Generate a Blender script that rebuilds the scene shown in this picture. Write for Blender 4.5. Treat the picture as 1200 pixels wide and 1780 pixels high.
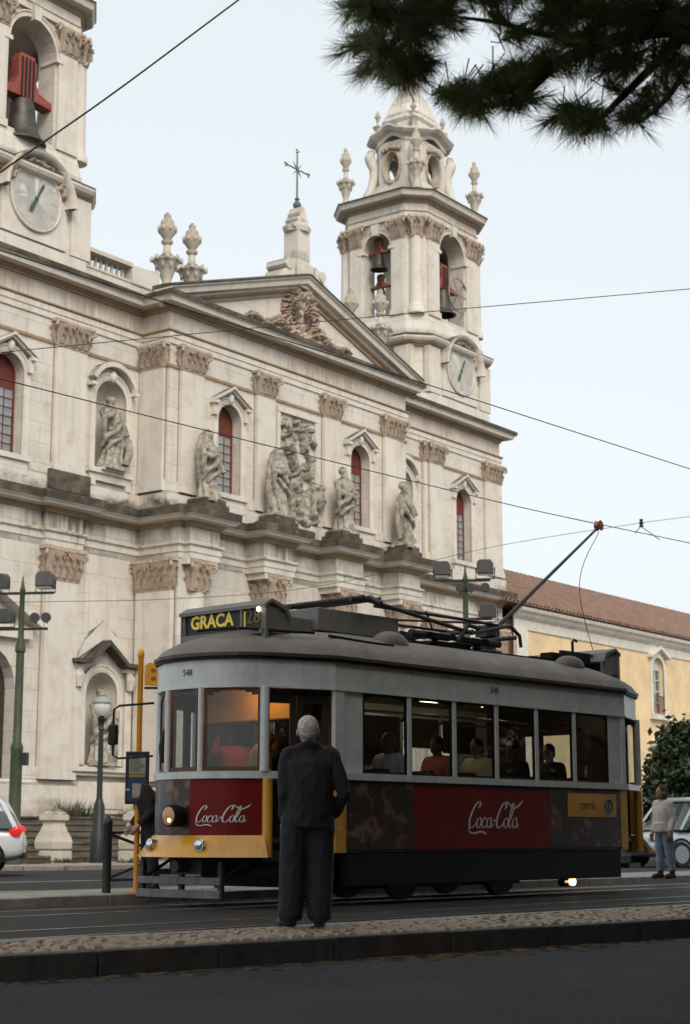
import bpy, bmesh, math, random
import numpy as np
from mathutils import Vector, Matrix, Quaternion

for o in list(bpy.data.objects):
    bpy.data.objects.remove(o, do_unlink=True)
scn = bpy.context.scene
col = scn.collection
rad = math.radians

# ---------------------------------------------------------------- camera
CAM_H = 0.8
F_PX, HOR = 2900.0, 1450.0
PITCH = math.atan((HOR - 890.0) / F_PX)
cam_d = bpy.data.cameras.new('camera')
cam = bpy.data.objects.new('camera', cam_d)
col.objects.link(cam)
cam.location = (0, 0, CAM_H)
cam.rotation_euler = (math.pi / 2 + PITCH, 0, 0)
cam_d.sensor_fit = 'VERTICAL'
cam_d.sensor_height = 36.0
cam_d.lens = F_PX / 1780.0 * 36.0
cam_d.clip_end = 3000
cam_d.dof.use_dof = True
cam_d.dof.focus_distance = 17.5
cam_d.dof.aperture_fstop = 3.2
scn.camera = cam

# ---------------------------------------------------------------- sky and sun
SUN_AZ, SUN_EL = rad(160), rad(42)      # azimuth clockwise from +Y
world = bpy.data.worlds.new('World')
scn.world = world
world.use_nodes = True
nt = world.node_tree
nt.nodes.clear()
sky = nt.nodes.new('ShaderNodeTexSky')
sky.sky_type = 'NISHITA'
sky.sun_disc = False
sky.sun_elevation = SUN_EL
sky.sun_rotation = SUN_AZ
sky.air_density = 1.0
sky.dust_density = 4.0
sky.ozone_density = 1.0
hsv = nt.nodes.new('ShaderNodeHueSaturation')
hsv.inputs['Saturation'].default_value = 0.32
bg = nt.nodes.new('ShaderNodeBackground')
bg.inputs['Strength'].default_value = 0.15
wo = nt.nodes.new('ShaderNodeOutputWorld')
nt.links.new(sky.outputs[0], hsv.inputs['Color'])
haze_mix = nt.nodes.new('ShaderNodeMix')          # thin even cloud over the clear sky
haze_mix.data_type = 'RGBA'
haze_mix.inputs['Factor'].default_value = 0.64
haze_mix.inputs['B'].default_value = (6.0, 6.5, 6.7, 1)
nt.links.new(hsv.outputs[0], haze_mix.inputs['A'])
nt.links.new(haze_mix.outputs['Result'], bg.inputs['Color'])
nt.links.new(bg.outputs[0], wo.inputs['Surface'])

sun_d = bpy.data.lights.new('sun', 'SUN')
sun_d.energy = 1.5
sun_d.angle = rad(30)
sun_d.color = (1.0, 0.90, 0.76)
sun = bpy.data.objects.new('sun', sun_d)
col.objects.link(sun)
sdir = Vector((math.sin(SUN_AZ) * math.cos(SUN_EL), math.cos(SUN_AZ) * math.cos(SUN_EL), math.sin(SUN_EL)))
sun.rotation_euler = sdir.to_track_quat('Z', 'Y').to_euler()

vs = scn.view_settings
vs.view_transform = 'Standard'
vs.look = 'None'
vs.gamma = 1.0
vs.exposure = 0.2
vs.use_curve_mapping = False
scn.render.engine = 'CYCLES'
scn.cycles.max_bounces = 6
scn.cycles.transparent_max_bounces = 12

# ---------------------------------------------------------------- helpers
def ray(x, y):
    a, b = (x - 600.0) / F_PX, (890.0 - y) / F_PX
    return Vector((a, math.cos(PITCH) - b * math.sin(PITCH), math.sin(PITCH) + b * math.cos(PITCH)))
def at(x, y, depth):
    d = ray(x, y)
    return Vector((0, 0, CAM_H)) + d * (depth / d.y)
def gnd(x, y, z=0.0):
    d = ray(x, y)
    return Vector((0, 0, CAM_H)) + d * ((z - CAM_H) / d.z)

class Frame:
    def __init__(s, ox, oy, deg):
        t = rad(deg)
        s.o = Vector((ox, oy, 0)); s.phi = math.pi / 2 - t
        s.ex = Vector((math.sin(t), math.cos(t), 0)); s.ey = Vector((-math.cos(t), math.sin(t), 0))
    def w(s, u, v, z=0.0):
        return s.o + s.ex * u + s.ey * v + Vector((0, 0, z))
CH = Frame(-6.39984, 52.8, 36.5)      # church: x along the facade, y into the building
TR = Frame(0.198065, 19.5, 42.2)      # tram: x towards its rear, y towards the church

class MB:
    def __init__(s):
        s.v = []; s.f = []
    def add(s, vs, fs):
        b = len(s.v)
        s.v.extend([tuple(p) for p in vs])
        s.f.extend([tuple(i + b for i in f) for f in fs])
        return s
    def box(s, x0, x1, y0, y1, z0, z1):
        if x0 > x1: x0, x1 = x1, x0
        if y0 > y1: y0, y1 = y1, y0
        if z0 > z1: z0, z1 = z1, z0
        return s.add([(x0,y0,z0),(x1,y0,z0),(x1,y1,z0),(x0,y1,z0),(x0,y0,z1),(x1,y0,z1),(x1,y1,z1),(x0,y1,z1)],
              [(0,3,2,1),(4,5,6,7),(0,1,5,4),(1,2,6,5),(2,3,7,6),(3,0,4,7)])
    def rbox(s, c, size, rot=None):
        hx, hy, hz = size[0]/2, size[1]/2, size[2]/2
        m = MB().box(-hx,hx,-hy,hy,-hz,hz)
        R = rot.to_matrix() if rot is not None else Matrix.Identity(3)
        return s.add([R @ Vector(p) + Vector(c) for p in m.v], m.f)
    def prism(s, poly, axis, c0, c1):
        n = len(poly)
        def P(a, b, c):
            return (c,a,b) if axis == 'x' else ((a,c,b) if axis == 'y' else (a,b,c))
        vs = [P(a,b,c0) for a,b in poly] + [P(a,b,c1) for a,b in poly]
        fs = [tuple(range(n)), tuple(range(2*n-1, n-1, -1))] + [(i, (i+1)%n, n+(i+1)%n, n+i) for i in range(n)]
        return s.add(vs, fs)
    def tube(s, pts, r, n=8, cap=True, closed=False):
        pts = [Vector(p) for p in pts]; N = len(pts)
        rr = r if isinstance(r, (list, tuple)) else [r]*N
        vs = []; fs = []; ref = None
        for i, p in enumerate(pts):
            if closed: d = pts[(i+1)%N] - pts[i-1]
            else: d = pts[min(i+1,N-1)] - pts[max(i-1,0)]
            d = d.normalized() if d.length > 1e-9 else Vector((0,0,1))
            if ref is None:
                ref = Vector((0,0,1)) if abs(d.z) < 0.9 else Vector((1,0,0))
            a = (ref - d * ref.dot(d))
            a = a.normalized() if a.length > 1e-6 else d.orthogonal().normalized()
            ref = a
            b = d.cross(a)
            for k in range(n):
                t = 2*math.pi*k/n
                vs.append(p + (a*math.cos(t) + b*math.sin(t)) * rr[i])
        M = N if closed else N-1
        for i in range(M):
            j = (i+1) % N
            for k in range(n):
                fs.append((i*n+k, i*n+(k+1)%n, j*n+(k+1)%n, j*n+k))
        if cap and not closed:
            fs.append(tuple(range(n-1,-1,-1))); fs.append(tuple((N-1)*n+k for k in range(n)))
        return s.add(vs, fs)
    def lathe(s, prof, c=(0,0,0), n=16, a0=0.0, a1=2*math.pi, sx=1.0, sy=1.0):
        full = abs(a1 - a0 - 2*math.pi) < 1e-6
        m = n if full else n+1
        vs = []; fs = []
        for (r, z) in prof:
            for k in range(m):
                t = a0 + (a1-a0)*k/n
                vs.append((c[0]+r*math.cos(t)*sx, c[1]+r*math.sin(t)*sy, c[2]+z))
        for i in range(len(prof)-1):
            for k in range(n):
                k2 = (k+1) % m
                fs.append((i*m+k, i*m+k2, (i+1)*m+k2, (i+1)*m+k))
        if full:
            if prof[0][0] > 1e-4: fs.append(tuple(range(m-1,-1,-1)))
            if prof[-1][0] > 1e-4: fs.append(tuple((len(prof)-1)*m+k for k in range(m)))
        return s.add(vs, fs)
    def ell(s, c, r, n=12, m=8, rot=None):
        if not isinstance(r, (tuple, list)): r = (r, r, r)
        R = rot.to_matrix() if rot is not None else Matrix.Identity(3)
        vs = []; fs = []
        for i in range(m+1):
            ph = math.pi*i/m
            for k in range(n):
                t = 2*math.pi*k/n
                vs.append(R @ Vector((r[0]*math.sin(ph)*math.cos(t), r[1]*math.sin(ph)*math.sin(t), -r[2]*math.cos(ph))) + Vector(c))
        for i in range(m):
            for k in range(n):
                k2 = (k+1) % n
                fs.append((i*n+k, i*n+k2, (i+1)*n+k2, (i+1)*n+k))
        return s.add(vs, fs)
    def sweep(s, path, prof, closed=False, zf=None):
        # path: plan polyline; prof: (offset to the right of travel, z); mitred corners
        N = len(path); nrm = []
        P = [Vector((p[0], p[1])) for p in path]
        for i in range(N):
            def en(a, b):
                d = (P[b]-P[a]).normalized(); return Vector((d.y, -d.x))
            if closed: n1, n2 = en(i-1, i), en(i, (i+1)%N)
            else:
                n1 = en(i-1, i) if i > 0 else en(0, 1)
                n2 = en(i, i+1) if i < N-1 else en(N-2, N-1)
            m = (n1+n2); m = m / max(1e-6, m.length)
            nrm.append(m / max(0.35, m.dot(n1)))
        k = len(prof); vs = []; fs = []
        for i in range(N):
            for (d, z) in prof:
                q = P[i] + nrm[i]*d
                vs.append((q.x, q.y, z + (zf(i) if zf else 0)))
        M = N if closed else N-1
        for i in range(M):
            j = (i+1) % N
            for a in range(k-1):
                fs.append((i*k+a, j*k+a, j*k+a+1, i*k+a+1))
        if not closed:
            fs.append(tuple(range(k))); fs.append(tuple((N-1)*k+a for a in range(k-1,-1,-1)))
        return s.add(vs, fs)
    def xf(s, fn):
        s.v = [tuple(fn(Vector(p))) for p in s.v]; return s
    def merge(s, o):
        return s.add(o.v, o.f)
    def mesh(s, name, smooth=None):
        me = bpy.data.meshes.new(name)
        me.from_pydata([tuple(p) for p in s.v], [], s.f)
        bm = bmesh.new(); bm.from_mesh(me)
        bmesh.ops.remove_doubles(bm, verts=bm.verts, dist=1e-5)
        bmesh.ops.recalc_face_normals(bm, faces=bm.faces)
        bm.to_mesh(me); bm.free()
        if smooth is not None:
            me.polygons.foreach_set('use_smooth', [True]*len(me.polygons))
            me.set_sharp_from_angle(angle=rad(smooth))
        me.update()
        return me
    def build(s, name, mat, parent=None, smooth=None, bevel=0.0):
        o = bpy.data.objects.new(name, s.mesh(name, smooth))
        return fin(o, mat, parent, bevel)

def fin(o, mat, parent=None, bevel=0.0):
    col.objects.link(o)
    if mat is not None and not o.data.materials:
        o.data.materials.append(mat)
    if parent is not None: o.parent = parent
    if bevel:
        b = o.modifiers.new('bevel', 'BEVEL'); b.width = bevel; b.segments = 2; b.limit_method = 'ANGLE'; b.angle_limit = rad(40)
    return o
def inst(name, me, parent=None, loc=None, rot=None, scale=None):
    o = bpy.data.objects.new(name, me); col.objects.link(o)
    if parent is not None: o.parent = parent
    if loc is not None: o.location = loc
    if rot is not None: o.rotation_euler = rot
    if scale is not None: o.scale = scale
    return o
def tag(o, label=None, cat=None, group=None, kind=None):
    if label: o['label'] = label
    if cat: o['category'] = cat
    if group: o['group'] = group
    if kind: o['kind'] = kind
    return o
def empty(name, loc=(0,0,0), rz=0.0):
    o = bpy.data.objects.new(name, None); col.objects.link(o)
    o.empty_display_size = 0.2
    o.location = loc; o.rotation_euler = (0,0,rz)
    return o
def remesh(mb, name, voxel, smooth_it=2, fac=0.5):
    me = bpy.data.meshes.new(name+'_src'); me.from_pydata([tuple(p) for p in mb.v], [], mb.f)
    o = bpy.data.objects.new(name+'_tmp', me); col.objects.link(o)
    m = o.modifiers.new('r', 'REMESH'); m.mode = 'VOXEL'; m.voxel_size = voxel
    if smooth_it:
        sm = o.modifiers.new('s', 'SMOOTH'); sm.iterations = smooth_it; sm.factor = fac
    dg = bpy.context.evaluated_depsgraph_get()
    res = bpy.data.meshes.new_from_object(o.evaluated_get(dg))
    res.name = name
    bpy.data.objects.remove(o, do_unlink=True); bpy.data.meshes.remove(me)
    res.polygons.foreach_set('use_smooth', [True]*len(res.polygons))
    return res
def text_mesh(body, size, extrude=0.004, name='lettering', bold=0.0, align='CENTER'):
    c = bpy.data.curves.new(name, 'FONT'); c.body = body; c.size = size; c.extrude = extrude
    c.offset = bold; c.align_x = align; c.align_y = 'CENTER'; c.resolution_u = 3
    o = bpy.data.objects.new(name+'_tmp', c); col.objects.link(o)
    dg = bpy.context.evaluated_depsgraph_get()
    me = bpy.data.meshes.new_from_object(o.evaluated_get(dg)); me.name = name
    bpy.data.objects.remove(o, do_unlink=True)
    return me
def catmull(pts, n=8):
    out = []
    P = [Vector(p) for p in pts]
    for i in range(len(P)-1):
        p0 = P[max(i-1,0)]; p1 = P[i]; p2 = P[i+1]; p3 = P[min(i+2,len(P)-1)]
        for k in range(n):
            t = k/n
            out.append(0.5*((2*p1)+(p2-p0)*t+(2*p0-5*p1+4*p2-p3)*t*t+(3*p1-p0-3*p2+p3)*t*t*t))
    out.append(P[-1]); return out

# ---------------------------------------------------------------- materials
MATS = {}
def mat(name, color, rough=0.7, metal=0.0, var=0.0, vscale=3.0, color2=None, bump=0.0, bscale=20.0, spec=0.5, emis=None, estr=0.0, coat=0.0, rvar=0.0, speck=0.0, streak=0.0):
    if name in MATS: return MATS[name]
    m = bpy.data.materials.new(name); m.use_nodes = True
    t = m.node_tree; b = t.nodes['Principled BSDF']
    b.inputs['Base Color'].default_value = (*color, 1)
    b.inputs['Roughness'].default_value = rough
    b.inputs['Metallic'].default_value = metal
    b.inputs['Specular IOR Level'].default_value = spec
    if coat: b.inputs['Coat Weight'].default_value = coat
    if emis is not None:
        b.inputs['Emission Color'].default_value = (*emis, 1); b.inputs['Emission Strength'].default_value = estr
    tc = t.nodes.new('ShaderNodeTexCoord')
    if var or color2:
        nz = t.nodes.new('ShaderNodeTexNoise'); nz.inputs['Scale'].default_value = vscale; nz.inputs['Detail'].default_value = 6; nz.inputs['Roughness'].default_value = 0.65
        t.links.new(tc.outputs['Object'], nz.inputs['Vector'])
        r = t.nodes.new('ShaderNodeValToRGB')
        c2 = color2 if color2 else tuple(c*(1-var) for c in color)
        r.color_ramp.elements[0].position = 0.32; r.color_ramp.elements[1].position = 0.68
        r.color_ramp.elements[0].color = (*c2, 1)
        r.color_ramp.elements[1].color = (*[min(1,c*(1+var*0.4)) for c in color], 1)
        t.links.new(nz.outputs['Fac'], r.inputs['Fac']); cout = r.outputs['Color']
        def over(fac_out, c, amount):
            mp_ = t.nodes.new('ShaderNodeMapRange'); mp_.inputs['From Min'].default_value = .52; mp_.inputs['From Max'].default_value = .75; mp_.inputs['To Max'].default_value = amount
            t.links.new(fac_out, mp_.inputs['Value']); mx_ = t.nodes.new('ShaderNodeMix'); mx_.data_type = 'RGBA'
            t.links.new(mp_.outputs['Result'], mx_.inputs['Factor']); t.links.new(cout, mx_.inputs['A']); mx_.inputs['B'].default_value = (*c, 1); return mx_.outputs['Result']
        if speck:
            ns = t.nodes.new('ShaderNodeTexNoise'); ns.inputs['Scale'].default_value = 75; ns.inputs['Detail'].default_value = 3; t.links.new(tc.outputs['Object'], ns.inputs['Vector'])
            cout = over(ns.outputs['Fac'], tuple(min(1, c*5) for c in color), speck)
        if streak:
            mpg = t.nodes.new('ShaderNodeMapping'); mpg.inputs['Scale'].default_value = (9,9,.7); t.links.new(tc.outputs['Object'], mpg.inputs['Vector'])
            ns = t.nodes.new('ShaderNodeTexNoise'); ns.inputs['Scale'].default_value = 1; ns.inputs['Detail'].default_value = 6; ns.inputs['Roughness'].default_value = .7; t.links.new(mpg.outputs[0], ns.inputs['Vector'])
            cout = over(ns.outputs['Fac'], (.10,.085,.07), streak)
        t.links.new(cout, b.inputs['Base Color'])
        if rvar:
            mr = t.nodes.new('ShaderNodeMapRange'); mr.inputs['To Min'].default_value = rough-rvar; mr.inputs['To Max'].default_value = rough+rvar
            t.links.new(nz.outputs['Fac'], mr.inputs['Value']); t.links.new(mr.outputs['Result'], b.inputs['Roughness'])
    if bump:
        n2 = t.nodes.new('ShaderNodeTexNoise'); n2.inputs['Scale'].default_value = bscale; n2.inputs['Detail'].default_value = 5
        t.links.new(tc.outputs['Object'], n2.inputs['Vector'])
        bp = t.nodes.new('ShaderNodeBump'); bp.inputs['Strength'].default_value = bump; bp.inputs['Distance'].default_value = 0.02
        t.links.new(n2.outputs['Fac'], bp.inputs['Height']); t.links.new(bp.outputs['Normal'], b.inputs['Normal'])
    MATS[name] = m
    return m

def stone_mat(name, base, brown, grime_amt=0.5, joints=True, top=True, dark=(0.055,0.047,0.038), bare=0.0, ledges=False, bscale=1.3):
    """limestone: blotches, rusty streaks, thin ashlar joints, black lichen on upward faces and in patches"""
    m = bpy.data.materials.new(name); m.use_nodes = True
    t = m.node_tree; b = t.nodes['Principled BSDF']; L = t.links.new; N = t.nodes.new
    b.inputs['Roughness'].default_value = 0.85; b.inputs['Specular IOR Level'].default_value = 0.25
    tc = N('ShaderNodeTexCoord')
    def noise(scale, detail=5, rough=0.6, sc=(1,1,1)):
        mp = N('ShaderNodeMapping'); mp.inputs['Scale'].default_value = sc
        L(tc.outputs['Object'], mp.inputs['Vector'])
        n = N('ShaderNodeTexNoise'); n.inputs['Scale'].default_value = scale; n.inputs['Detail'].default_value = detail; n.inputs['Roughness'].default_value = rough
        L(mp.outputs['Vector'], n.inputs['Vector']); return n.outputs['Fac']
    def rng(x, a, bb, c=0.0, d=1.0):
        r = N('ShaderNodeMapRange'); r.inputs['From Min'].default_value = a; r.inputs['From Max'].default_value = bb
        r.inputs['To Min'].default_value = c; r.inputs['To Max'].default_value = d; L(x, r.inputs['Value']); return r.outputs['Result']
    def mix(f, a, bb):
        x = N('ShaderNodeMix'); x.data_type = 'RGBA'
        L(f, x.inputs['Factor'])
        if isinstance(a, tuple): x.inputs['A'].default_value = (*a, 1)
        else: L(a, x.inputs['A'])
        if isinstance(bb, tuple): x.inputs['B'].default_value = (*bb, 1)
        else: L(bb, x.inputs['B'])
        return x.outputs['Result']
    def mul(a, bb):
        x = N('ShaderNodeMath'); x.operation = 'MULTIPLY'; L(a, x.inputs[0])
        if isinstance(bb, float): x.inputs[1].default_value = bb
        else: L(bb, x.inputs[1])
        return x.outputs[0]
    c = mix(rng(noise(0.55), 0.35, 0.65), tuple(x*0.9 for x in base), base)
    c = mix(mul(rng(noise(1.7, 7), 0.5, 0.72), 0.35), c, brown)
    c = mix(mul(rng(noise(1.0, 6, 0.7, (3.2,3.2,0.22)), 0.53, 0.75), grime_amt*0.6), c, brown)            # vertical run-off streaks
    c = mix(mul(rng(noise(1.0, 7, 0.75, (5.0,5.0,0.5)), 0.6, 0.8), grime_amt*0.75), c, tuple(x*0.42 for x in brown))
    if joints:
        br = N('ShaderNodeTexBrick')
        sx = N('ShaderNodeSeparateXYZ'); L(tc.outputs['Object'], sx.inputs[0])
        ad = N('ShaderNodeMath'); ad.operation = 'ADD'; L(sx.outputs['X'], ad.inputs[0]); L(sx.outputs['Y'], ad.inputs[1])
        cb = N('ShaderNodeCombineXYZ'); L(ad.outputs[0], cb.inputs['X']); L(sx.outputs['Z'], cb.inputs['Y'])
        L(cb.outputs[0], br.inputs['Vector'])
        br.inputs['Scale'].default_value = 1.0; br.inputs['Brick Width'].default_value = 1.35; br.inputs['Row Height'].default_value = 0.62
        br.inputs['Mortar Size'].default_value = 0.011; br.inputs['Mortar Smooth'].default_value = 0.3
        br.inputs['Color1'].default_value = (1,1,1,1); br.inputs['Color2'].default_value = (0.93,0.925,0.915,1); br.inputs['Mortar'].default_value = (0.60,0.52,0.43,1)
        mm = N('ShaderNodeMix'); mm.data_type = 'RGBA'; mm.blend_type = 'MULTIPLY'; mm.inputs['Factor'].default_value = 0.75
        L(c, mm.inputs['A']); L(br.outputs['Color'], mm.inputs['B']); c = mm.outputs['Result']
    if ledges:
        # black crust and run-off stains that have built up round the ledges over the years
        sz = N('ShaderNodeSeparateXYZ'); L(tc.outputs['Object'], sz.inputs[0]); Zc = sz.outputs['Z']
        def add_(a, bb):
            x = N('ShaderNodeMath'); x.operation = 'ADD'; L(a, x.inputs[0])
            if isinstance(bb, float): x.inputs[1].default_value = bb
            else: L(bb, x.inputs[1])
            return x.outputs[0]
        patchy = rng(noise(.42, 4), .40, .60, .12, 1.0); crust = noise(0.9, 8, .75, (1,1,1.6)); run = noise(1.0, 7, .72, (4.5,4.5,.28)); run2 = noise(1.3, 6, .7, (7,7,.35))
        for z0, z1, dirn, n_, col_, amt, cut in ((10.9,12.1,-1,crust,(.05,.04,.03),.9,1.02),(8.7,10.4,1,run,(.10,.07,.045),.85,.98),(15.2,17.5,1,run2,brown,.7,1.0),(19.4,20.6,1,run,brown,.6,1.02),(24.9,27.0,1,run2,brown,.6,1.0),(1.2,3.4,-1,crust,(.16,.11,.075),.8,1.06),(21.0,21.9,-1,crust,(.16,.12,.085),.7,1.05)):
            lo = rng(Zc, z0, z1, 0.0 if dirn > 0 else 1.0, 1.0 if dirn > 0 else 0.0)
            inside = mul(rng(Zc, z0-.02, z0+.02), rng(Zc, z1+.02, z1-.02))
            m_ = mul(mul(rng(add_(mul(lo, .62), n_), cut-.12, cut+.06), inside), amt)
            m_ = mul(m_, patchy)
            c = mix(m_, c, col_)
    if top:
        g = N('ShaderNodeNewGeometry'); s2 = N('ShaderNodeSeparateXYZ'); L(g.outputs['Normal'], s2.inputs[0])
        up = rng(s2.outputs['Z'], 0.25, 0.75)
        c = mix(mul(mul(up, rng(noise(2.2, 6, 0.7), 0.28, 0.5)), 0.9), c, dark)
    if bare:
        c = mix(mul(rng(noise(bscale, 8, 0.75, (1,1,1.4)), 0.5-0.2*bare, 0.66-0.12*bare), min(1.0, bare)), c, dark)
    L(c, b.inputs['Base Color'])
    bp = N('ShaderNodeBump'); bp.inputs['Strength'].default_value = 0.35; bp.inputs['Distance'].default_value = 0.03
    L(noise(14, 6), bp.inputs['Height']); L(bp.outputs['Normal'], b.inputs['Normal'])
    MATS[name] = m
    return m

STONE = stone_mat('limestone', (0.74,0.69,0.615), (0.40,0.28,0.18), 0.65, ledges=True)
STONE_T = stone_mat('limestone_trim', (0.75,0.69,0.61), (0.40,0.28,0.18), 0.7, joints=False, ledges=True)
STONE_C = stone_mat('limestone_carved', (0.58,0.465,0.36), (0.30,0.19,0.115), 0.9, joints=False, bare=0.35, dark=(0.13,0.075,0.04), bscale=4.0)  # dark patches paint in the shaded voids of the carving
STONE_D = stone_mat('limestone_lichen', (0.23,0.185,0.135), (0.10,0.072,0.048), 1.0, joints=False, bare=0.9)
STONE_B = stone_mat('limestone_stained_shaded', (0.40,0.29,0.19), (0.22,0.135,0.07), 0.9, joints=False, bare=0.25, dark=(0.11,0.07,0.04))  # brown stain, with the shade under the mouldings put into the colour
STONE_ST = stone_mat('worn_step_stone', (0.21,0.18,0.14), (0.12,0.09,0.06), 0.9, joints=False, bare=0.6)
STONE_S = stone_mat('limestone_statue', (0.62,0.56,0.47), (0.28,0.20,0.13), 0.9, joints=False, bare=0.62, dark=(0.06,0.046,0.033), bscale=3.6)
STONE_U = stone_mat('limestone_urn', (0.66,0.59,0.49), (0.34,0.26,0.18), 0.6, joints=False, bare=0.15, dark=(0.12,0.10,0.08))
RED_PAINT = mat('red_oxide_paint', (0.17,0.035,0.020), 0.55, var=0.3, vscale=5)
GLASS_DULL = mat('window_glass', (0.30,0.33,0.35), 0.12, var=0.35, vscale=1.2, spec=0.8)
BRONZE = mat('bell_bronze', (0.085,0.075,0.06), 0.5, metal=0.6, var=0.4, vscale=4)
BELL_WOOD = mat('bell_yoke_red', (0.30,0.065,0.045), 0.6, var=0.35, vscale=4)
IRON_DK = mat('dark_iron', (0.02,0.02,0.02), 0.5, metal=0.4)
VERDIGRIS = mat('verdigris', (0.13,0.21,0.17), 0.6, var=0.4, vscale=8)

# ================================================================ GROUND
ASPHALT = mat('asphalt', (0.029,0.029,0.030), 0.85, var=0.45, vscale=.8, color2=(0.013,0.013,0.0135), bump=.8, bscale=130.0, spec=0.2, speck=.9, rvar=.05)
ASPHALT2 = mat('asphalt_track', (0.036,0.033,0.031), 0.68, var=0.5, vscale=0.9, color2=(0.016,0.0145,0.0135), bump=0.8, bscale=90.0, spec=.15, speck=.5, rvar=.1)
PAVE = mat('limestone_paving', (0.30,0.27,0.23), 0.75, var=0.4, vscale=2.5, bump=0.6, bscale=30.0)
SETT = mat('granite_sett', (0.33,0.24,0.165), 0.62, var=0.45, vscale=9.0, bump=0.5, bscale=60.0)
GROUT = mat('sand_joint', (0.050,0.042,0.035), 0.9, var=0.3, vscale=20)
KERB = mat('granite_kerb', (0.24,0.21,0.18), 0.6, var=0.4, vscale=6.0, bump=0.4, bscale=40.0)
KERB_SHADED = mat('shaded_dirty_kerb', (0.05,0.042,0.035), .8, var=.5, vscale=5.0, bump=.5, bscale=30.0)  # dirt and the shade on the kerb face put into one dark colour
STEEL = mat('rail_steel', (0.42,0.40,0.37), 0.28, metal=0.9, var=0.3, vscale=8)
PAINT_W = mat('road_paint', (0.42,0.42,0.40), 0.6, var=0.5, vscale=3)

def sheet(name, pts, z, m):
    mb = MB(); mb.add([(p[0], p[1], z) for p in pts], [tuple(range(len(pts)))])
    o = mb.build(name, m); return tag(o, kind='structure')
sheet('ground', [(-900,-600),(900,-600),(900,1500),(-900,1500)], -0.16, ASPHALT2)

def line_ext(p, q, a, b):
    d = (q - p).normalized(); return p - d*a, q + d*b
nl, nr = line_ext(gnd(10,1660,.08), gnd(1190,1597,.08), 14, 14)      # near edge of the island
fl, fr = line_ext(gnd(10,1635,.08), gnd(1190,1572,.08), 14, 12)      # far edge
sheet('road', [(-60,-40),(60,-40),(60,nr.y+30),(nr.x,nr.y),(nl.x,nl.y),(-60,nl.y-20)], -0.08, ASPHALT)
# track road: from the island to the far platform and beyond
tA, tB = TR.w(-45,2.45), TR.w(60,2.45)
sheet('tram_road', [(fl.x,fl.y),(fr.x,fr.y),(fr.x+30,fr.y+28),(tB.x,tB.y),(tA.x,tA.y),(fl.x-22,fl.y-24)], 0.0, ASPHALT2)
qA, qB, qC, qD = TR.w(-45,4.35), TR.w(60,4.35), TR.w(60,60), TR.w(-45,60)
sheet('far_road', [qA,qB,qC,qD], 0.004, ASPHALT)

# rails, two tracks (0.9 m gauge), laid flush
def rail(y, s0=-45, s1=60, name='tram_rail'):
    mb = MB()
    mb.box(s0, s1, y-0.028, y+0.028, -0.02, 0.009)
    o = mb.build(name, STEEL); o.location = TR.o; o.rotation_euler = (0,0,TR.phi); return tag(o, kind='structure')
for y in (1.2-.45, 1.2+.45, -1.75-.45, -1.75+.45): rail(y)
def joint(y0, y1, name):
    mb = MB(); mb.box(-45, 60, y0, y1, -0.02, 0.004); o = mb.build(name, GROUT); o.location = TR.o; o.rotation_euler = (0,0,TR.phi); tag(o, kind='structure')
for y in (1.2-.45, 1.2+.45, -1.75-.45, -1.75+.45): joint(y+0.03, y+0.085, 'rail_groove')

# near island: kerbstones and granite setts
isl = empty('traffic_island', (0,0,0)); tag(isl, kind='structure')
_in = Vector((-(nr-nl).normalized().y,(nr-nl).normalized().x,0)); mb = MB(); base = [nl+_in*.05, nr+_in*.05, fr-_in*.05, fl-_in*.05]
mb.prism([(p.x,p.y) for p in base], 'z', -0.15, 0.045); mb.build('island_bed', GROUT, isl)
rng = random.Random(5)
def kerb_row(p, q, inward, width, ztop, zbot, step, parent, name='kerbstone', m=KERB, seed=1, top_j=0.006):
    d = (q-p); Lk = d.length; d.normalize(); nrm = Vector((-d.y, d.x, 0)) * inward
    r = random.Random(seed); x = 0.0
    while x < Lk - 0.05:
        w = min(step*r.uniform(0.8,1.2), Lk-x)
        a = p + d*(x+0.006); b2 = p + d*(x+w-0.006); off = r.uniform(-0.006,0.006)
        z1 = ztop + r.uniform(-top_j,top_j)
        c = [a+nrm*off, b2+nrm*off, b2+nrm*width, a+nrm*width]
        m2 = MB(); m2.prism([(k.x,k.y) for k in c], 'z', zbot, z1)
        m2.build(name, m, parent, bevel=0.012)
        x += w
kerb_row(nl, nr, 1, 0.16, 0.075, -0.15, 1.0, isl, seed=3, m=KERB_SHADED)
kerb_row(fl, fr, -1, 0.13, 0.085, -0.05, 1.0, isl, seed=4)
# setts: rows that wave across the strip
sett_meshes = []
for i in range(5):
    r = random.Random(40+i); h = 0.052; m3 = MB()
    def pt(x, y, z, k): return (x*k + r.uniform(-.004,.004), y*k + r.uniform(-.004,.004), z + r.uniform(-.003,.003))
    lo = [pt(x,y,-0.04,1.0) for x,y in ((-h,-h),(h,-h),(h,h),(-h,h))]
    mi = [pt(x,y,-0.004,0.93) for x,y in ((-h,-h),(h,-h),(h,h),(-h,h))]
    hi = [pt(x,y,0.018,0.60) for x,y in ((-h,-h),(h,-h),(h,h),(-h,h))]
    fs = [(8,9,10,11)]
    for a in (0,4):
        for k in range(4): fs.append((a+k, a+(k+1)%4, a+4+(k+1)%4, a+4+k))
    m3.add(lo+mi+hi, fs); me = m3.mesh('sett', 60); me.materials.append(SETT); sett_meshes.append(me)
d_isl = (nr-nl).normalized(); n_isl = Vector((-d_isl.y, d_isl.x, 0))
cands = []
Ltot = (nr-nl).length
pitch = 0.118
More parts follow.
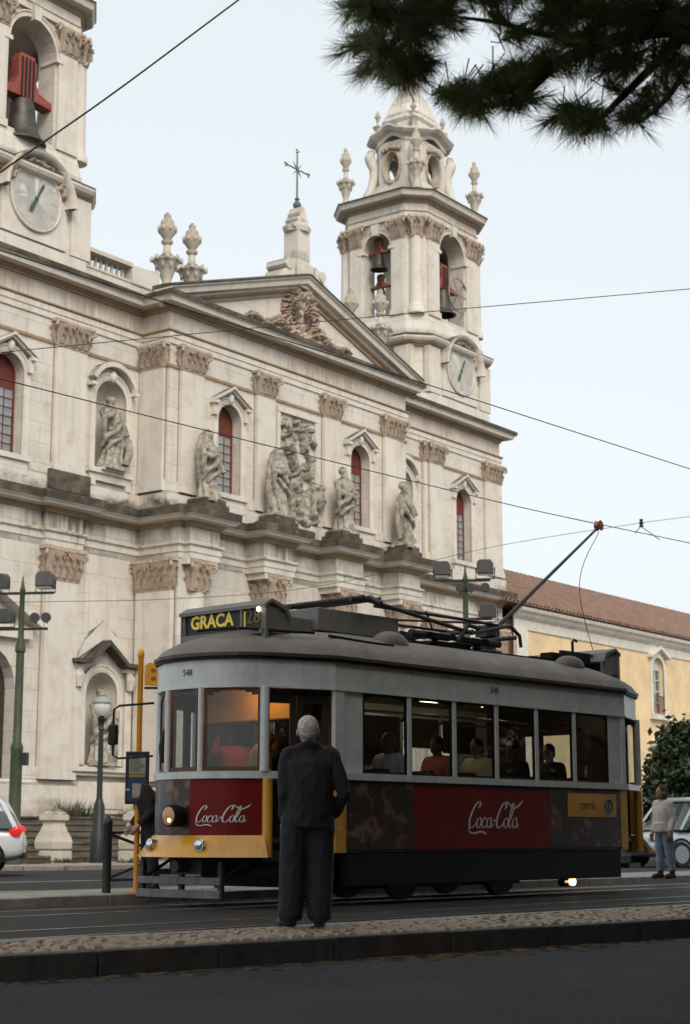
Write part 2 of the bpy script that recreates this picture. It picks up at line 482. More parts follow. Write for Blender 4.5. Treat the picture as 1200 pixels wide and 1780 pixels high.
for i in range(int(Ltot/pitch)):
    x = i*pitch
    p0 = nl + d_isl*x
    # local width of strip
    den = n_isl.dot(Vector((fr.y-fl.y, -(fr.x-fl.x), 0)))
    tw = (fl - p0).dot(Vector((fr.y-fl.y, -(fr.x-fl.x), 0))) / den
    nrow = int((tw-0.16-0.13)/pitch)
    for j in range(nrow):
        y = 0.16 + (tw-0.29)*(j+0.5)/nrow
        xx = x + 0.10*math.sin(j*1.1+x*1.3)
        p = nl + d_isl*xx + n_isl*y
        cands.append((p, xx))
vis = []
rest = []
for (p, xx) in cands:
    q = p - cam.location; dist = q.length
    inview = abs(p.x) < 0.207*p.y
    (vis if inview else rest).append((dist, p))
vis.sort(key=lambda t: t[0])
rs = random.Random(9)
for k, (dst, p) in enumerate(vis[:300]):
    o = inst('sett', sett_meshes[rs.randrange(5)], isl, (p.x, p.y, 0.067+rs.uniform(-.009,.009)), (rs.uniform(-.09,.09), rs.uniform(-.09,.09), math.atan2(d_isl.y,d_isl.x)+rs.uniform(-.12,.12)+0.25*math.sin(p.x*3)))
mb = MB()
for (dst, p) in vis[300:]+rest:
    a = math.atan2(d_isl.y,d_isl.x)+rs.uniform(-.12,.12)+0.25*math.sin(p.x*3); me = sett_meshes[rs.randrange(5)]
    ca, sa = math.cos(a), math.sin(a); zz = 0.067+rs.uniform(-.006,.006)
    mb.add([(p.x+v.co.x*ca-v.co.y*sa, p.y+v.co.x*sa+v.co.y*ca, zz+v.co.z) for v in me.vertices], [tuple(f.vertices) for f in me.polygons])
tag(mb.build('setts', SETT, isl, smooth=60), kind='stuff')

# litter of dry needles in the near gutter
NEEDLE_DRY = mat('dry_needles', (0.16,0.095,0.05), 0.9)
mb = MB(); r = random.Random(77)
for i in range(900):
    x = r.uniform(10, Ltot-10); y = -abs(r.gauss(0.0, 0.22)) - 0.01
    if r.random() < 0.35: x = 18 + r.gauss(0, 1.2)
    p = nl + d_isl*x + n_isl*y; a = r.uniform(0, math.pi); l = r.uniform(.02,.06); w = .0025
    dx, dy = math.cos(a)*l, math.sin(a)*l
    mb.add([(p.x-dx,p.y-dy,-.077),(p.x+dx,p.y+dy,-.077),(p.x+dx-dy*.1,p.y+dy+dx*.1,-.073),(p.x-dx-dy*.1,p.y-dy+dx*.1,-.073)], [(0,1,2,3)])
tag(mb.build('fallen_needles', NEEDLE_DRY), 'dry brown pine needles lying in the gutter below the kerb', 'litter', kind='stuff')

# far platform beside the tram
plat = empty('platform', TR.o, TR.phi); tag(plat, kind='structure')
MB().box(-45, 60, 2.62, 4.2, -0.1, 0.098).build('platform_slab', PAVE, plat)
for nm, y0, y1 in (('kerbstone',2.45,2.62),('kerbstone',4.2,4.36)):
    x = -20.0; r = random.Random(int(y0*10))
    while x < 24:
        w = r.uniform(0.85,1.2)
        MB().box(x+.005, x+w-.005, y0+r.uniform(0,.008), y1, -0.1, 0.105+r.uniform(-.004,.004)).build(nm, KERB, plat, bevel=0.012)
        x += w
# church forecourt
fore = MB()
k0 = Vector((-45,33.0)); k1 = Vector((-6.3,38.2)); k2 = Vector((-6.3,38.2)) + Vector((CH.ex.x,CH.ex.y))*70
bk = [CH.w(90,20), CH.w(-70,20)]
fp = [(k0.x,k0.y),(k1.x,k1.y),(k2.x,k2.y),(bk[0].x,bk[0].y),(bk[1].x,bk[1].y)]
fore.prism(fp, 'z', -0.1, 0.1)
tag(fore.build('pavement', PAVE), kind='structure')
kp = empty('kerb', (0,0,0)); tag(kp, kind='structure')
kerb_row(Vector((k0.x,k0.y,0)), Vector((k1.x,k1.y,0)), -1, 0.2, 0.106, -0.1, 1.3, kp, seed=6)
kerb_row(Vector((k1.x,k1.y,0)), Vector((k2.x,k2.y,0)), -1, 0.2, 0.106, -0.1, 1.3, kp, seed=7)
# worn road line on the far carriageway
a, b = gnd(-60,1536), gnd(420,1526)
d = (b-a).normalized(); n = Vector((-d.y,d.x,0))
sheet('road_marking', [a-n*.09, b-n*.09, b+n*.09, a+n*.09], 0.009, PAINT_W)

# church steps
steps = empty('church_steps', CH.o, CH.phi); tag(steps, kind='structure')
for i in range(7):
    z1 = 1.27 - i*0.167
    vf = -2.7 - i*0.42
    m2 = MB(); m2.box(-26, 34, vf, vf+0.6 if i else 3.0, 0.05, z1 - 0.05)
    m2.box(-26.02, 34.02, vf-0.035, vf+0.6 if i else 3.0, z1-0.05, z1)
    m2.build('step', STONE_ST if i > 0 else STONE_D, steps)

# ================================================================ BASILICA
bas = empty('basilica', CH.o, CH.phi)
tag(bas, 'pale limestone baroque basilica with two bell towers, pediment and niches', 'church')
UC = 6.35; PB = -1.2            # axis of the facade, front plane of the centre block
UL, UR = -0.37, 13.07

def arch_open(uc, w, zb, zt, n=12):
    r = w/2; us = [uc - r*math.cos(math.pi*k/n) for k in range(n+1)]
    top = [zt - r + math.sqrt(max(0, r*r-(u-uc)**2)) for u in us]
    return us, [zb]*(n+1), top
def oval_open(uc, w, zc, h, n=14):
    us = [uc - w/2*math.cos(math.pi*k/n) for k in range(n+1)]
    s_ = [h/2*math.sqrt(max(0,1-((u-uc)/(w/2))**2)) for u in us]
    return us, [zc-k for k in s_], [zc+k for k in s_]
def rect_open(u0, u1, zb, zt): return [u0,u1],[zb,zb],[zt,zt]
def wall(mb, a0, a1, z0, z1, opens, depth, mp):
    opens = sorted(opens, key=lambda o: o[0][0]); cur = a0
    def quad(p): mb.add([mp(*q) for q in p], [tuple(range(len(p)))])
    for us, bo, to in opens:
        if us[0] > cur: quad([(cur,0,z0),(us[0],0,z0),(us[0],0,z1),(cur,0,z1)])
        for i in range(len(us)-1):
            u, w_ = us[i], us[i+1]
            if bo[i] > z0 or bo[i+1] > z0: quad([(u,0,z0),(w_,0,z0),(w_,0,bo[i+1]),(u,0,bo[i])])
            quad([(u,0,to[i]),(w_,0,to[i+1]),(w_,0,z1),(u,0,z1)])
            if depth:
                quad([(u,0,bo[i]),(w_,0,bo[i+1]),(w_,depth,bo[i+1]),(u,depth,bo[i])])
                quad([(u,0,to[i]),(w_,0,to[i+1]),(w_,depth,to[i+1]),(u,depth,to[i])])
        if depth:
            for k in (0,-1):
                if abs(to[k]-bo[k]) > 1e-4: quad([(us[k],0,bo[k]),(us[k],depth,bo[k]),(us[k],depth,to[k]),(us[k],0,to[k])])
        cur = us[-1]
    if cur < a1: quad([(cur,0,z0),(a1,0,z0),(a1,0,z1),(cur,0,z1)])
def front(v): return lambda a,d,z: (a, v+d, z)
def back(v): return lambda a,d,z: (a, v-d, z)
def left(u): return lambda a,d,z: (u+d, a, z)       # face that looks towards -u
def right(u): return lambda a,d,z: (u-d, a, z)

ZB, ZM, ZT = 1.2, 10.6, 17.45
WIN_L, WIN_R = -6.1, 18.95
NI_L, NI_R = -1.8, 14.5
wins = [(WIN_L,0.0),(2.57,PB),(9.98,PB),(WIN_R,0.0)]
WW, WZB, WZT = 1.18, 11.85, 14.9
NW, NZB, NZT = 1.36, 12.05, 14.95
LW, LZB, LZT = 1.34, 2.85, 5.68
# walls
mb = MB(); wall(mb, -9.6, UL, ZB, ZM, [arch_open(-6.55,2.4,ZB,6.15), arch_open(NI_L-.08,LW,LZB,LZT)], 0.5, front(0)); mb.build('wall', STONE, bas)
mb = MB(); wall(mb, -9.6, UL, ZM, ZT, [arch_open(WIN_L,WW,WZB,WZT), arch_open(NI_L,NW,NZB,NZT)], 0.45, front(0)); mb.build('wall', STONE, bas)
mb = MB(); wall(mb, UL, UR, ZB, ZM, [arch_open(c,2.0,ZB,5.6) for c in (2.4,UC,10.3)], 0.5, front(PB)); mb.build('wall', STONE, bas)
mb = MB(); wall(mb, UL, UR, ZM, ZT, [arch_open(2.57,WW,WZB,WZT), arch_open(9.98,WW,WZB,WZT)], 0.45, front(PB)); mb.build('wall', STONE, bas)
mb = MB(); wall(mb, UR, 22.0, ZB, ZM, [arch_open(NI_R,LW,LZB,LZT), arch_open(18.95,2.4,ZB,6.15)], 0.5, front(0)); mb.build('wall', STONE, bas)
mb = MB(); wall(mb, UR, 22.0, ZM, ZT, [arch_open(NI_R,NW,NZB,NZT), arch_open(WIN_R,WW,WZB,WZT)], 0.45, front(0)); mb.build('wall', STONE, bas)
for u, v0, v1 in ((UL,0,PB),(UR,PB,0),(22.0,0,16),(-9.6,0,16)):
    mb = MB(); mb.add([(u,v0,ZB),(u,v1,ZB),(u,v1,ZT),(u,v0,ZT)], [(0,1,2,3)]); mb.build('wall', STONE, bas)
mb = MB(); mb.add([(-9.6,16,ZB),(22,16,ZB),(22,16,ZT),(-9.6,16,ZT)], [(0,1,2,3)]); mb.build('wall', STONE, bas)
mb = MB(); mb.box(-9.55,21.95,0.5,15.9,17.0,17.4); mb.build('roof', STONE_D, bas)
# doors in the arches
DOOR = mat('old_door', (0.045,0.035,0.03), 0.6, var=0.3)
for c, v, w_, zt in ((-6.55,0,2.4,6.15),(2.4,PB,2.0,5.6),(UC,PB,2.0,5.6),(10.3,PB,2.0,5.6),(18.95,0,2.4,6.15)):
    us, bo, to = arch_open(c, w_, ZB, zt)
    poly = [(us[0],ZB)] + list(zip(us,to)) + [(us[-1],ZB)]
    mb = MB(); mb.prism(poly[1:-1] if False else [(us[0],ZB)]+[(a,b_) for a,b_ in zip(us,to)]+[(us[-1],ZB)], 'y', v+0.42, v+0.5)
    dr = mb.build('door', DOOR, bas)
    m2 = MB()
    for k in (-1,1):
        for zz in (1.5, 3.0): m2.box(c+k*w_*0.25-w_*0.17, c+k*w_*0.25+w_*0.17, v+0.39, v+0.43, zz, zz+1.2)
    m2.build('door_panel', DOOR, dr)

# cornices, strings, plinths along the plan of the front
PATH = [(-9.6,16),(-9.6,0),(UL,0),(UL,PB),(UR,PB),(UR,0),(22.0,0),(22.0,16)]
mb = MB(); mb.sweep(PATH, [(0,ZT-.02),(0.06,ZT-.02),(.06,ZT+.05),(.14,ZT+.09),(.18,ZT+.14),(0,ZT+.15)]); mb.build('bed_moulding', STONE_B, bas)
mb = MB(); mb.sweep(PATH, [(0,ZT+.152),(.22,ZT+.152),(.46,ZT+.17),(.49,ZT+.30),(.56,ZT+.35),(0,ZT+.46)]); mb.build('main_cornice', STONE_T, bas)
mb = MB(); mb.sweep(PATH, [(0,ZT+.472),(.585,ZT+.36),(.60,ZT+.50),(.3,ZT+.57),(0,ZT+.60)]); mb.build('cornice_lead', STONE_D, bas)
mb = MB(); mb.sweep(PATH, [(0,16.36),(.05,16.36),(.05,16.55),(.08,16.56),(.08,16.74),(0,16.75)]); mb.build('architrave', STONE_T, bas)
mb = MB(); mb.sweep(PATH, [(0,16.752),(.10,16.752),(.13,16.78),(.13,16.82),(0,16.84)]); mb.build('architrave_fillet', STONE_B, bas)
mb = MB(); mb.sweep(PATH, [(0,15.56),(.04,15.57),(.05,15.63),(.03,15.68),(0,15.69)]); mb.build('string_course', STONE_B, bas)
mb = MB(); mb.sweep(PATH, [(0,10.95),(.14,10.95),(.14,11.42),(.08,11.5),(0,11.52)]); mb.build('upper_plinth', STONE_T, bas)
mb = MB(); mb.sweep(PATH, [(0,1.2),(.16,1.2),(.16,2.2),(.1,2.28),(.08,2.36),(0,2.38)]); mb.build('base_plinth', STONE_T, bas)
# lower entablature breaks forward over each column
COLS = [0.5, 4.35, 8.35, 12.2]
CV = -2.02; RW = 0.82
lp = [(-9.6,16),(-9.6,0),(-4.6,0),(-4.6,-.2),(-2.9,-.2),(-2.9,0),(UL,0),(UL,PB),(COLS[0]-RW,PB)]
for c in COLS: lp += [(c-RW,PB),(c-RW,CV),(c+RW,CV),(c+RW,PB)]
lp = [p for i,p in enumerate(lp) if i == 0 or (abs(p[0]-lp[i-1][0])+abs(p[1]-lp[i-1][1])) > 1e-6]
# first and last ressaut run to the corners of the block
lp2 = [(-9.6,16),(-9.6,0),(-4.5,0),(-4.5,-.18),(-2.95,-.18),(-2.95,0),(UL,0),(UL,CV+.25),(COLS[0]-.62,CV+.25),(COLS[0]-.62,CV),(COLS[0]+RW,CV),(COLS[0]+RW,PB)]
for c in COLS[1:3]: lp2 += [(c-RW,PB),(c-RW,CV),(c+RW,CV),(c+RW,PB)]
c = COLS[3]
lp2 += [(c-RW,PB),(c-RW,CV),(c+.62,CV),(c+.62,CV+.25),(UR,CV+.25),(UR,0),(22.0,0),(22.0,16)]
def body(z0, z1, d=0.0): return [(-.3,z0),(d,z0),(d,z1),(-.3,z1)]
mb = MB(); mb.sweep(lp2, [(-.6,9.3),(0.0,9.3),(0.0,9.48),(.03,9.5),(.03,9.68),(.1,9.74),(.1,9.8),(-.02,9.83),(-.02,10.3),(-.6,10.3)]); mb.build('lower_entablature', STONE, bas)
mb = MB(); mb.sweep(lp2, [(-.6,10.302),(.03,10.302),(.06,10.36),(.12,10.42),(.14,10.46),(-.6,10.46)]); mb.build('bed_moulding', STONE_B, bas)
mb = MB(); mb.sweep(lp2, [(-.6,10.462),(.16,10.462),(.36,10.50),(.40,10.56),(.46,10.60),(.47,10.62),(-.6,10.66)]); mb.build('lower_cornice', STONE_T, bas)
mb = MB(); mb.sweep(lp2, [(-.9,10.662),(.485,10.624),(.50,10.86),(.44,10.90),(.2,10.95),(-.1,11.02),(-.9,11.06)]); mb.build('ledge_cap', STONE_D, bas)

# ---- capitals
def capital_mesh(w, d, h, name='capital'):
    """flat corinthian capital: bell that flares upwards, two rows of leaves, volutes, abacus; front at -y, z from 0"""
    mb = MB(); r = random.Random(int(w*100))
    k = 8
    def flare(t): return 0.02 + 0.10*t*t
    for i in range(k):
        t0, t1 = i/k, (i+1)/k
        a, b2 = flare(t0), flare(t1)
        mb.add([(-w/2-a,-d-a,h*.86*t0),(w/2+a,-d-a,h*.86*t0),(w/2+b2,-d-b2,h*.86*t1),(-w/2-b2,-d-b2,h*.86*t1)], [(0,1,2,3)])
        for sx in (-1,1):
            mb.add([(sx*(w/2+a),-d-a,h*.86*t0),(sx*(w/2+a),0.0,h*.86*t0),(sx*(w/2+b2),0.0,h*.86*t1),(sx*(w/2+b2),-d-b2,h*.86*t1)], [(0,1,2,3)])
    def leaf(x, y, nx, ny, z0, lw, lh, out):
        tx, ty = -ny, nx
        prof = [(0,0.02),(0.35,0.06),(0.7,0.10),(0.92,out),(0.86,out+.05),(0.72,out+.03)]
        wid = [0.9,1.0,0.85,0.6,0.45,0.15]
        vs = []
        for (t,o_), ww in zip(prof, wid):
            for sg in (-1,0,1):
                oo = o_ + (0.035 if sg == 0 else 0)
                vs.append((x+tx*sg*lw*ww/2+nx*oo, y+ty*sg*lw*ww/2+ny*oo, z0+lh*t))
        fs = []
        for i in range(len(prof)-1):
            for s2 in range(2): fs.append((i*3+s2, i*3+s2+1, i*3+s2+4, i*3+s2+3))
        mb.add(vs, fs)
    def row(n, z0, lh, off, out):
        for i in range(n):
            x = -w/2 + w*(i+off)/ (n - 1 + 2*off if off else n-1) if n > 1 else 0
            leaf(x, -d-0.02, 0, -1, z0, w/n*1.02, lh, out)
        for sx in (-1,1):
            m = max(1, int(round(d/(w/n))))
            for i in range(m): leaf(sx*(w/2+.02), -d*(i+.5)/m, sx, 0, z0, d/m, lh, out)
    n = max(3, int(round(w/0.27)))
    row(n, 0.0, h*.42, 0.5, 0.13); row(n-1, h*.22, h*.5, 0.75, 0.17)
    for sx in (-1,1):      # corner volutes
        mb.add(*(lambda t: (t.v, t.f))(MB().tube([(sx*(w/2+.10),-d-.10,h*.6),(sx*(w/2+.16),-d-.16,h*.72),(sx*(w/2+.15),-d-.15,h*.82),(sx*(w/2+.06),-d-.12,h*.80)], [.03,.06,.06,.035], 6)))
        mb.add(*(lambda t: (t.v, t.f))(MB().tube([(sx*.05,-d-.10,h*.62),(sx*.1,-d-.15,h*.75),(sx*.03,-d-.15,h*.8)], [.03,.045,.02], 6)))
    mb.ell((0,-d-.13,h*.88),(.09,.07,.08),8,6)
    m2 = MB()
    mb.prism([(-w/2-.17,0),(-w/2-.17,-d-.17),(-w*.25,-d-.09),(w*.25,-d-.09),(w/2+.17,-d-.17),(w/2+.17,0)], 'z', h*.88, h)
    mb.box(-w/2-.03, w/2+.03, -d-.03, 0, -0.06, 0.0)
    return mb
CAPS = {}
def cap(w, d, h):
    key = (round(w,2),round(d,2),round(h,2))
    if key not in CAPS:
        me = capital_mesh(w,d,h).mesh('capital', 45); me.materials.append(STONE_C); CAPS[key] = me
    return CAPS[key]
def pilaster(u0, u1, v, z0, z1, ch, d=0.16, face='f', z_base=None, base=True):
    """pilaster on the front (face f, at plane v) or on a left-facing wall (face l: u0,u1 are v-range, v is u)"""
    w = u1-u0
    root_m = MB()
    if face == 'f':
        root_m.box(u0,u1,v-d,v+.02,z0,z1)
        if base:
            root_m.box(u0-.06,u1+.06,v-d-.06,v+.02,z0,z0+.22); root_m.box(u0-.03,u1+.03,v-d-.03,v+.02,z0+.22,z0+.36)
    else:
        root_m.box(v-d,v+.02,u0,u1,z0,z1)
        if base: root_m.box(v-d-.06,v+.02,u0-.06,u1+.06,z0,z0+.22); root_m.box(v-d-.03,v+.02,u0-.03,u1+.03,z0+.22,z0+.36)
    p = root_m.build('pilaster', STONE_T, bas)
    for e in (u0, u1):
        e0, e1 = (e-.035, e-.001) if e == u0 else (e+.001, e+.035)
        fm = MB(); (fm.box(e0,e1,v-.014,v+.01,z0+.36,z1) if face == 'f' else fm.box(v-.014,v+.01,e0,e1,z0+.36,z1)); fm.build('edge_dirt_shade', STONE_B, p)  # brown strips paint in the dirt and shadow gap beside the pilaster
    if face == 'f': inst('capital', cap(w,d,ch), p, ((u0+u1)/2, v, z1), (0,0,0))
    else: inst('capital', cap(w,d,ch), p, (v, (u0+u1)/2, z1), (0,0,-math.pi/2))
    return p
# upper order
UZ0, UZ1, UCH = 11.5, 15.62, 0.75
pilaster(-4.25,-2.95,0,UZ0,UZ1,UCH,d=.12)
pilaster(-9.3,-8.0,0,UZ0,UZ1,UCH,d=.12)
pilaster(0.12,1.22,PB,UZ0,UZ1,UCH,d=.14); pilaster(-1.08,-.05,UL,UZ0,UZ1,UCH,d=.14,face='l')
pilaster(3.95,4.92,PB,UZ0,UZ1,UCH,d=.14); pilaster(7.72,8.70,PB,UZ0,UZ1,UCH,d=.14); pilaster(11.5,12.75,PB,UZ0,UZ1,UCH,d=.14)
pilaster(15.95,17.35,0,UZ0,UZ1,UCH,d=.12); pilaster(16.25,17.05,-.12,UZ0,UZ1,UCH,d=.1)
pilaster(20.65,21.95,0,UZ0,UZ1,UCH,d=.12)
# lower order
LZ0, LZ1, LCH = 2.38, 8.35, 0.94
pilaster(-4.42,-3.08,0,LZ0,LZ1,LCH,d=.18)
pilaster(-9.3,-8.0,0,LZ0,LZ1,LCH,d=.18)
pilaster(15.95,17.35,0,LZ0,LZ1,LCH,d=.18); pilaster(20.65,21.95,0,LZ0,LZ1,LCH,d=.18)
pilaster(-1.62,-.15,UL,LZ0,LZ1,LCH,d=.2,face='l')
MB().box(UL+.02, COLS[0]-.4, -1.74, PB+.02, ZB, 9.3).build('wall', STONE, bas)
MB().box(COLS[3]+.4, UR-.02, -1.74, PB+.02, ZB, 9.3).build('wall', STONE, bas)
for c in COLS:       # engaged round columns
    mb = MB(); prof = [(.62,1.25),(.62,1.75),(.6,1.8),(.6,2.35),(.58,2.4),(.62,2.5),(.55,2.6),(.50,2.7),(.50,5.0),(.475,7.0),(.44,8.3),(.47,8.33),(.47,8.37)]
    mb.lathe(prof, (c,-1.5,0), 24)
    cl = mb.build('column', STONE_T, bas, smooth=40)
    inst('capital', cap(.80,.80,LCH), cl, (c, -1.12, LZ1))
    MB().box(c-.72,c+.72,CV+.02,PB,9.1,9.3).build('column_block', STONE_T, bas)

# ---- windows, niches, hoods
def pane_mesh(w,h):
    me = MB().box(-w/2,w/2,-.008,.008,-h/2,h/2).mesh('pane'); me.materials.append(GLASS_DULL); return me
PM = pane_mesh(0.27, 0.27)
def window(uc, v):
    r = WW/2; us, bo, to = arch_open(uc, WW, WZB, WZT)
    y = v+0.30
    mb = MB()
    out = [(us[0],WZB)]+[(a,b_) for a,b_ in zip(us,to)]+[(us[-1],WZB)]
    inn = [(uc+(a-uc)*.88, WZB+.09+(b_-WZB)*(.955)) for a,b_ in out]
    n = len(out); vs = [(a,y,b_) for a,b_ in out]+[(a,y,b_) for a,b_ in inn]+[(a,y+.08,b_) for a,b_ in out]+[(a,y+.08,b_) for a,b_ in inn]
    fs = []
    for i in range(n):
        j = (i+1)%n
        fs += [(i,j,n+j,n+i),(n+i,n+j,3*n+j,3*n+i)]
    mb.add(vs, fs)
    wn = mb.build('window', RED_PAINT, bas)
    top = [p for p in inn if p[1] > WZT-1.02]
    top = [(inn[1][0],WZT-1.02)]+[p for p in inn[1:-1] if p[1] > WZT-1.02]+[(inn[-2][0],WZT-1.02)]
    MB().prism(top,'y',y+.02,y+.06).build('lunette_panel', RED_PAINT, wn)
    m2 = MB()                         # glazing bars
    zb, zt = WZB+.09, WZT-1.02; wi = WW*.88
    nr_ = 7; ph = (zt-zb)/nr_
    for i in range(1,nr_): m2.box(uc-wi/2, uc+wi/2, y+.012, y+.05, zb+ph*i-.014, zb+ph*i+.014)
    for k in (1,2): m2.box(uc-wi/2+wi*k/3-.016, uc-wi/2+wi*k/3+.016, y+.01, y+.052, zb, zt)
    m2.build('glazing_bars', RED_PAINT, wn)
    rr = random.Random(int(uc*10))
    for i in range(nr_):
        for k in range(3):
            inst('pane', PM, wn, (uc-wi/2+wi*(k+.5)/3, y+.035, zb+ph*(i+.5)), (rr.uniform(-.03,.03),0,rr.uniform(-.03,.03)), (wi/3/.27-.06,1,ph/.27-.06))
    MB().box(uc-r-.1, uc+r+.1, y+.16, y+.2, WZB-.1, WZT+.1).build('dim_backing', mat('dim_interior',(0.06,0.055,0.05),.9), wn)  # dark sheet standing in for the unlit interior
    surround(uc, v, WW, WZB, WZT, gable=True)
def surround(uc, v, w, zb, zt, gable=True, sill=True):
    us, bo, to = arch_open(uc, w, zb, zt); r = w/2
    mb = MB()
    inn = [(us[0],zb)]+list(zip(us,to))+[(us[-1],zb)]
    def off(p, d):
        a, b_ = p
        if b_ < zt-r: return (a+(d if a > uc else -d), b_)
        q = Vector((a-uc, b_-(zt-r)));
        q = q*(1+d/max(q.length,1e-6)); return (uc+q.x, zt-r+q.y)
    bands = [(0.0,.03),(0.0,.09),(.05,.10),(.06,.07),(.17,.07),(.19,.10),(.25,.10),(.25,0.0)]
    n = len(inn); vs = []; fs = []
    for d, pr in bands:
        for p in inn:
            q = off(p,d); vs.append((q[0], v-pr, q[1]))
    for k in range(len(bands)-1):
        for i in range(n-1): fs.append((k*n+i,k*n+i+1,(k+1)*n+i+1,(k+1)*n+i))
    mb.add(vs,fs)
    sr = mb.build('surround', STONE_T, bas, smooth=35)
    m2 = MB()
    if sill:
        m2.box(uc-r-.3, uc+r+.3, v-.2, v+.02, zb-.18, zb-.02); m2.box(uc-r-.22, uc+r+.22, v-.12, v+.02, zb-.42, zb-.18)
        for sx in (-1,1): m2.box(uc+sx*(r+.1)-.1, uc+sx*(r+.1)+.1, v-.16, v+.02, zb-.6, zb-.42)
        m2.build('sill', STONE_T, sr)
    m3 = MB(); zz = zt+.12; hw = r+.36
    if gable == True:
        ap = zz+.62
        for (o1,o2,pr) in ((0,.09,.30),(.09,.17,.22)):
            m3.prism([(uc-hw,zz-.06-o1+.0),(uc-hw,zz-.06-o2),(uc,ap-.0-o2-.14),(uc+hw,zz-.06-o2),(uc+hw,zz-.06-o1),(uc,ap-o1-.14)],'y',v-pr,v+.02)
        for sx in (-1,1): m3.box(uc+sx*(r+.2)-.09, uc+sx*(r+.2)+.09, v-.18, v+.02, zz-.62, zz-.2); m3.box(uc+sx*(hw-.1)-.12, uc+sx*(hw-.1)+.12, v-.27, v+.02, zz-.24, zz-.13)
        m3.ell((uc,v-.1,zt+.2),(.13,.12,.2),8,6)
    elif gable == 'arc':
        N = 12; R1, R2 = r+.4, r+.24; zc = zt-r+.18
        for k in range(N):
            a0, a1 = math.pi*(.14+.72*k/N), math.pi*(.14+.72*(k+1)/N)
            m3.add([(uc+R_*math.cos(a_), v-y_, zc+R_*math.sin(a_)) for a_ in (a0,a1) for R_ in (R1,R2) for y_ in (.28,-.02)],
                [(0,2,6,4),(0,4,5,1),(2,3,7,6),(0,1,3,2),(4,6,7,5)])
        for sx in (-1,1): m3.box(uc+sx*(r+.26)-.1, uc+sx*(r+.26)+.1, v-.3, v+.02, zc+.16, zc+.26)
        m3.ell((uc,v-.12,zt+.12),(.14,.13,.2),8,6)
    if m3.v: m3.build('hood', STONE_T, sr)
    return sr
for c, v in wins: window(c, v)
def niche(uc, v, w, zb, zt, deep):
    r = w/2; mb = MB(); n = 14; N = 6
    us = [(uc - r*math.cos(math.pi*k/n), v+.0+deep*math.sin(math.pi*k/n)) for k in range(n+1)]
    for k in range(n):
        (a,b_),(c_,d_) = us[k],us[k+1]
        mb.add([(a,b_,zb),(c_,d_,zb),(c_,d_,zt-r),(a,b_,zt-r)], [(0,1,2,3)])
    for j in range(N):
        p0, p1 = math.pi/2*j/N, math.pi/2*(j+1)/N
        def S(k,p):
            t = math.pi*k/n; return (uc - r*math.cos(t)*math.cos(p), v+deep*math.sin(t)*math.cos(p), zt-r+r*math.sin(p))
        for k in range(n): mb.add([S(k,p0),S(k+1,p0),S(k+1,p1),S(k,p1)], [(0,1,2,3)])
    mb.add([(uc-r,v,zb)]+[(a,b_,zb) for a,b_ in us[1:-1]]+[(uc+r,v,zb)], [tuple(range(n+1))])
    return mb.build('niche', STONE_T, bas, smooth=50)
for uc, w, zb, zt, g in ((NI_L,NW,NZB,NZT,'arc'),(NI_R,NW,NZB,NZT,'arc')):
    niche(uc, 0.012, w, zb, zt, .62); surround(uc,0,w,zb,zt,gable=g)
for uc in (NI_L-.08, NI_R):
    niche(uc, 0.012, LW, LZB, LZT, .62)
    sr = surround(uc,0,LW,LZB,LZT,gable=False,sill=False)
    m3 = MB(); r = LW/2
    # aedicule: side strips with consoles, gabled cornice, raised attic behind, apron panel below
    for sx in (-1,1):
        m3 = MB(); m3.box(uc+sx*(r+.42)-.14, uc+sx*(r+.42)+.14, -.16, .02, LZB-.05, LZT-.55)
        m3.tube([(uc+sx*(r+.42),-.2,LZT-.5),(uc+sx*(r+.42),-.26,LZT-.2),(uc+sx*(r+.42),-.16,LZT+.05)],[.1,.15,.1],8)
        m3.box(uc+sx*(r+.42)-.18, uc+sx*(r+.42)+.18, -.24, .02, LZT+.05, LZT+.16); m3.build('aedicule_console', STONE_T, sr)
    pass
    m4 = MB(); z0 = LZT+.2; hw = r+.72; ap = z0+.78
    m4.prism([(uc-hw,z0),(uc-hw,z0+.12),(uc-hw*.62,z0+.12),(uc,ap),(uc+hw*.62,z0+.12),(uc+hw,z0+.12),(uc+hw,z0),(uc+hw*.58,z0),(uc,ap-.16),(uc-hw*.58,z0)],'y',-.42,.02)
    m4.build('gable_hood', STONE_D, sr)
    m5 = MB(); m5.prism([(uc-hw*.8,z0+.14),(uc-hw*.55,z0+.75),(uc,ap+.62),(uc+hw*.55,z0+.75),(uc+hw*.8,z0+.14),(uc,ap+.02)],'y',-.1,.02)
    m5.prism([(uc-.6,z0+1.0),(uc-.6,z0+2.6),(uc+.6,z0+2.6),(uc+.6,z0+1.0),(uc,z0+1.35)],'y',-.06,.02); m5.build('attic_panel', STONE_T, sr)
    m6 = MB(); m6.box(uc-r-.62,uc+r+.62,-.3,.02,LZB-.2,LZB-.06); m6.box(uc-r-.5,uc+r+.5,-.2,.02,LZB-.32,LZB-.2); m6.box(uc-r-.35,uc+r+.35,-.24,.02,LZB-1.45,LZB-.5); m6.box(uc-r-.22,uc+r+.22,-.27,.02,LZB-1.3,LZB-.62); m6.build('apron', STONE_T, sr)
# portal surround at the left
m3 = MB(); us,bo,to = arch_open(-6.55,2.4,2.4,6.15)
m3.prism([(-8.6,6.75),(-8.6,6.95),(-6.55,8.0),(-4.7,6.95),(-4.7,6.75),(-6.55,7.78)],'y',-.4,.02); m3.box(-8.4,-4.9,-.2,.02,6.4,6.75); m3.build('portal_hood', STONE_T, bas)

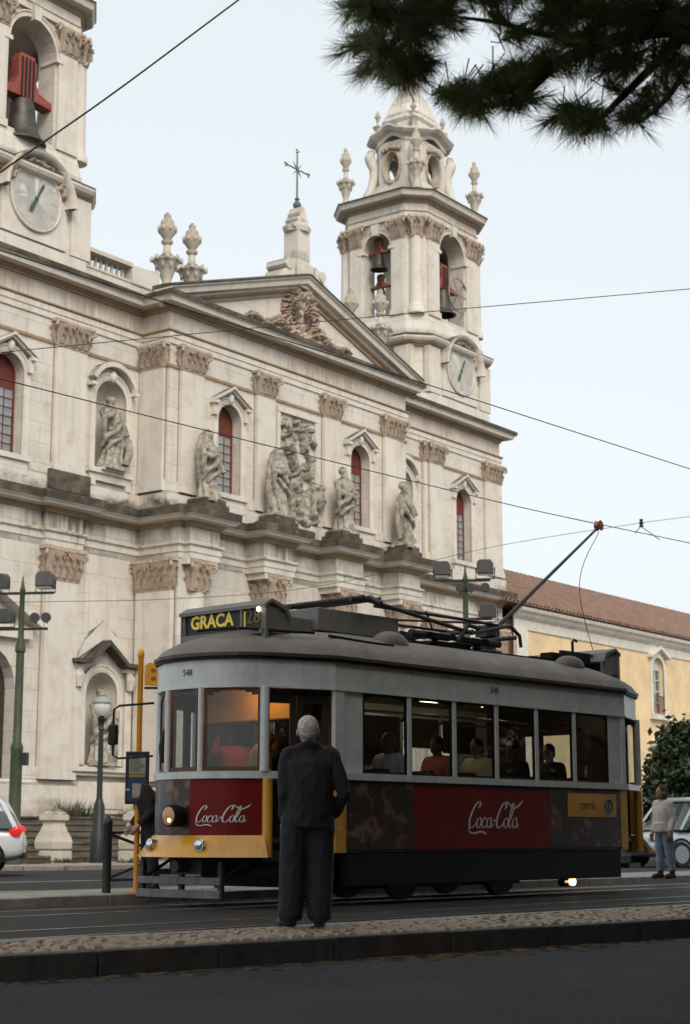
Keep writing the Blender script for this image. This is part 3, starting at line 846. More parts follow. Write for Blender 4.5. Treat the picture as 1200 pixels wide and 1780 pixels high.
# ---- relief work (height fields)
def relief(name, u0, u1, z0, z1, v, blobs, nx, nz, mat_, parent, mask=None, noise=0.0, seed=1):
    xs = np.linspace(u0,u1,nx); zs = np.linspace(z0,z1,nz)
    X, Z = np.meshgrid(xs,zs)
    Hh = np.zeros_like(X)
    for (cx,cz,rx,rz,a,h) in blobs:
        ca, sa = math.cos(a), math.sin(a)
        dx, dz = X-cx, Z-cz
        p = (dx*ca+dz*sa)/rx; q = (-dx*sa+dz*ca)/rz
        d2 = p*p+q*q
        Hh = np.maximum(Hh, h*np.sqrt(np.clip(1-d2,0,1)))
    if noise:
        rr = np.random.RandomState(seed); Hh = np.where(Hh>0.01, Hh+rr.rand(*Hh.shape)*noise, Hh)
    vs = [(float(X[j,i]), float(v-Hh[j,i]), float(Z[j,i])) for j in range(nz) for i in range(nx)]
    keep = Hh > 0.004
    fs = []
    for j in range(nz-1):
        for i in range(nx-1):
            if mask is None or keep[j:j+2,i:i+2].any():
                fs.append((j*nx+i,j*nx+i+1,(j+1)*nx+i+1,(j+1)*nx+i))
    return MB().add(vs,fs).build(name, mat_, parent, smooth=50)
def figure_blobs(cx, cz, s, r, lean=0.0):
    b = []
    b.append((cx+lean*s*.9, cz+.86*s, .10*s,.12*s,0,.30))
    b.append((cx+lean*s*.5, cz+.58*s, .19*s,.24*s,lean,.28))
    b.append((cx, cz+.28*s, .22*s,.32*s,-lean,.24))
    b.append((cx+.12*s, cz+.1*s, .12*s,.25*s,.3,.22))
    for k in range(3):
        a = r.uniform(-1.2,1.2); b.append((cx+r.uniform(-.25,.25)*s, cz+r.uniform(.3,.7)*s, .07*s,.24*s,a,.3))
    for k in range(4): b.append((cx+r.uniform(-.2,.2)*s, cz+r.uniform(0,.5)*s, .03*s,.2*s,r.uniform(-.5,.5),.32))
    return b
r = random.Random(3)
bl = []
for cx,cz,s,l in ((5.75,11.55,1.25,.1),(6.5,11.45,1.3,-.2),(7.0,11.7,1.35,.15),(7.35,12.1,.9,.3),(5.5,12.4,.9,-.1),(6.2,12.6,.9,.2),(6.0,13.3,1.0,-.2),(6.8,13.1,.8,.3),(5.7,14.0,.8,.3),(6.6,14.1,.8,-.2)):
    bl += figure_blobs(cx,cz,s,r,l)
for k in range(26): bl.append((r.uniform(5.35,7.2), r.uniform(13.9,15.1), r.uniform(.08,.17), r.uniform(.08,.14), r.uniform(0,3), r.uniform(.1,.25)))
for k in range(20): bl.append((r.uniform(5.3,7.4), r.uniform(11.4,12.0), r.uniform(.12,.25), r.uniform(.08,.14), r.uniform(0,3), r.uniform(.14,.3)))
fr_ = MB()
fr_.box(5.08,7.42,PB-.12,PB+.02,15.22,15.4); fr_.box(5.08,5.25,PB-.10,PB+.02,11.7,15.22); fr_.box(7.25,7.42,PB-.10,PB+.02,12.6,15.22)
pnl = fr_.build('relief_panel', STONE_T, bas)
relief('carved_figures',5.2,7.75,11.35,15.22,PB-.02,bl,64,96,STONE_S,pnl,noise=.02,mask=True)

# ---- pediment
PZ = ZT+.58
tipL, tipR = UL-.5, UR+.5
apz = 20.35
mb = MB(); mb.prism([(UL-.05,PZ-.12),(UR+.05,PZ-.12),(UC,apz-.25)],'y',PB-.02,PB+.5); ped = mb.build('pediment', STONE, bas)
def rake(m_, prof, y_back):
    # mitred raking cornice: prof = (drop below rake line, projection)
    for sx in (-1,1):
        tip = tipL if sx < 0 else tipR
        sl = (apz - PZ)/(UC-tipL)
        vs = []; 
        for (dz,pr) in prof: vs.append((tip, PB-pr, PZ-dz+.02)); 
        for (dz,pr) in prof: vs.append((UC, PB-pr, apz-dz+.02))
        k = len(prof); fs = [(i,i+1,k+i+1,k+i) for i in range(k-1)] + [tuple(range(k))]
        m_.add(vs,fs)
m2 = MB(); rake(m2,[(.40,-.02),(.39,.2),(.30,.22),(.26,.42),(.10,.46),(.04,.54),(.0,.54),(.0,-.3)],0); m2.build('raking_cornice', STONE_T, ped)
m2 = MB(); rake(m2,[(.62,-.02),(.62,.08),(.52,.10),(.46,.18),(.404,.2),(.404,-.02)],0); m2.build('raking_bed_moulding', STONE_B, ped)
m2 = MB(); rake(m2,[(-.004,-.35),(-.004,.57),(-.06,.58),(-.14,.3),(-.16,-.35)],0); m2.build('rake_lead', STONE_D, ped)
# carved cartouche and foliage in the tympanum
bl = []; r = random.Random(8); zc = 18.93
for k in range(72):
    a = 2*math.pi*k/72; R = .86+.13*math.sin(k*2.3); bl.append((UC+R*1.05*math.cos(a), zc+R*math.sin(a)*.92, .09+.03*math.sin(k), .06, a+.6, .24))
for k in range(18):
    a = 2*math.pi*k/18; bl.append((UC+.45*math.cos(a), zc+.42*math.sin(a), .2,.04,a,.22))
for k in range(26):
    a = 2*math.pi*k/26; bl.append((UC+.68*math.cos(a), zc+.62*math.sin(a), .07,.07,0,.2))
for sx in (-1,1):
    for k in range(60):
        t = k/59; x = UC+sx*(.85+2.1*t); z = 18.42-.22*t+.15*math.sin(t*9)*(1-.5*t)
        bl.append((x,z,.12*(1.1-.5*t),.055,r.uniform(0,3),.22)); bl.append((x+r.uniform(-.05,.05),z+r.uniform(-.18,.2)*(1-.6*t),.085,.045,r.uniform(0,3),.18))
for k in range(14): bl.append((UC+r.uniform(-.5,.5), 19.75+r.uniform(-.15,.18), .14,.1,r.uniform(0,3),.3))
for k in range(14): bl.append((UC+r.uniform(-.7,.7), 18.1+r.uniform(-.15,.18), .16,.1,r.uniform(0,3),.28))
relief('carved_cartouche',UC-3.1,UC+3.1,17.85,20.0,PB-.025,bl,230,86,STONE_C,ped,mask=True,noise=.015)
m2 = MB(); r1, r2 = .40, .12
for k in range(32):
    a, b_ = 2*math.pi*k/32, 2*math.pi*(k+1)/32; ra, rb = (r1,r2) if k%2 else (r2,r1)
    m2.add([(UC,PB-.22,zc),(UC+ra*math.cos(a),PB-.1,zc+ra*math.sin(a)),(UC+rb*math.cos(b_),PB-.1,zc+rb*math.sin(b_))],[(0,1,2)])
m2.build('sunburst', STONE_T, ped)
# gable roof behind
mb = MB(); mb.prism([(UL+.3,ZT-1.0),(UR-.3,ZT-1.0),(UC,ZT+.6)],'y',PB+.55,15.9); mb.build('nave_roof', STONE_D, bas)
# pedestal and cross on the apex
mb = MB(); cv = PB+.1
mb.box(UC-.45,UC+.45,cv-.4,cv+.45,apz-.4,apz+.55)
for sx in (-1,1): mb.prism([(UC+sx*.6,apz-.4),(UC+sx*1.5,apz-.45),(UC+sx*1.25,apz+.0),(UC+sx*.95,apz+.15),(UC+sx*.78,apz+.5),(UC+sx*.6,apz+.55)],'y',cv-.4,cv+.4)
for sx in (-1,1): mb.tube([(UC+sx*.98,cv-.45,apz+.28),(UC+sx*.98,cv+.45,apz+.28)],.2,10)
mb.box(UC-.33,UC+.33,cv-.33,cv+.33,apz+.55,apz+1.75)
mb.prism([(-.5,0),(-.68,.1),(-.72,.18),(-.55,.22),(-.42,.35),(-.5,.42),(-.45,.5),(-.25,.6),(-.3,.68),(-.22,.75),(-.1,.95),(.1,.95),(.22,.75),(.3,.68),(.25,.6),(.45,.5),(.5,.42),(.42,.35),(.55,.22),(.72,.18),(.68,.1),(.5,0)],'y',-.42,.42)
k0_ = len(mb.v)-44
for i in range(k0_, len(mb.v)): mb.v[i] = (mb.v[i][0]*.68+UC, mb.v[i][1]*.68+cv, mb.v[i][2]+apz+1.75)
mb.lathe([(.47,1.75),(.52,1.93),(.34,2.0),(.29,2.12),(.34,2.2),(.18,2.36),(.2,2.44),(.12,2.56),(.06,2.75)],(UC,cv,apz),8,a0=rad(45),a1=rad(405))
pc = mb.build('cross_pedestal', STONE_T, bas)
mb = MB(); z0 = apz+2.7
mb.tube([(UC,cv,z0),(UC,cv,z0+2.1)],[.04,.028],8); mb.lathe([(.0,0),(.14,.05),(.16,.15),(.06,.3),(.1,.36),(.0,.45)],(UC,cv,z0),10)
mb.tube([(UC-.62,cv,z0+1.5),(UC+.62,cv,z0+1.5)],.028,8)
for p in ((UC-.66,z0+1.5),(UC+.66,z0+1.5),(UC,z0+2.2)):
    for k in range(3):
        a = 2*math.pi*k/3+(0.5 if p[0]!=UC else 0); mb.ell((p[0]+.06*math.cos(a),cv,p[1]+.06*math.sin(a)),.04,8,6)
for k in range(4):
    a = math.pi/4+math.pi/2*k; mb.tube([(UC+.08*math.cos(a),cv,z0+1.5+.08*math.sin(a)),(UC+.34*math.cos(a),cv,z0+1.5+.34*math.sin(a))],[.03,.01],6)
mb.build('iron_cross', VERDIGRIS, bas)

# ---- balustrades and attic walls on the wings
def urn_mesh(s=1.0):
    mb = MB()
    mb.lathe([(.30,0),(.30,.18),(.22,.22),(.17,.45),(.24,.62),(.36,.95),(.50,1.15),(.56,1.22),(.50,1.32),(.30,1.40),(.16,1.55),(.13,1.85),(.22,1.92),(.23,2.0),(.15,2.05),(.2,2.15),(.33,2.32),(.37,2.45),(.3,2.55),(.22,2.75),(.12,2.9),(.15,2.98),(.05,3.1),(0,3.12)], (0,0,0), 16)
    for k in range(8):
        a = 2*math.pi*k/8; mb.ell((.56*math.cos(a),.56*math.sin(a),1.27),(.09,.09,.12),6,5); mb.ell((.33*math.cos(a+.3),.33*math.sin(a+.3),2.45),(.08,.08,.12),6,5)
        mb.ell((.42*math.cos(a+.39),.42*math.sin(a+.39),1.08),(.06,.06,.2),6,5)
        mb.ell((.22*math.cos(a),.22*math.sin(a),2.72),(.05,.05,.1),6,5)
    return mb.mesh('urn', 50)
URN = urn_mesh(); URN.materials.append(STONE_U)
BALM = MB().lathe([(.05,0),(.05,.05),(.03,.07),(.07,.2),(.04,.36),(.03,.4),(.05,.42),(.05,.46)],(0,0,0),8).mesh('baluster',50); BALM.materials.append(STONE_T)
def attic(u0, u1, v, ub0, ub1):
    z0 = ZT+.5
    mb = MB(); mb.box(u0,u1,v,v+.5,z0,z0+.62)
    at_ = mb.build('parapet', STONE, bas)
    b = MB(); b.box(ub0,ub1,v-.03,v+.53,z0+.62,z0+.70); b.box(ub0-.05,ub1+.05,v-.06,v+.56,z0+1.16,z0+1.30)
    bl_ = b.build('balustrade', STONE_U, bas)
    n = int((ub1-ub0)/.235)
    for i in range(n): inst('baluster', BALM, bl_, (ub0+(i+.5)*(ub1-ub0)/n, v+.25, z0+.70))
    return at_
attic(-3.3, 3.2, 0.25, -3.0, -.75); attic(9.6, 16.2, 0.25, 14.2, 15.8)
mb = MB()
def arc(u_a,u_b,za,zb,n=6): return [(u_a+(u_b-u_a)*math.sin(math.pi/2*k/n), za+(zb-za)*(1-math.cos(math.pi/2*k/n))) for k in range(n+1)]
mb.prism([(-.72,ZT+1.12),(-.72,ZT+1.74)]+arc(-.6,.6,ZT+1.74,ZT+1.9)+[(.6,ZT+1.12)],'y',.2,.75); mb.build('parapet_block', STONE, bas)
for (u,v,h) in ((1.08,.3,0),(2.34,.3,0),(13.6,.3,1.1),(11.6,.3,.2)):
    z0 = ZT+.5
    MB().box(u-.42,u+.42,v-.35,v+.45,z0,z0+.75+h*.6).build('urn_pedestal', STONE_T, bas)
    inst('urn', URN, bas, (u, v+.05, z0+.75+h*.6), None, (.88,.88,.93))

# ---- bell towers
def octa(uc, vc, a, b, c):
    return [(uc-a,vc-b+c),(uc-a+c,vc-b),(uc+a-c,vc-b),(uc+a,vc-b+c),(uc+a,vc+b-c),(uc+a-c,vc+b),(uc-a+c,vc+b),(uc-a,vc+b-c)]
def loft(mb, sections):
    # sections: list of (z, polygon)
    n = len(sections[0][1]); vs = []; fs = []
    for z, poly in sections: vs += [(p[0],p[1],z) for p in poly]
    for i in range(len(sections)-1):
        for k in range(n): fs.append((i*n+k, i*n+(k+1)%n, (i+1)*n+(k+1)%n, (i+1)*n+k))
    fs.append(tuple(range(n-1,-1,-1))); fs.append(tuple((len(sections)-1)*n+k for k in range(n)))
    mb.add(vs, fs)
DIAL = mat('clock_dial', (0.86,0.83,0.77), .7, var=.06, vscale=3)
DIAL_MK = mat('clock_marks', (0.60,0.56,0.50), .7)
HAND = mat('clock_hand', (0.05,0.09,0.06), .5)
def tower(uc, side):
    vc = 2.30; a, b, c = 2.78, 2.25, .62
    Z1 = ZT+.55
    # clock stage
    m = MB(); loft(m, [(Z1,octa(uc,vc,3.0,2.5,.8)),(Z1+.5,octa(uc,vc,2.98,2.48,.8)),(Z1+.55,octa(uc,vc,2.86,2.36,.75)),(20.55,octa(uc,vc,2.82,2.32,.7))])
    m.build('tower_stage', STONE, bas)
    ring = octa(uc,vc,2.84,2.34,.72)
    m = MB(); m.sweep(ring,[(-.1,20.63),(.12,20.63),(.30,20.70),(.36,20.80),(.36,20.88),(-.1,21.0)],closed=True); m.build('tower_cornice', STONE_T, bas)
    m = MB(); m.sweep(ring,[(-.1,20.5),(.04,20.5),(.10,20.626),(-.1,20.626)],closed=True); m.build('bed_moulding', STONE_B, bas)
    m = MB(); m.sweep(ring,[(-.1,21.004),(.375,20.884),(.38,20.92),(.1,21.06),(-.1,21.1)],closed=True); m.build('tower_ledge', STONE_D, bas)
    # side pilasters of the stage
    for du in (-1.95,1.95):
        MB().box(uc+du-.42,uc+du+.42,vc-2.46,vc-2.2,Z1+.55,20.5).build('stage_pilaster', STONE_T, bas)
        MB().box(uc-2.98,uc-2.7,vc+du*.78-.4,vc+du*.78+.4,Z1+.55,20.5).build('stage_pilaster', STONE_T, bas)
    # clock with arched hood
    vf = vc-2.38; zc = 19.92; R = 1.0
    us = uc
    m = MB(); m.prism([(us-1.32,Z1+.6)]+[(us-1.32*math.cos(math.pi*k/20), zc+.02+1.32*math.sin(math.pi*k/20)) for k in range(21)]+[(us+1.32,Z1+.6)],'y',vf-.06,vf+.2)
    ck = m.build('clock', STONE_T, bas)
    m = MB(); n = 24; pr = [(1.22,.02),(1.24,.26),(1.32,.40),(1.42,.44),(1.46,.40),(1.46,.0)]
    vs=[]; fs=[]
    for k in range(n+1):
        t = math.pi*k/n
        for (rr,yy) in pr: vs.append((us-rr*math.cos(t), vf-yy, zc+.02+rr*math.sin(t)))
    K=len(pr)
    for k in range(n):
        for q in range(K-1): fs.append((k*K+q,(k+1)*K+q,(k+1)*K+q+1,k*K+q+1))
    m.add(vs,fs); m.build('clock_hood', STONE_T, ck, smooth=40)
    m = MB(); m.lathe([(0,0),(R,0)],(0,0,0),40); m.xf(lambda p: (us+p.x, vf-.10, zc+p.y)); m.build('dial', DIAL, ck)
    m = MB(); m.tube([(us+1.02*math.cos(t),vf-.1,zc+1.02*math.sin(t)) for t in [2*math.pi*k/40 for k in range(40)]],.05,8,closed=True); m.build('dial_rim', STONE_T, ck, smooth=50)
    num = ['XII','I','II','III','IIII','V','VI','VII','VIII','IX','X','XI']
    m = MB()
    for i, s_ in enumerate(num):
        t = math.pi/2-2*math.pi*i/12
        wch = {'I':.035,'V':.075,'X':.08}; tot = sum(wch[k] for k in s_); x = -tot/2
        def put(x0,y0,x1,y1,w=.018):
            d = Vector((x1-x0,y1-y0)).normalized(); nn = Vector((-d.y,d.x))*w/2
            q = [(x0+nn.x,y0+nn.y),(x1+nn.x,y1+nn.y),(x1-nn.x,y1-nn.y),(x0-nn.x,y0-nn.y)]
            al = t-math.pi/2
            o_ = []
            for (px,py) in q:
                py += .8
                o_.append((us+px*math.cos(al)-py*math.sin(al), vf-.106, zc+px*math.sin(al)+py*math.cos(al)))
            m.add(o_,[(0,1,2,3)])
        for ch in s_:
            w_ = wch[ch]
            if ch == 'I': put(x+w_/2,-.11,x+w_/2,.11)
            elif ch == 'V': put(x,.11,x+w_/2,-.11); put(x+w_,.11,x+w_/2,-.11)
            else: put(x,.11,x+w_,-.11); put(x+w_,.11,x,-.11)
            x += w_
    for i in range(60):
        t = 2*math.pi*i/60; m.add([(us+rr*math.cos(t+dt),vf-.105,zc+rr*math.sin(t+dt)) for rr,dt in ((.94,-.008),(.98,-.008),(.98,.008),(.94,.008))],[(0,1,2,3)])
    tag(m.build('numerals', DIAL_MK, ck), kind='stuff')
    m = MB()
    for (ang, ln, w_) in ((rad(62),.62,.05),(rad(242),.55,.075)):
        dx, dz = math.cos(ang), math.sin(ang)
        m.add([(us+dx*t_*ln-dz*w_*k_, vf-.13-.012*(ang>3), zc+dz*t_*ln+dx*w_*k_) for t_,k_ in ((-.1,.6),(.5,1),(.86,1.1),(1,0),(.86,-1.1),(.5,-1),(-.1,-.6))],[(0,1,2,3,4,5,6)])
    m.ell((us,vf-.13,zc),(.08,.04,.08),10,6); m.build('hand', HAND, ck)
    r = random.Random(int(uc)); bl = []
    for k in range(34):
        t = math.pi*(.1+.8*k/33); rr = 1.12+r.uniform(-.05,.08); bl.append((us+rr*math.cos(t), zc+.05+rr*math.sin(t), .11,.09,r.uniform(0,3),.2))
    relief('garland',us-1.3,us+1.3,zc+.2,zc+1.35,vf-.06,bl,60,28,STONE_C,ck,mask=True,noise=.02)
    # belfry
    m = MB(); loft(m,[(21.02,octa(uc,vc,2.78,2.28,.7)),(21.3,octa(uc,vc,2.78,2.28,.7)),(21.9,octa(uc,vc,2.64,2.14,.66)),(21.98,octa(uc,vc,2.64,2.14,.66))]); m.build('belfry_plinth', STONE, bas)
    a, b, c = 2.55, 2.05, .62; z0, z1 = 21.98, 26.25
    m = MB(); dp = .75
    ow, sw = 1.95, 1.36
    wall(m, uc-a+c, uc+a-c, z0, z1, [arch_open(uc,ow,22.1,26.0)], dp, front(vc-b)); wall(m, uc-a+c, uc+a-c, z0, z1, [arch_open(uc,ow,22.1,26.0)], dp, back(vc+b))
    wall(m, vc-b+c, vc+b-c, z0, z1, [arch_open(vc,sw,22.1,25.75)], dp, left(uc-a)); wall(m, vc-b+c, vc+b-c, z0, z1, [arch_open(vc,sw,22.1,25.75)], dp, right(uc+a))
    for sx in (-1,1):
        for sy in (-1,1):
            p, q = (uc+sx*a, vc+sy*(b-c)), (uc+sx*(a-c), vc+sy*b)
            m.add([(p[0],p[1],z0),(q[0],q[1],z0),(q[0],q[1],z1),(p[0],p[1],z1)],[(0,1,2,3)])
            # inner corner piers
            i0 = (uc+sx*(a-dp), vc+sy*(b-c-.0)); 
    for sx in (-1,1):   # inner faces so that the walls have thickness
        for sy in (-1,1):
            m.add([(uc+sx*(a-dp),vc+sy*sw/2,z0),(uc+sx*(a-dp),vc+sy*(b-dp),z0),(uc+sx*(a-dp),vc+sy*(b-dp),z1),(uc+sx*(a-dp),vc+sy*sw/2,z1)],[(0,1,2,3)])
            m.add([(uc+sx*ow/2,vc+sy*(b-dp),z0),(uc+sx*(a-dp),vc+sy*(b-dp),z0),(uc+sx*(a-dp),vc+sy*(b-dp),z1),(uc+sx*ow/2,vc+sy*(b-dp),z1)],[(0,1,2,3)])
    m.build('belfry', STONE, bas)
    MB().box(uc-a+.1,uc+a-.1,vc-b+.1,vc+b-.1,26.1,26.3).build('belfry_ceiling', STONE_T, bas)
    # pilasters with capitals either side of the arches, half columns on the canted corners
    cz = 25.35
    hw_ = (a-c-ow/2)*.84; hv = (b-c-sw/2)*.8
    capf, capl = cap(hw_,.1,.85), cap(hv,.1,.85)
    for sx in (-1,1):
        cx = uc+sx*(ow/2+(a-c-ow/2)*.52)
        for fy, ang in ((-1,0.0),(1,math.pi)):
            m = MB(); y = vc+fy*b; m.box(cx-hw_/2,cx+hw_/2,y-.1 if fy<0 else y-.02,y+.02 if fy<0 else y+.1,z0,cz)
            m.box(cx-hw_/2-.05,cx+hw_/2+.05,y-.15 if fy<0 else y-.02,y+.02 if fy<0 else y+.15,z0,z0+.25)
            p = m.build('belfry_pilaster', STONE_T, bas); inst('capital', capf, p, (cx,y,cz), (0,0,ang))
        for fx, ang in ((-1,-math.pi/2),(1,math.pi/2)):
            cy = vc+sx*(sw/2+(b-c-sw/2)*.52); x = uc+fx*a
            m = MB(); m.box(x-.1 if fx<0 else x-.02, x+.02 if fx<0 else x+.1, cy-hv/2,cy+hv/2,z0,cz)
            m.box(x-.15 if fx<0 else x-.02, x+.02 if fx<0 else x+.15, cy-hv/2-.05,cy+hv/2+.05,z0,z0+.25)
            p = m.build('belfry_pilaster', STONE_T, bas); inst('capital', capl, p, (x,cy,cz), (0,0,ang))
        for sy in (-1,1):
            x, y = uc+sx*(a-c/2+.04), vc+sy*(b-c/2+.04)
            m = MB(); m.lathe([(.36,z0),(.36,z0+.2),(.30,z0+.3),(.28,z0+.5),(.25,cz),(.28,cz+.02)],(x,y,0),16)
            p = m.build('corner_column', STONE_T, bas, smooth=40)
            ang = math.atan2(sy*.62,sx*.62)+math.pi/2
            inst('capital', cap(.42,.42,.85), p, (x-sx*.15,y-sy*.15,cz), (0,0,ang))
    # arch mouldings with impost bands and keystone
    for (m_, w_, zt, ctr) in ((front(vc-b),ow,26.0,uc),(left(uc-a),sw,25.75,vc)):
        m = MB(); r_ = w_/2; n = 18; pr = [(0,.0),(0,.07),(.12,.07),(.16,.11),(.2,.11),(.2,0)]
        vs=[]; fs=[]; K=len(pr)
        for k in range(n+1):
            t = math.pi*k/n
            for (o_,d_) in pr: vs.append(m_(ctr-(r_+o_)*math.cos(t), -d_, zt-r_+(r_+o_)*math.sin(t)))
        for k in range(n):
            for q in range(K-1): fs.append((k*K+q,(k+1)*K+q,(k+1)*K+q+1,k*K+q+1))
        m.add(vs,fs)
        for sx in (-1,1):
            e0, e1 = sorted((ctr+sx*(r_-.05), ctr+sx*(r_+.26)))
            vs = [m_(q,-d_,zt-r_-z_) for q in (e0,e1) for d_ in (.13,-.6) for z_ in (0,.14)]
            m.add(vs,[(0,1,3,2),(4,5,7,6),(0,1,5,4),(2,3,7,6),(0,2,6,4),(1,3,7,5)])
        vs = [m_(ctr+dx,-d_,zt+z_) for dx,z_ in ((-.12,-.12),(.12,-.12),(.2,.36),(-.2,.36)) for d_ in (.22,-.02)]
        m.add(vs,[(0,2,4,6),(1,3,5,7),(0,1,3,2),(2,3,5,4),(4,5,7,6),(6,7,1,0)])
        m.build('arch_moulding', STONE_T, bas, smooth=40)
    # entablature
    ring = octa(uc,vc,2.6,2.1,.66)
    m = MB(); m.sweep(ring,[(-.3,26.2),(.06,26.2),(.06,26.42),(.1,26.45),(.03,26.5),(.03,26.82),(-.3,26.82)],closed=True); m.build('tower_entablature', STONE_T, bas)
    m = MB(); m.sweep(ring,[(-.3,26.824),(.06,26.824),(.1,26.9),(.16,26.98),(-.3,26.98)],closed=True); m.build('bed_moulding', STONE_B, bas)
    m = MB(); m.sweep(ring,[(-.3,26.984),(.2,26.984),(.40,27.04),(.45,27.18),(.5,27.24),(-.3,27.34)],closed=True); m.build('tower_cornice', STONE_T, bas)
    m = MB(); m.sweep(ring,[(-.3,27.344),(.515,27.264),(.52,27.31),(.2,27.42),(-.3,27.5)],closed=True); m.build('tower_ledge', STONE_D, bas)
    # lantern: concave skirt, open drum with oval lights, curved cornice, bell-shaped cap
    prof = [(27.35,2.42,1.95,.65),(27.6,2.05,1.62,.55),(27.95,1.72,1.38,.5),(28.4,1.5,1.22,.5)]
    m = MB()
    loft(m, [(z,octa(uc,vc,a_,b_,c_)) for z,a_,b_,c_ in prof]); m.build('lantern_skirt', STONE_T, bas)
    la, lb, lc = 1.42, 1.16, .48; z0, z1 = 28.39, 30.35
    m = MB(); ovf = oval_open(uc,1.0,29.15,1.3); ovl = oval_open(vc,.78,29.15,1.3)
    wall(m, uc-la+lc,uc+la-lc,z0,z1,[ovf],.35,front(vc-lb)); wall(m, uc-la+lc,uc+la-lc,z0,z1,[ovf],.35,back(vc+lb))
    wall(m, vc-lb+lc,vc+lb-lc,z0,z1,[ovl],.35,left(uc-la)); wall(m, vc-lb+lc,vc+lb-lc,z0,z1,[ovl],.35,right(uc+la))
    for sx in (-1,1):
        for sy in (-1,1):
            m.add([(uc+sx*la,vc+sy*(lb-lc),z0),(uc+sx*(la-lc),vc+sy*lb,z0),(uc+sx*(la-lc),vc+sy*lb,z1),(uc+sx*la,vc+sy*(lb-lc),z1)],[(0,1,2,3)])
    m.build('lantern', STONE, bas)
    for sx in (-1,1):
        for sy in (-1,1):
            x, y = uc+sx*(la-lc/2), vc+sy*(lb-lc/2); dx, dy = sx*.64, sy*.77
            m = MB(); pts = [(.95,27.7),(.62,27.95),(.36,28.4),(.22,28.9),(.2,29.3),(.34,29.62),(.46,29.85),(.36,30.1),(.2,30.15)]
            m.tube([(x+dx*d_*.8,y+dy*d_*.8,z_) for d_,z_ in pts],[.2,.2,.2,.2,.22,.26,.24,.17,.1],8)
            m.ell((x+dx*.35,y+dy*.35,29.85),(.22,.22,.24),8,6)
            m.build('scroll_buttress', STONE_T, bas, smooth=50)
    for m_, ctr, w_ in ((front(vc-lb),uc,1.0),(left(uc-la),vc,.78)):
        m = MB(); m.tube([m_(ctr+w_*.56*math.cos(t),-.03,29.15+.74*math.sin(t)) for t in [2*math.pi*k/24 for k in range(24)]],.075,6,closed=True)
        for k in range(5): m.ell(m_(ctr+(k-2)*.2,-.1,30.05-.05*abs(k-2)),(.13,.13,.15),6,5)
        m.ell(m_(ctr,-.05,28.4),(.2,.2,.12),8,5)
        m.build('oval_moulding', STONE_C, bas, smooth=50)
    ring = []
    base_ring = octa(uc,vc,la,lb,lc); zoff = []
    for i in range(8):
        p, q = base_ring[i], base_ring[(i+1)%8]; L_ = math.dist(p,q); nseg = 6 if i%2 else 2
        for k in range(nseg):
            t = k/nseg; ring.append((p[0]+(q[0]-p[0])*t, p[1]+(q[1]-p[1])*t)); zoff.append(.34*math.sin(math.pi*t)**1.5 if i%2 else 0)
    m = MB(); m.sweep(ring,[(-.4,30.25),(.05,30.25),(.08,30.4),(.3,30.5),(.42,30.62),(.42,30.7),(.2,30.78),(-.4,30.85)],closed=True,zf=lambda i: zoff[i]); m.build('lantern_cornice', STONE_T, bas)
    m = MB(); loft(m,[(z,octa(uc,vc,a_,a_*.85,a_*.34)) for z,a_ in ((30.6,1.4),(30.95,1.22),(31.3,1.1),(31.45,1.2),(31.6,1.18),(31.8,1.02),(32.2,.92),(32.6,.74),(33.0,.5),(33.4,.3),(33.55,.36),(33.7,.36),(33.9,.22),(34.2,.06))]); m.build('lantern_cap', STONE_T, bas)
    for sx in (-1,1):
        for sy in (-1,1):
            inst('urn', URN, bas, (uc+sx*2.3, vc+sy*1.85, 27.45), None, (.66,.66,.88))
            inst('urn', URN, bas, (uc+sx*1.15, vc+sy*.95, 30.78), None, (.36,.36,.42))
tower(-5.38, -1); tower(18.72, 1)

# ---- bells
def bell(name, u, v, z, s, label, facing='f', wheel=False):
    rt = empty(name, CH.w(u,v,z), CH.phi + (0 if facing == 'f' else -math.pi/2)); tag(rt, label, 'bell', 'tower bells')
    MB().lathe([(0,0),(.16,-.01),(.26,-.06),(.31,-.2),(.34,-.5),(.40,-.8),(.50,-1.02),(.60,-1.12),(.61,-1.16),(.54,-1.16),(.44,-1.02),(.34,-.8),(.28,-.3),(0,-.2)],(0,0,0),24).xf(lambda p: p*s).build('bell_body', BRONZE, rt, smooth=40)
    y = MB(); y.prism([(-.95,.08),(-.9,-.06),(-.3,-.02),(.3,-.02),(.9,-.06),(.95,.08),(.4,.24),(.26,.5),(.3,.9),(.22,1.1),(-.22,1.1),(-.3,.9),(-.26,.5),(-.4,.24)],'y',-.16,.16)
    y.xf(lambda p: p*s); y.build('yoke', BELL_WOOD, rt, bevel=.02)
    b = MB()
    for x in (-.18,-.06,.06,.18): b.box(x-.02,x+.02,-.19,-.16,-.02,1.0); b.box(x-.02,x+.02,.16,.19,-.02,1.0)
    b.xf(lambda p: p*s); b.build('yoke_strap', IRON_DK, rt)
    c = MB(); c.tube([(0,0,-.2),(0,0,-.95)],.03,6); c.ell((0,0,-1.02),.09,8,6); c.tube([(-1.25,0,.06),(1.25,0,.06)],.04,6); c.xf(lambda p: p*s); c.build('clapper', IRON_DK, rt)
    if wheel:
        w_ = MB(); w_.tube([(.75*math.cos(t),-.35,.75*math.sin(t)-.1) for t in [2*math.pi*k/28 for k in range(28)]],.035,6,closed=True)
        for k in range(3): t = math.pi*k/3; w_.tube([(.75*math.cos(t),-.35,.75*math.sin(t)-.1),(-.75*math.cos(t),-.35,-.75*math.sin(t)-.1)],.02,6)
        w_.xf(lambda p: Vector((p.x+.75,p.y,p.z))*s); w_.build('wheel', mat('wheel_iron',(.3,.24,.17),.7), rt)
    return rt
bell('bell', -5.45, .55, 23.35, 1.3, 'big dark bell hanging from a red yoke in the left tower', 'f')
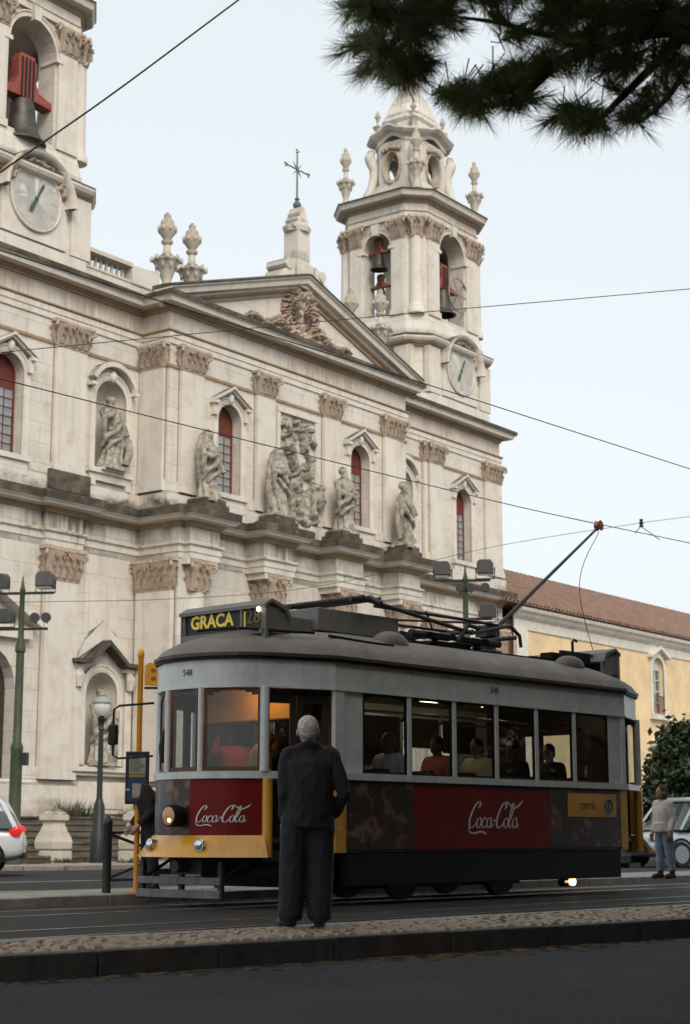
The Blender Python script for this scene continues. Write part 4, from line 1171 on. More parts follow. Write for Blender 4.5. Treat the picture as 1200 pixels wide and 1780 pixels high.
bell('bell', 18.45, .55, 23.55, .98, 'dark bell with ringing wheel in the front arch of the right tower', 'f', wheel=True)
bell('bell', 16.5, 2.45, 25.0, .62, 'small bell hanging high in the side arch of the right tower', 'l')
bell('bell', 16.7, 2.5, 23.55, .55, 'small bell hanging low in the side arch of the right tower', 'l')

# ---- statues (carved stone figures that stand on the ledge and in the niches)
def statue(u, v, z, h, seed, label, arms, veil=False, cloak=1, lean=0.0, turn=0.0, beard=False, extra=None, group='stone saints on the facade'):
    r = random.Random(seed); mb = MB(); s = h/2.3
    # robe: stacked rings with folds
    N, M = 30, 26
    prof = [(0,.40,.34),(.12,.38,.33),(.5,.33,.28),(.9,.33,.27),(1.15,.29,.24),(1.35,.27,.22),(1.6,.33,.24),(1.78,.36,.22),(1.88,.26,.17),(1.94,.12,.12),(2.0,.10,.10)]
    ph = r.uniform(0,6); k1 = r.choice((7,8,9))
    vs = []; fs = []
    for i in range(M+1):
        t = 2.0*i/M
        for j in range(len(prof)-1):
            if prof[j][0] <= t <= prof[j+1][0]:
                q = (t-prof[j][0])/(prof[j+1][0]-prof[j][0]); rx = prof[j][1]+(prof[j+1][1]-prof[j][1])*q; ry = prof[j][2]+(prof[j+1][2]-prof[j][2])*q; break
        cx = lean*math.sin(t*1.8) + .05*math.sin(t*3+ph); cy = .04*math.sin(t*2.2+seed)
        am = .17*max(0.12,1-t/2.1)
        for k in range(N):
            a = 2*math.pi*k/N
            f = 1+am*math.sin(k1*a+ph+1.6*t)+.5*am*math.sin(13*a-2*t)
            vs.append((cx+rx*f*math.cos(a), cy+ry*f*math.sin(a), t))
    for i in range(M):
        for k in range(N): fs.append((i*N+k,i*N+(k+1)%N,(i+1)*N+(k+1)%N,(i+1)*N+k))
    fs.append(tuple(range(N-1,-1,-1))); fs.append(tuple(M*N+k for k in range(N)))
    mb.add(vs, fs)
    hx = lean*math.sin(3.6)+.03
    mb.ell((hx,-.03,2.13),(.115,.14,.165),12,10)                       # head
    mb.ell((hx,-.155,2.11),(.03,.04,.04),6,5); mb.ell((hx,.04,2.17),(.14,.15,.16),10,8)
    if veil:
        mb.tube([(hx,.02,2.30),(hx,.13,2.1),(hx,.17,1.7),(hx+.05,.2,1.2),(hx+.1,.22,.6)],[.1,.2,.24,.24,.2],10)
        mb.tube([(hx-.14,-.02,2.2),(hx-.18,-.02,1.95),(hx-.28,-.05,1.6)],[.06,.08,.1],8); mb.tube([(hx+.14,-.02,2.2),(hx+.18,-.02,1.95),(hx+.28,-.05,1.6)],[.06,.08,.1],8)
    if beard: mb.ell((hx,-.12,1.98),(.09,.08,.13),8,6)
    for sx, (ex,ey,ez), (wx,wy,wz) in arms:
        sh = (sx*.33,0,1.74)
        mb.tube([sh,(ex,ey,ez),(wx,wy,wz)],[.125,.115,.07],10)
        mb.tube([(ex,ey,ez),((ex+wx)/2,(ey+wy)/2,(ez+wz)/2-.06),(wx,wy,wz-.05)],[.1,.12,.1],8)   # sleeve
        mb.ell((wx,wy,wz),(.07,.06,.08),8,6)
        mb.tube([(ex,ey,ez),(ex*.95,ey+.03,ez-.35),(ex*.8,ey+.05,ez-.75)],[.1,.09,.03],8)         # hanging fold
    if cloak:
        c = cloak
        mb.tube([(c*.34,-.08,1.76),(c*.2,-.26,1.4),(-c*.08,-.3,1.1),(-c*.3,-.16,.95),(-c*.36,.0,.6)],[.1,.1,.11,.12,.06],8)
        mb.tube([(c*.3,-.2,1.2),(c*.1,-.33,.9),(-c*.18,-.3,.75),(-c*.3,-.14,.5)],[.06,.09,.09,.05],8)
        mb.tube([(c*.36,.05,1.7),(c*.42,.08,1.2),(c*.40,.08,.7),(c*.34,.05,.2)],[.1,.12,.12,.08],8)
    for k in range(5):
        a = r.uniform(-2.6,-.5); mb.tube([(.36*math.cos(a),.3*math.sin(a),.02),(.30*math.cos(a+.15),.27*math.sin(a+.15),.55),(.22*math.cos(a+.3),.2*math.sin(a+.3),1.05)],[.06,.05,.03],6)
    if extra: extra(mb)
    mb.box(-.42,.42,-.36,.36,-.1,.05)
    mb.xf(lambda p: p*s)
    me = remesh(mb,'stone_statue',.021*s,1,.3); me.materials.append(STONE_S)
    o = inst('stone_statue', me, None, CH.w(u,v,z), (0,0,CH.phi+turn)); tag(o,label,'statue',group)
    return o
def staff(x, y, z0=0.0, z1=2.4): return lambda mb: mb.tube([(x,y,z0),(x+.05,y,z1)],.035,8)
SV = -1.85
statue(.85,SV,11.30,2.32,11,'weathered stone woman in a long veil, leftmost of the ledge statues',[(-1,(-.46,-.1,1.4),(-.1,-.3,1.45)),(1,(.5,-.1,1.38),(.55,-.3,1.0))],veil=True,cloak=1,lean=.06,turn=.25)
statue(4.45,SV,11.36,2.34,12,'veiled stone statue in front of the carved relief panel',[(-1,(-.44,-.15,1.4),(-.05,-.36,1.5)),(1,(.44,-.15,1.38),(.05,-.36,1.42))],veil=True,cloak=-1,lean=-.04,turn=.1)
statue(8.15,SV,11.33,2.34,13,'hooded stone statue wrapped in heavy folds by the right centre window',[(-1,(-.42,-.18,1.36),(.1,-.36,1.28)),(1,(.46,-.12,1.34),(.2,-.38,1.2))],cloak=1,lean=.09,turn=-.1,beard=True)
statue(11.95,SV,11.33,2.45,14,'stone statue with one hand on its hip, rightmost of the ledge statues',[(-1,(-.5,-.08,1.44),(-.3,-.22,1.15)),(1,(.54,.0,1.4),(.34,-.2,1.12))],cloak=-1,lean=.1,turn=.35,extra=lambda mb: mb.tube([(-.3,-.2,.0),(-.35,-.25,.35),(-.3,-.2,.6)],[.18,.16,.08],8))
statue(NI_L,-.05,12.12,2.35,15,'stone statue with raised arm in the upper niche of the left wing',[(-1,(-.45,-.2,1.5),(-.2,-.4,1.75)),(1,(.46,-.12,1.36),(.4,-.34,1.05))],cloak=1,lean=.07,extra=lambda mb: mb.tube([(.42,-.3,.1),(.55,-.3,.5),(.5,-.3,.9),(.4,-.3,1.0)],[.1,.14,.12,.05],8))
statue(NI_R,-.05,12.12,2.35,16,'stone statue half hidden in the upper niche of the right wing',[(-1,(-.45,-.2,1.5),(-.1,-.4,1.5)),(1,(.46,-.12,1.36),(.4,-.34,1.05))],cloak=-1,lean=.05)
statue(NI_L-.08,-.05,2.92,2.3,17,'stone statue in the gabled lower niche behind the street lamp',[(-1,(-.42,-.2,1.42),(-.1,-.38,1.5)),(1,(.46,-.12,1.36),(.4,-.3,1.0))],cloak=1,lean=.06,extra=staff(.45,-.3,0,1.6),beard=True)
# pedestals under the ledge statues are part of the church
for u in (.85,4.45,8.15,11.95):
    MB().box(u-.6,u+.6,SV-.42,SV+.5,10.85,11.12).merge(MB().box(u-.5,u+.5,SV-.36,SV+.42,11.12,11.3)).build('statue_pedestal', STONE_D, bas)
MB().box(NI_L-.5,NI_L+.5,-.3,.3,11.98,12.06).build('statue_pedestal', STONE_T, bas)
# darkened patch of old masonry above the left ledge
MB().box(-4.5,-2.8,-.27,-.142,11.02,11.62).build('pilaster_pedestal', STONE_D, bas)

# ================================================================ YELLOW BUILDING
YW = mat('ochre_render', (0.80,0.60,0.35), .85, var=.22, vscale=.8, bump=.2, bscale=12)
WHITE_TR = mat('pale_stone_trim', (0.72,0.68,0.6), .8, var=.2, vscale=2)
def tile_mat():
    m = mat('clay_tiles', (0.27,0.165,0.12), .85, var=.45, vscale=2.5, color2=(0.17,0.105,0.08))
    t = m.node_tree; b = t.nodes['Principled BSDF']; w = t.nodes.new('ShaderNodeTexWave'); tc = t.nodes.new('ShaderNodeTexCoord')
    w.wave_type = 'BANDS'; w.bands_direction = 'X'; w.inputs['Scale'].default_value = 1.6; t.links.new(tc.outputs['Object'], w.inputs['Vector'])
    bp = t.nodes.new('ShaderNodeBump'); bp.inputs['Strength'].default_value = .8; bp.inputs['Distance'].default_value = .08
    t.links.new(w.outputs['Fac'], bp.inputs['Height']); t.links.new(bp.outputs['Normal'], b.inputs['Normal'])
    return m
TILE = tile_mat()
yb = empty('yellow_building', CH.w(22.9,0,0), CH.phi); tag(yb,'long ochre rendered building with brown tiled roof beside the basilica','building')
Lb = 60.0; EZ = 10.05
ywin = [(13.7,1.15),(18.2,1.15),(22.6,1.15)]+[(27+4.4*k,1.15) for k in range(7)]
mb = MB(); wall(mb,0,Lb,0.05,EZ,[arch_open(13.7,1.2,6.55,9.35)]+[rect_open(u-.55,u+.55,7.0,8.9) for u,_ in ywin[1:]],.3,front(0)); mb.build('wall', YW, yb)
mb = MB(); mb.box(0,Lb,.5,9.9,.05,EZ-.05); mb.build('wall', YW, yb)
mb = MB(); mb.prism([(-.55,EZ+.42),(-.5,EZ+.5),(4.9,EZ+3.3),(5.1,EZ+3.3),(10.5,EZ+.5),(10.5,EZ+.35)],'x',-1.6,Lb+.4); rf = mb.build('roof', TILE, yb)
rt = MB()
for k in range(150): rt.lathe([(.0,-.2),(.13,-.2),(.10,.2),(0,.2)],(0,0,0),8).v
rt = MB()
for k in range(150):
    x = -1.5+k*.41
    n0 = len(rt.v); rt.lathe([(.14,0),(.105,.45)],(0,0,0),8)
    for i in range(n0,len(rt.v)):
        p = rt.v[i]; rt.v[i] = (x+p[2], 5.0+p[0], EZ+3.3+p[1])
tag(rt.build('ridge_tiles', TILE, rf, smooth=60), kind='stuff')
tt = MB()   # rows of cover tiles running down the front slope
sl = Vector((0,5.4,2.8)).normalized()
for k in range(190):
    x = -1.5+k*.325
    tt.tube([(x,-.56,EZ+.46),(x+.01,4.9,EZ+3.3)],[.085,.075],6,cap=False)
tag(tt.build('cover_tiles', TILE, rf, smooth=60), kind='stuff')
mb = MB(); mb.sweep([(0,0),(Lb,0)],[(0,EZ-.55),(.06,EZ-.55),(.08,EZ-.15),(.25,EZ),(.32,EZ+.12),(.45,EZ+.2),(.5,EZ+.34),(0,EZ+.38)]); mb.build('eaves_cornice', WHITE_TR, yb)
MB().box(0.02,1.0,-.14,.02,.05,EZ-.55).build('corner_pilaster', WHITE_TR, yb)
WFR = mat('white_window_frame',(0.55,0.53,0.49),.6)
GL2 = mat('house_glass',(0.10,0.115,0.12),.08,spec=.8)
u = 13.7
us,bo,to = arch_open(u,1.2,6.55,9.35)
wn = MB().prism([(us[0],6.55)]+list(zip(us,to))+[(us[-1],6.55)],'y',.2,.24).build('window', GL2, yb)
f = MB()
for x0,x1 in ((-.6,-.52),(-.04,.04),(.52,.6)): f.box(u+x0,u+x1,.12,.2,6.55,8.8)
for z in (6.6,7.15,7.7,8.25,8.75): f.box(u-.6,u+.6,.13,.19,z-.03,z+.03)
f.build('frame', WFR, wn)
MB().prism([(us[0],8.78)]+list(zip(us,to))+[(us[-1],8.78)],'y',.14,.18).build('fanlight', WFR, wn)
rl = MB()
for k in range(9): rl.tube([(u-.56+.14*k,-.05,6.6),(u-.56+.14*k,-.05,7.45)],.015,5)
rl.tube([(u-.6,-.05,7.45),(u+.6,-.05,7.45)],.025,6); rl.build('railing', RED_PAINT, wn)
sr = MB()
for d,pr in ((.0,.08),):
    n=len(us); pts=[(us[0],6.55)]+list(zip(us,to))+[(us[-1],6.55)]
    out=[(u+(a-u)*1.42, 6.55+(b_-6.55)*1.07) for a,b_ in pts]
    k=len(pts); vs=[(a,-pr,b_) for a,b_ in pts]+[(a,-pr,b_) for a,b_ in out]+[(a,.0,b_) for a,b_ in out]
    sr.add(vs,[(i,i+1,k+i+1,k+i) for i in range(k-1)]+[(k+i,k+i+1,2*k+i+1,2*k+i) for i in range(k-1)])
sr.box(u-.95,u+.95,-.25,.02,6.3,6.5)
sr.build('surround', WHITE_TR, wn)
MB().prism([(u-1.0,9.55),(u-1.0,9.68),(u,10.15),(u+1.0,9.68),(u+1.0,9.55),(u,10.02)],'y',-.3,.02).xf(lambda p:(p.x,p.y,p.z-.25)).build('hood', WHITE_TR, wn)
for u,_ in ywin[1:]:
    wn = MB().box(u-.55,u+.55,.2,.24,7.0,8.9).build('window', GL2, yb)
    f = MB(); f.box(u-.04,u+.04,.12,.2,7.0,8.9)
    for x in (-.5,.5): f.box(u+x-.06,u+x+.06,.12,.2,7.0,8.9)
    for z in (7.05,7.95,8.85): f.box(u-.55,u+.55,.13,.19,z-.05,z+.05)
    f.build('frame', WFR, wn)
    s_ = MB()
    s_.box(u-.8,u-.55,-.07,.02,6.85,9.1); s_.box(u+.55,u+.8,-.07,.02,6.85,9.1); s_.box(u-.55,u+.55,-.07,.02,8.9,9.1); s_.box(u-.9,u+.9,-.16,.02,6.75,6.95); s_.build('surround', WHITE_TR, wn)
# lower door hoods partly seen above the bush
for u in (13.7,):
    wn = MB().box(u-.6,u+.6,-.03,.06,.3,4.3).build('door', DOOR, yb)
    MB().prism([(u-1.0,5.0),(u-1.0,5.15),(u,5.75),(u+1.0,5.15),(u+1.0,5.0),(u,5.6)],'y',-.3,.02).build('hood', WHITE_TR, wn)
    MB().prism([(u-.85,4.0),(u-.85,4.75),(u-.5,5.1),(u,5.25),(u+.5,5.1),(u+.85,4.75),(u+.85,4.0)],'y',-.1,.02).build('tympanum', WHITE_TR, wn)

# ================================================================ TRAM
tram = empty('tram', TR.o, TR.phi)
tag(tram,'old red, yellow and white electric tram with roof gear standing on its track','tram')
CREAM = mat('tram_white_paint', (0.62,0.63,0.61), .38, var=.18, vscale=3, spec=.45, coat=.15, rvar=.15, streak=.3)
T_RED = mat('tram_red_vinyl', (0.175,0.010,0.0055), .38, var=.2, vscale=2, spec=.18, rvar=.15, streak=.2)
T_YEL = mat('tram_yellow_paint', (0.72,0.33,0.02), .33, var=.2, vscale=3, coat=.3, rvar=.15, streak=.35)
T_ROOF = mat('tram_roof_canvas', (0.20,0.165,0.14), .7, var=.35, vscale=2.2, bump=.3, bscale=30)
T_BLACK = mat('tram_black', (0.007,0.007,0.007), .6, spec=.25)
T_GREY = mat('tram_grey_box', (0.17,0.165,0.155), .6, var=.25, vscale=3)
T_WOOD = mat('tram_varnished_wood', (0.09,0.034,0.015), .4, var=.35, vscale=6)
T_CEIL = mat('tram_ceiling', (0.42,0.27,0.12), .5)
T_IRON = mat('roof_gear_iron', (0.05,0.042,0.04), .6, metal=.3, var=.4, vscale=8)
CHROME = mat('chrome', (0.75,0.75,0.75), .08, metal=1.0)
def glass_mat():
    m = bpy.data.materials.new('tram_glass'); m.use_nodes = True; t = m.node_tree; t.nodes.clear()
    o = t.nodes.new('ShaderNodeOutputMaterial'); mx = t.nodes.new('ShaderNodeMixShader'); lw = t.nodes.new('ShaderNodeLayerWeight'); lw.inputs['Blend'].default_value = .5; pw = t.nodes.new('ShaderNodeMath'); pw.operation = 'POWER'; pw.inputs[1].default_value = 5; fr = t.nodes.new('ShaderNodeMath'); fr.operation = 'MULTIPLY_ADD'; fr.inputs[1].default_value = .9; fr.inputs[2].default_value = .035; t.links.new(lw.outputs['Facing'],pw.inputs[0]); t.links.new(pw.outputs[0],fr.inputs[0])
    tr = t.nodes.new('ShaderNodeBsdfTransparent'); tr.inputs['Color'].default_value = (.80,.82,.81,1); gl = t.nodes.new('ShaderNodeBsdfGlossy'); gl.inputs['Roughness'].default_value = .02
    t.links.new(fr.outputs[0],mx.inputs[0]); t.links.new(tr.outputs[0],mx.inputs[1]); t.links.new(gl.outputs[0],mx.inputs[2]); t.links.new(mx.outputs[0],o.inputs[0])
    return m
T_GLASS = glass_mat()
def ad_mat(name, seed):
    """printed photo collage: dark, blotchy food-and-people picture"""
    m = bpy.data.materials.new(name); m.use_nodes = True; t = m.node_tree; b = t.nodes['Principled BSDF']; b.inputs['Roughness'].default_value = .4; b.inputs['Coat Weight'].default_value=.15
    tc = t.nodes.new('ShaderNodeTexCoord'); mp = t.nodes.new('ShaderNodeMapping'); mp.inputs['Location'].default_value = (seed*3.1,seed*1.7,seed); t.links.new(tc.outputs['Object'],mp.inputs['Vector'])
    v = t.nodes.new('ShaderNodeTexVoronoi'); v.inputs['Scale'].default_value = 9.0; t.links.new(mp.outputs[0],v.inputs['Vector'])
    n = t.nodes.new('ShaderNodeTexNoise'); n.inputs['Scale'].default_value = 3.6; n.inputs['Detail'].default_value = 7; n.inputs['Distortion'].default_value = .35; t.links.new(mp.outputs[0],n.inputs['Vector'])
    r = t.nodes.new('ShaderNodeValToRGB'); e = r.color_ramp.elements
    e[0].position=.36; e[0].color=(.006,.005,.004,1); e[1].position=.8; e[1].color=(.16,.09,.05,1)
    for pos,c in ((.46,(.02,.012,.009)),(.54,(.035,.015,.008)),(.6,(.014,.007,.006)),(.68,(.07,.014,.008)),(.74,(.12,.07,.035))):
        k = r.color_ramp.elements.new(pos); k.color=(*c,1)
    mx = t.nodes.new('ShaderNodeMath'); mx.operation='MULTIPLY_ADD'; mx.inputs[1].default_value=.22; t.links.new(v.outputs['Distance'],mx.inputs[0]); t.links.new(n.outputs['Fac'],mx.inputs[2])
    t.links.new(mx.outputs[0],r.inputs['Fac']); t.links.new(r.outputs['Color'],b.inputs['Base Color'])
    return m
AD1, AD2, AD3 = ad_mat('printed_collage',1), ad_mat('printed_collage_dark',2), ad_mat('printed_collage_end',4)
S0, S1 = -.46, 5.57; SC = (S0+S1)/2; WD = 2.4
ZS, ZW0, ZW1, ZL0, ZL1 = .59, 1.41, 1.49, 2.45, 2.74
half = [(-.46,0.0),(-1.27,.33),(-1.50,.52),(-1.66,.80),(-1.72,1.05)]
front_pts = half + [(s_,WD-w_) for s_,w_ in reversed(half)]             # near corner -> apex -> far corner
def mirror(p): return (2*SC-p[0], p[1])
outline = front_pts + [mirror(p) for p in reversed(front_pts)]           # closed plan, goes round
def ring_off(pts, d):
    N=len(pts); out=[]
    cx, cy = SC, WD/2
    for i in range(N):
        a,b_,c_ = Vector(pts[i-1]),Vector(pts[i]),Vector(pts[(i+1)%N])
        n1=(b_-a).normalized(); n2=(c_-b_).normalized(); n1=Vector((n1.y,-n1.x)); n2=Vector((n2.y,-n2.x))
        m=(n1+n2).normalized(); m=m/max(.4,m.dot(n1))
        sgn = 1 if m.dot(b_-Vector((cx,cy)))>0 else -1
        out.append((b_.x+m.x*d*sgn, b_.y+m.y*d*sgn))
    return out
def band(mb, pts, z0, z1, closed=True, th=.04, d0=0.0, d1=None):
    d1 = d0 if d1 is None else d1
    o0, o1 = ring_off(outline,d0), ring_off(outline,d1)
    i0, i1 = ring_off(outline,d0-th), ring_off(outline,d1-th)
    idx = pts; n=len(idx)
    vs=[]
    for i in idx: vs += [(*o0[i],z0),(*o1[i],z1),(*i1[i],z1),(*i0[i],z0)]
    fs=[]
    M = n if closed else n-1
    for k in range(M):
        j=(k+1)%n
        for q in range(4): fs.append((k*4+q,j*4+q,j*4+(q+1)%4,k*4+(q+1)%4))
    if not closed: fs += [(0,1,2,3),((n-1)*4+3,(n-1)*4+2,(n-1)*4+1,(n-1)*4)]
    mb.add(vs,fs)
ALL = list(range(len(outline)))
nF = len(front_pts)
bd = MB(); band(bd, ALL, ZL0, ZL1, th=.05); letter = bd.build('letterboard', CREAM, tram, smooth=21)
gt = MB(); band(gt, ALL, ZL1, ZL1+.035, th=.1, d0=.035); gt.build('gutter', T_BLACK, tram, smooth=21)
br_ = MB(); band(br_, ALL, ZL1+.036, ZL1+.075, th=.1, d0=.05); br_.build('roof_rim', mat('roof_rim_brown',(.07,.035,.028),.5), tram)
# roof shell: scaled rings
mb = MB(); secs = []
for t_ in (0,.04,.1,.18,.28,.4,.55,.7,.85,1.0):
    k = 1-t_; z = ZL1+.076+.42*(1-max(k,0)**2.3)**.62
    kk = k
    secs.append((z,[(SC+(p[0]-SC)*(1-(1-kk)*.5), WD/2+(p[1]-WD/2)*max(kk,.02)) for p in ring_off(outline,.03)]))
loft(mb, secs); mb.build('roof', T_ROOF, tram, smooth=40)
# sill rail and drip rail
mb = MB(); band(mb, ALL, ZW0, ZW1, th=.06, d0=.025); mb.build('sill_rail', CREAM, tram, smooth=21)
mb = MB(); band(mb, ALL, ZL0-.03, ZL0, th=.05, d0=.012); mb.build('window_head', CREAM, tram)
# side posts (near and far side)
npos = [0.0+ (5.19/6)*k for k in range(7)]
for y0,y1 in ((0.0,.06),(WD-.06,WD)):
    for k,s_ in enumerate(npos):
        if 0 < k < 6: MB().box(s_-.035,s_+.035,y0,y1,ZW1,ZL0-.03).build('window_post', CREAM, tram, bevel=.006)
    MB().box(S0,-.30,y0,y1,ZW1,ZL0-.03).build('corner_post', CREAM, tram, bevel=.006)
    MB().box(-.29,.034,y0+.02 if y0==0 else y0,y1 if y0==0 else y1-.02,ZW1,ZL0-.03).build('end_panel', CREAM, tram)
    MB().box(5.156,5.46,y0+.02 if y0==0 else y0,y1 if y0==0 else y1-.02,ZW1,ZL0-.03).build('end_panel', CREAM, tram)
    MB().box(5.465,S1,y0,y1,ZW1,ZL0-.03).build('corner_post', CREAM, tram, bevel=.006)
    for k in range(6):
        a,b_ = npos[k]+.035, npos[k+1]-.035
        yy = (y0+y1)/2
        # sash: wooden frame with rounded top corners, glass, mid rail
        fr = MB(); q=.028
        fr.box(a,a+q,yy-.012,yy+.012,ZW1,ZL0-.03); fr.box(b_-q,b_,yy-.012,yy+.012,ZW1,ZL0-.03); fr.box(a+q,b_-q,yy-.012,yy+.012,ZW1,ZW1+q); fr.box(a+q,b_-q,yy-.01,yy+.01,2.12,2.145)
        # arched head
        n=8; zt=ZL0-.03
        poly=[(a+q,zt)]+[(a+q+(b_-a-2*q)*t/n, zt-.03-.035*abs(2*t/n-1)**3) for t in range(n+1)]+[(b_-q,zt)]
        fr.prism(poly,'y',yy-.012,yy+.012)
        sash = fr.build('window_sash', T_BLACK if y0==0 else T_WOOD, tram)
        MB().box(a+q,b_-q,yy-.003,yy+.003,ZW1+q,ZL0-.06).build('glass', T_GLASS, sash)
        if y0 > 0:
            MB().box(a+.01,b_-.01,yy-.05,yy-.04,(ZW1,1.62,1.66,1.72,2.0,1.95)[k],ZL0-.04).build('blind', mat('dark_blind',(.035,.028,.022),.9), sash)
# lower side panels
def sidepanel(s_a,s_b,y,m,name,z0=ZS,z1=ZW0,lab=None,th=.05,par=tram):
    yy = (y,y+th) if y < 1 else (y-th,y)
    o = MB().box(s_a,s_b,yy[0],yy[1],z0,z1).build(name,m,par,bevel=.004); return o
for y in (0.0,WD):
    sidepanel(S0,-.27,y,T_YEL,'side_panel')
    tag(sidepanel(-.265,.93,y,AD1,'side_panel'),'dark printed picture panel')
    tag(sidepanel(.935,3.72,y,T_RED,'side_panel'),'red advertising panel with white script lettering')
    tag(sidepanel(3.725,5.40,y,AD3,'side_panel'),'printed end panel with a yellow plate')
    sidepanel(5.405,S1,y,T_YEL,'side_panel')
    sidepanel(-.25,5.36,y,T_BLACK,'skirt',.22,ZS-.004,th=.12)
for z_ in (ZS+.02,ZW0-.03): MB().box(-.26,5.40,-.014,.0,z_,z_+.018).build('rub_strip',T_BLACK,tram)
MB().box(4.12,5.28,-.008,.0,1.03,1.34).build('operator_plate', T_YEL, tram)
# front apron: red panel, printed picture, yellow corner, yellow bumper skirt (both ends)
def seg(idx,z0,z1,m,name,th=.04,d0=0,d1=None):
    b_=MB(); band(b_,idx,z0,z1,closed=False,th=th,d0=d0,d1=d1); return b_.build(name,m,tram,smooth=21)
F = list(range(nF)); nR = len(outline)
# outline indices: front 0..9 (0 near body corner,1 near front corner,2,3,4 | 5,6,7,8 far corner,9 far body corner)
seg([1,2,3,4],.79,ZW0,T_RED,'front_panel'); tag(seg([4,5],.79,ZW0,AD2,'front_panel'),'printed picture behind the headlamp'); seg([5,6,7,8],.79,ZW0,AD2,'front_panel')
seg([1,2,3,4,5,6,7,8],.55,.787,T_YEL,'bumper',th=.05,d0=.20,d1=.02)
rear = [nR-1-i for i in range(nF)]
rr_ = sorted(rear)
seg(rr_[1:-1],.79,ZW0,T_YEL,'rear_panel'); seg(rr_[1:-1],.55,.787,T_YEL,'bumper',th=.05,d0=.2,d1=.02)
# front and rear window posts and panes
def post(p,z0,z1,w=.05,m=CREAM,name='front_post'):
    return MB().tube([(p[0],p[1],z0),(p[0],p[1],z1)],w,8).build(name,m,tram,smooth=50)
def pane_between(p,q,z0,z1,name='windscreen',inset=.05,wood=True):
    p,q=Vector((*p,0)),Vector((*q,0)); d=(q-p).normalized(); n=Vector((d.y,-d.x,0))
    a=p+d*inset; b_=q-d*inset
    def quadbox(mb,a,b_,z0,z1,th):
        vs=[(a.x+n.x*s,a.y+n.y*s,z) for s in (-th,th) for z in (z0,z1)]+[(b_.x+n.x*s,b_.y+n.y*s,z) for s in (-th,th) for z in (z0,z1)]
        mb.add(vs,[(0,1,3,2),(4,5,7,6),(0,1,5,4),(2,3,7,6),(0,2,6,4),(1,3,7,5)])
    f=MB(); L_=(b_-a).length; w=.025
    quadbox(f,a,a+d*w,z0,z1,.014); quadbox(f,b_-d*w,b_,z0,z1,.014); quadbox(f,a+d*w,b_-d*w,z0,z0+.05,.014)
    nseg=8
    for k in range(nseg):
        t0,t1=k/nseg,(k+1)/nseg; x0=a+d*(w+(L_-2*w)*t0); x1=a+d*(w+(L_-2*w)*t1)
        zb=z1-.02-.06*max(abs(2*t0-1),abs(2*t1-1))**2.5
        quadbox(f,x0,x1,zb,z1,.014)
    o=f.build(name,T_WOOD,tram)
    g=MB(); quadbox(g,a+d*w,b_-d*w,z0+.05,z1-.03,.003); g.build('glass',T_GLASS,o)
    return o
def fp(i): return outline[i]
for base,idxs in (('f',F),('r',rr_)):
    P = [outline[i] for i in idxs]
    post(P[1],ZW1,ZL0-.02,.055,CREAM); post(P[8],ZW1,ZL0-.02,.055,CREAM)
    post((P[4][0]*.5+P[3][0]*.5,P[4][1]*.5+P[3][1]*.5),ZW1,ZL0-.02,.034); post((P[5][0]*.5+P[6][0]*.5,P[5][1]*.5+P[6][1]*.5),ZW1,ZL0-.02,.034)
    a=(P[4][0]*.5+P[3][0]*.5,P[4][1]*.5+P[3][1]*.5); b_=(P[5][0]*.5+P[6][0]*.5,P[5][1]*.5+P[6][1]*.5)
    pane_between(P[1],a,ZW1,ZL0-.03); pane_between(a,b_,ZW1,ZL0-.03); pane_between(b_,P[8],ZW1,ZL0-.03)
# vestibule doors (both sides, both ends)
DOORM = mat('door_dark_paint',(.035,.03,.028),.45)
def door(p,q,low_mat,leafs=2,inset=.12,dark=True):
    p,q=Vector((*p,0)),Vector((*q,0)); d=(q-p).normalized(); n=Vector((-d.y,d.x,0))
    c=Vector((SC,WD/2,0)); 
    if n.dot(c-p)<0: n=-n
    p=p+n*inset; q=q+n*inset; L_=(q-p).length
    def qb(mb,x0,x1,z0,z1,t0,t1):
        vs=[(p+d*x+n*t) for x in (x0,x1) for t in (t0,t1)]
        vs=[(v_.x,v_.y,z) for v_ in vs for z in (z0,z1)]
        mb.add(vs,[(0,1,3,2),(4,5,7,6),(0,1,5,4),(2,3,7,6),(0,2,6,4),(1,3,7,5)])
    lw=(L_-.06)/leafs
    for k in range(leafs):
        x0=.03+k*lw; x1=x0+lw-.012
        f=MB(); w=.07
        qb(f,x0,x0+w,.5,2.36,0,.035); qb(f,x1-w,x1,.5,2.36,0,.035); qb(f,x0+w,x1-w,2.26,2.36,0,.035); qb(f,x0+w,x1-w,1.36,1.46,0,.035); qb(f,x0+w,x1-w,.5,.62,0,.035)
        lf=f.build('door', low_mat, tram)
        g=MB(); qb(g,x0+w,x1-w,1.46,2.26,.014,.02); g.build('glass',T_GLASS,lf)
        g=MB(); qb(g,x0+w,x1-w,.62,1.36,.012,.03); g.build('door_panel',T_BLACK,lf)
    h=MB(); qb(h,0,L_,2.36,2.45,-.02,.06); h.build('door_head',T_BLACK,tram)
    st=MB(); qb(st,.0,L_,.34,.40,-.12,.25); qb(st,.02,L_-.02,.40,.5,.02,.25); st.build('door_step',T_BLACK,tram)
for base,idxs in (('f',F),('r',rr_)):
    P=[outline[i] for i in idxs]
    door(P[0],P[1],DOORM if base=='f' else T_YEL); door(P[8],P[9],DOORM)
    for A_,B_ in ((P[1],P[0]),(P[8],P[9])):
        t=.06/Vector((B_[0]-A_[0],B_[1]-A_[1])).length*1.6
        m2=MB().tube([(A_[0]+(B_[0]-A_[0])*t*.4,A_[1]+(B_[1]-A_[1])*t*.4,.55),(A_[0]+(B_[0]-A_[0])*t*.4,A_[1]+(B_[1]-A_[1])*t*.4,ZW0)],.062,8).build('corner_strip',T_YEL,tram,smooth=50)
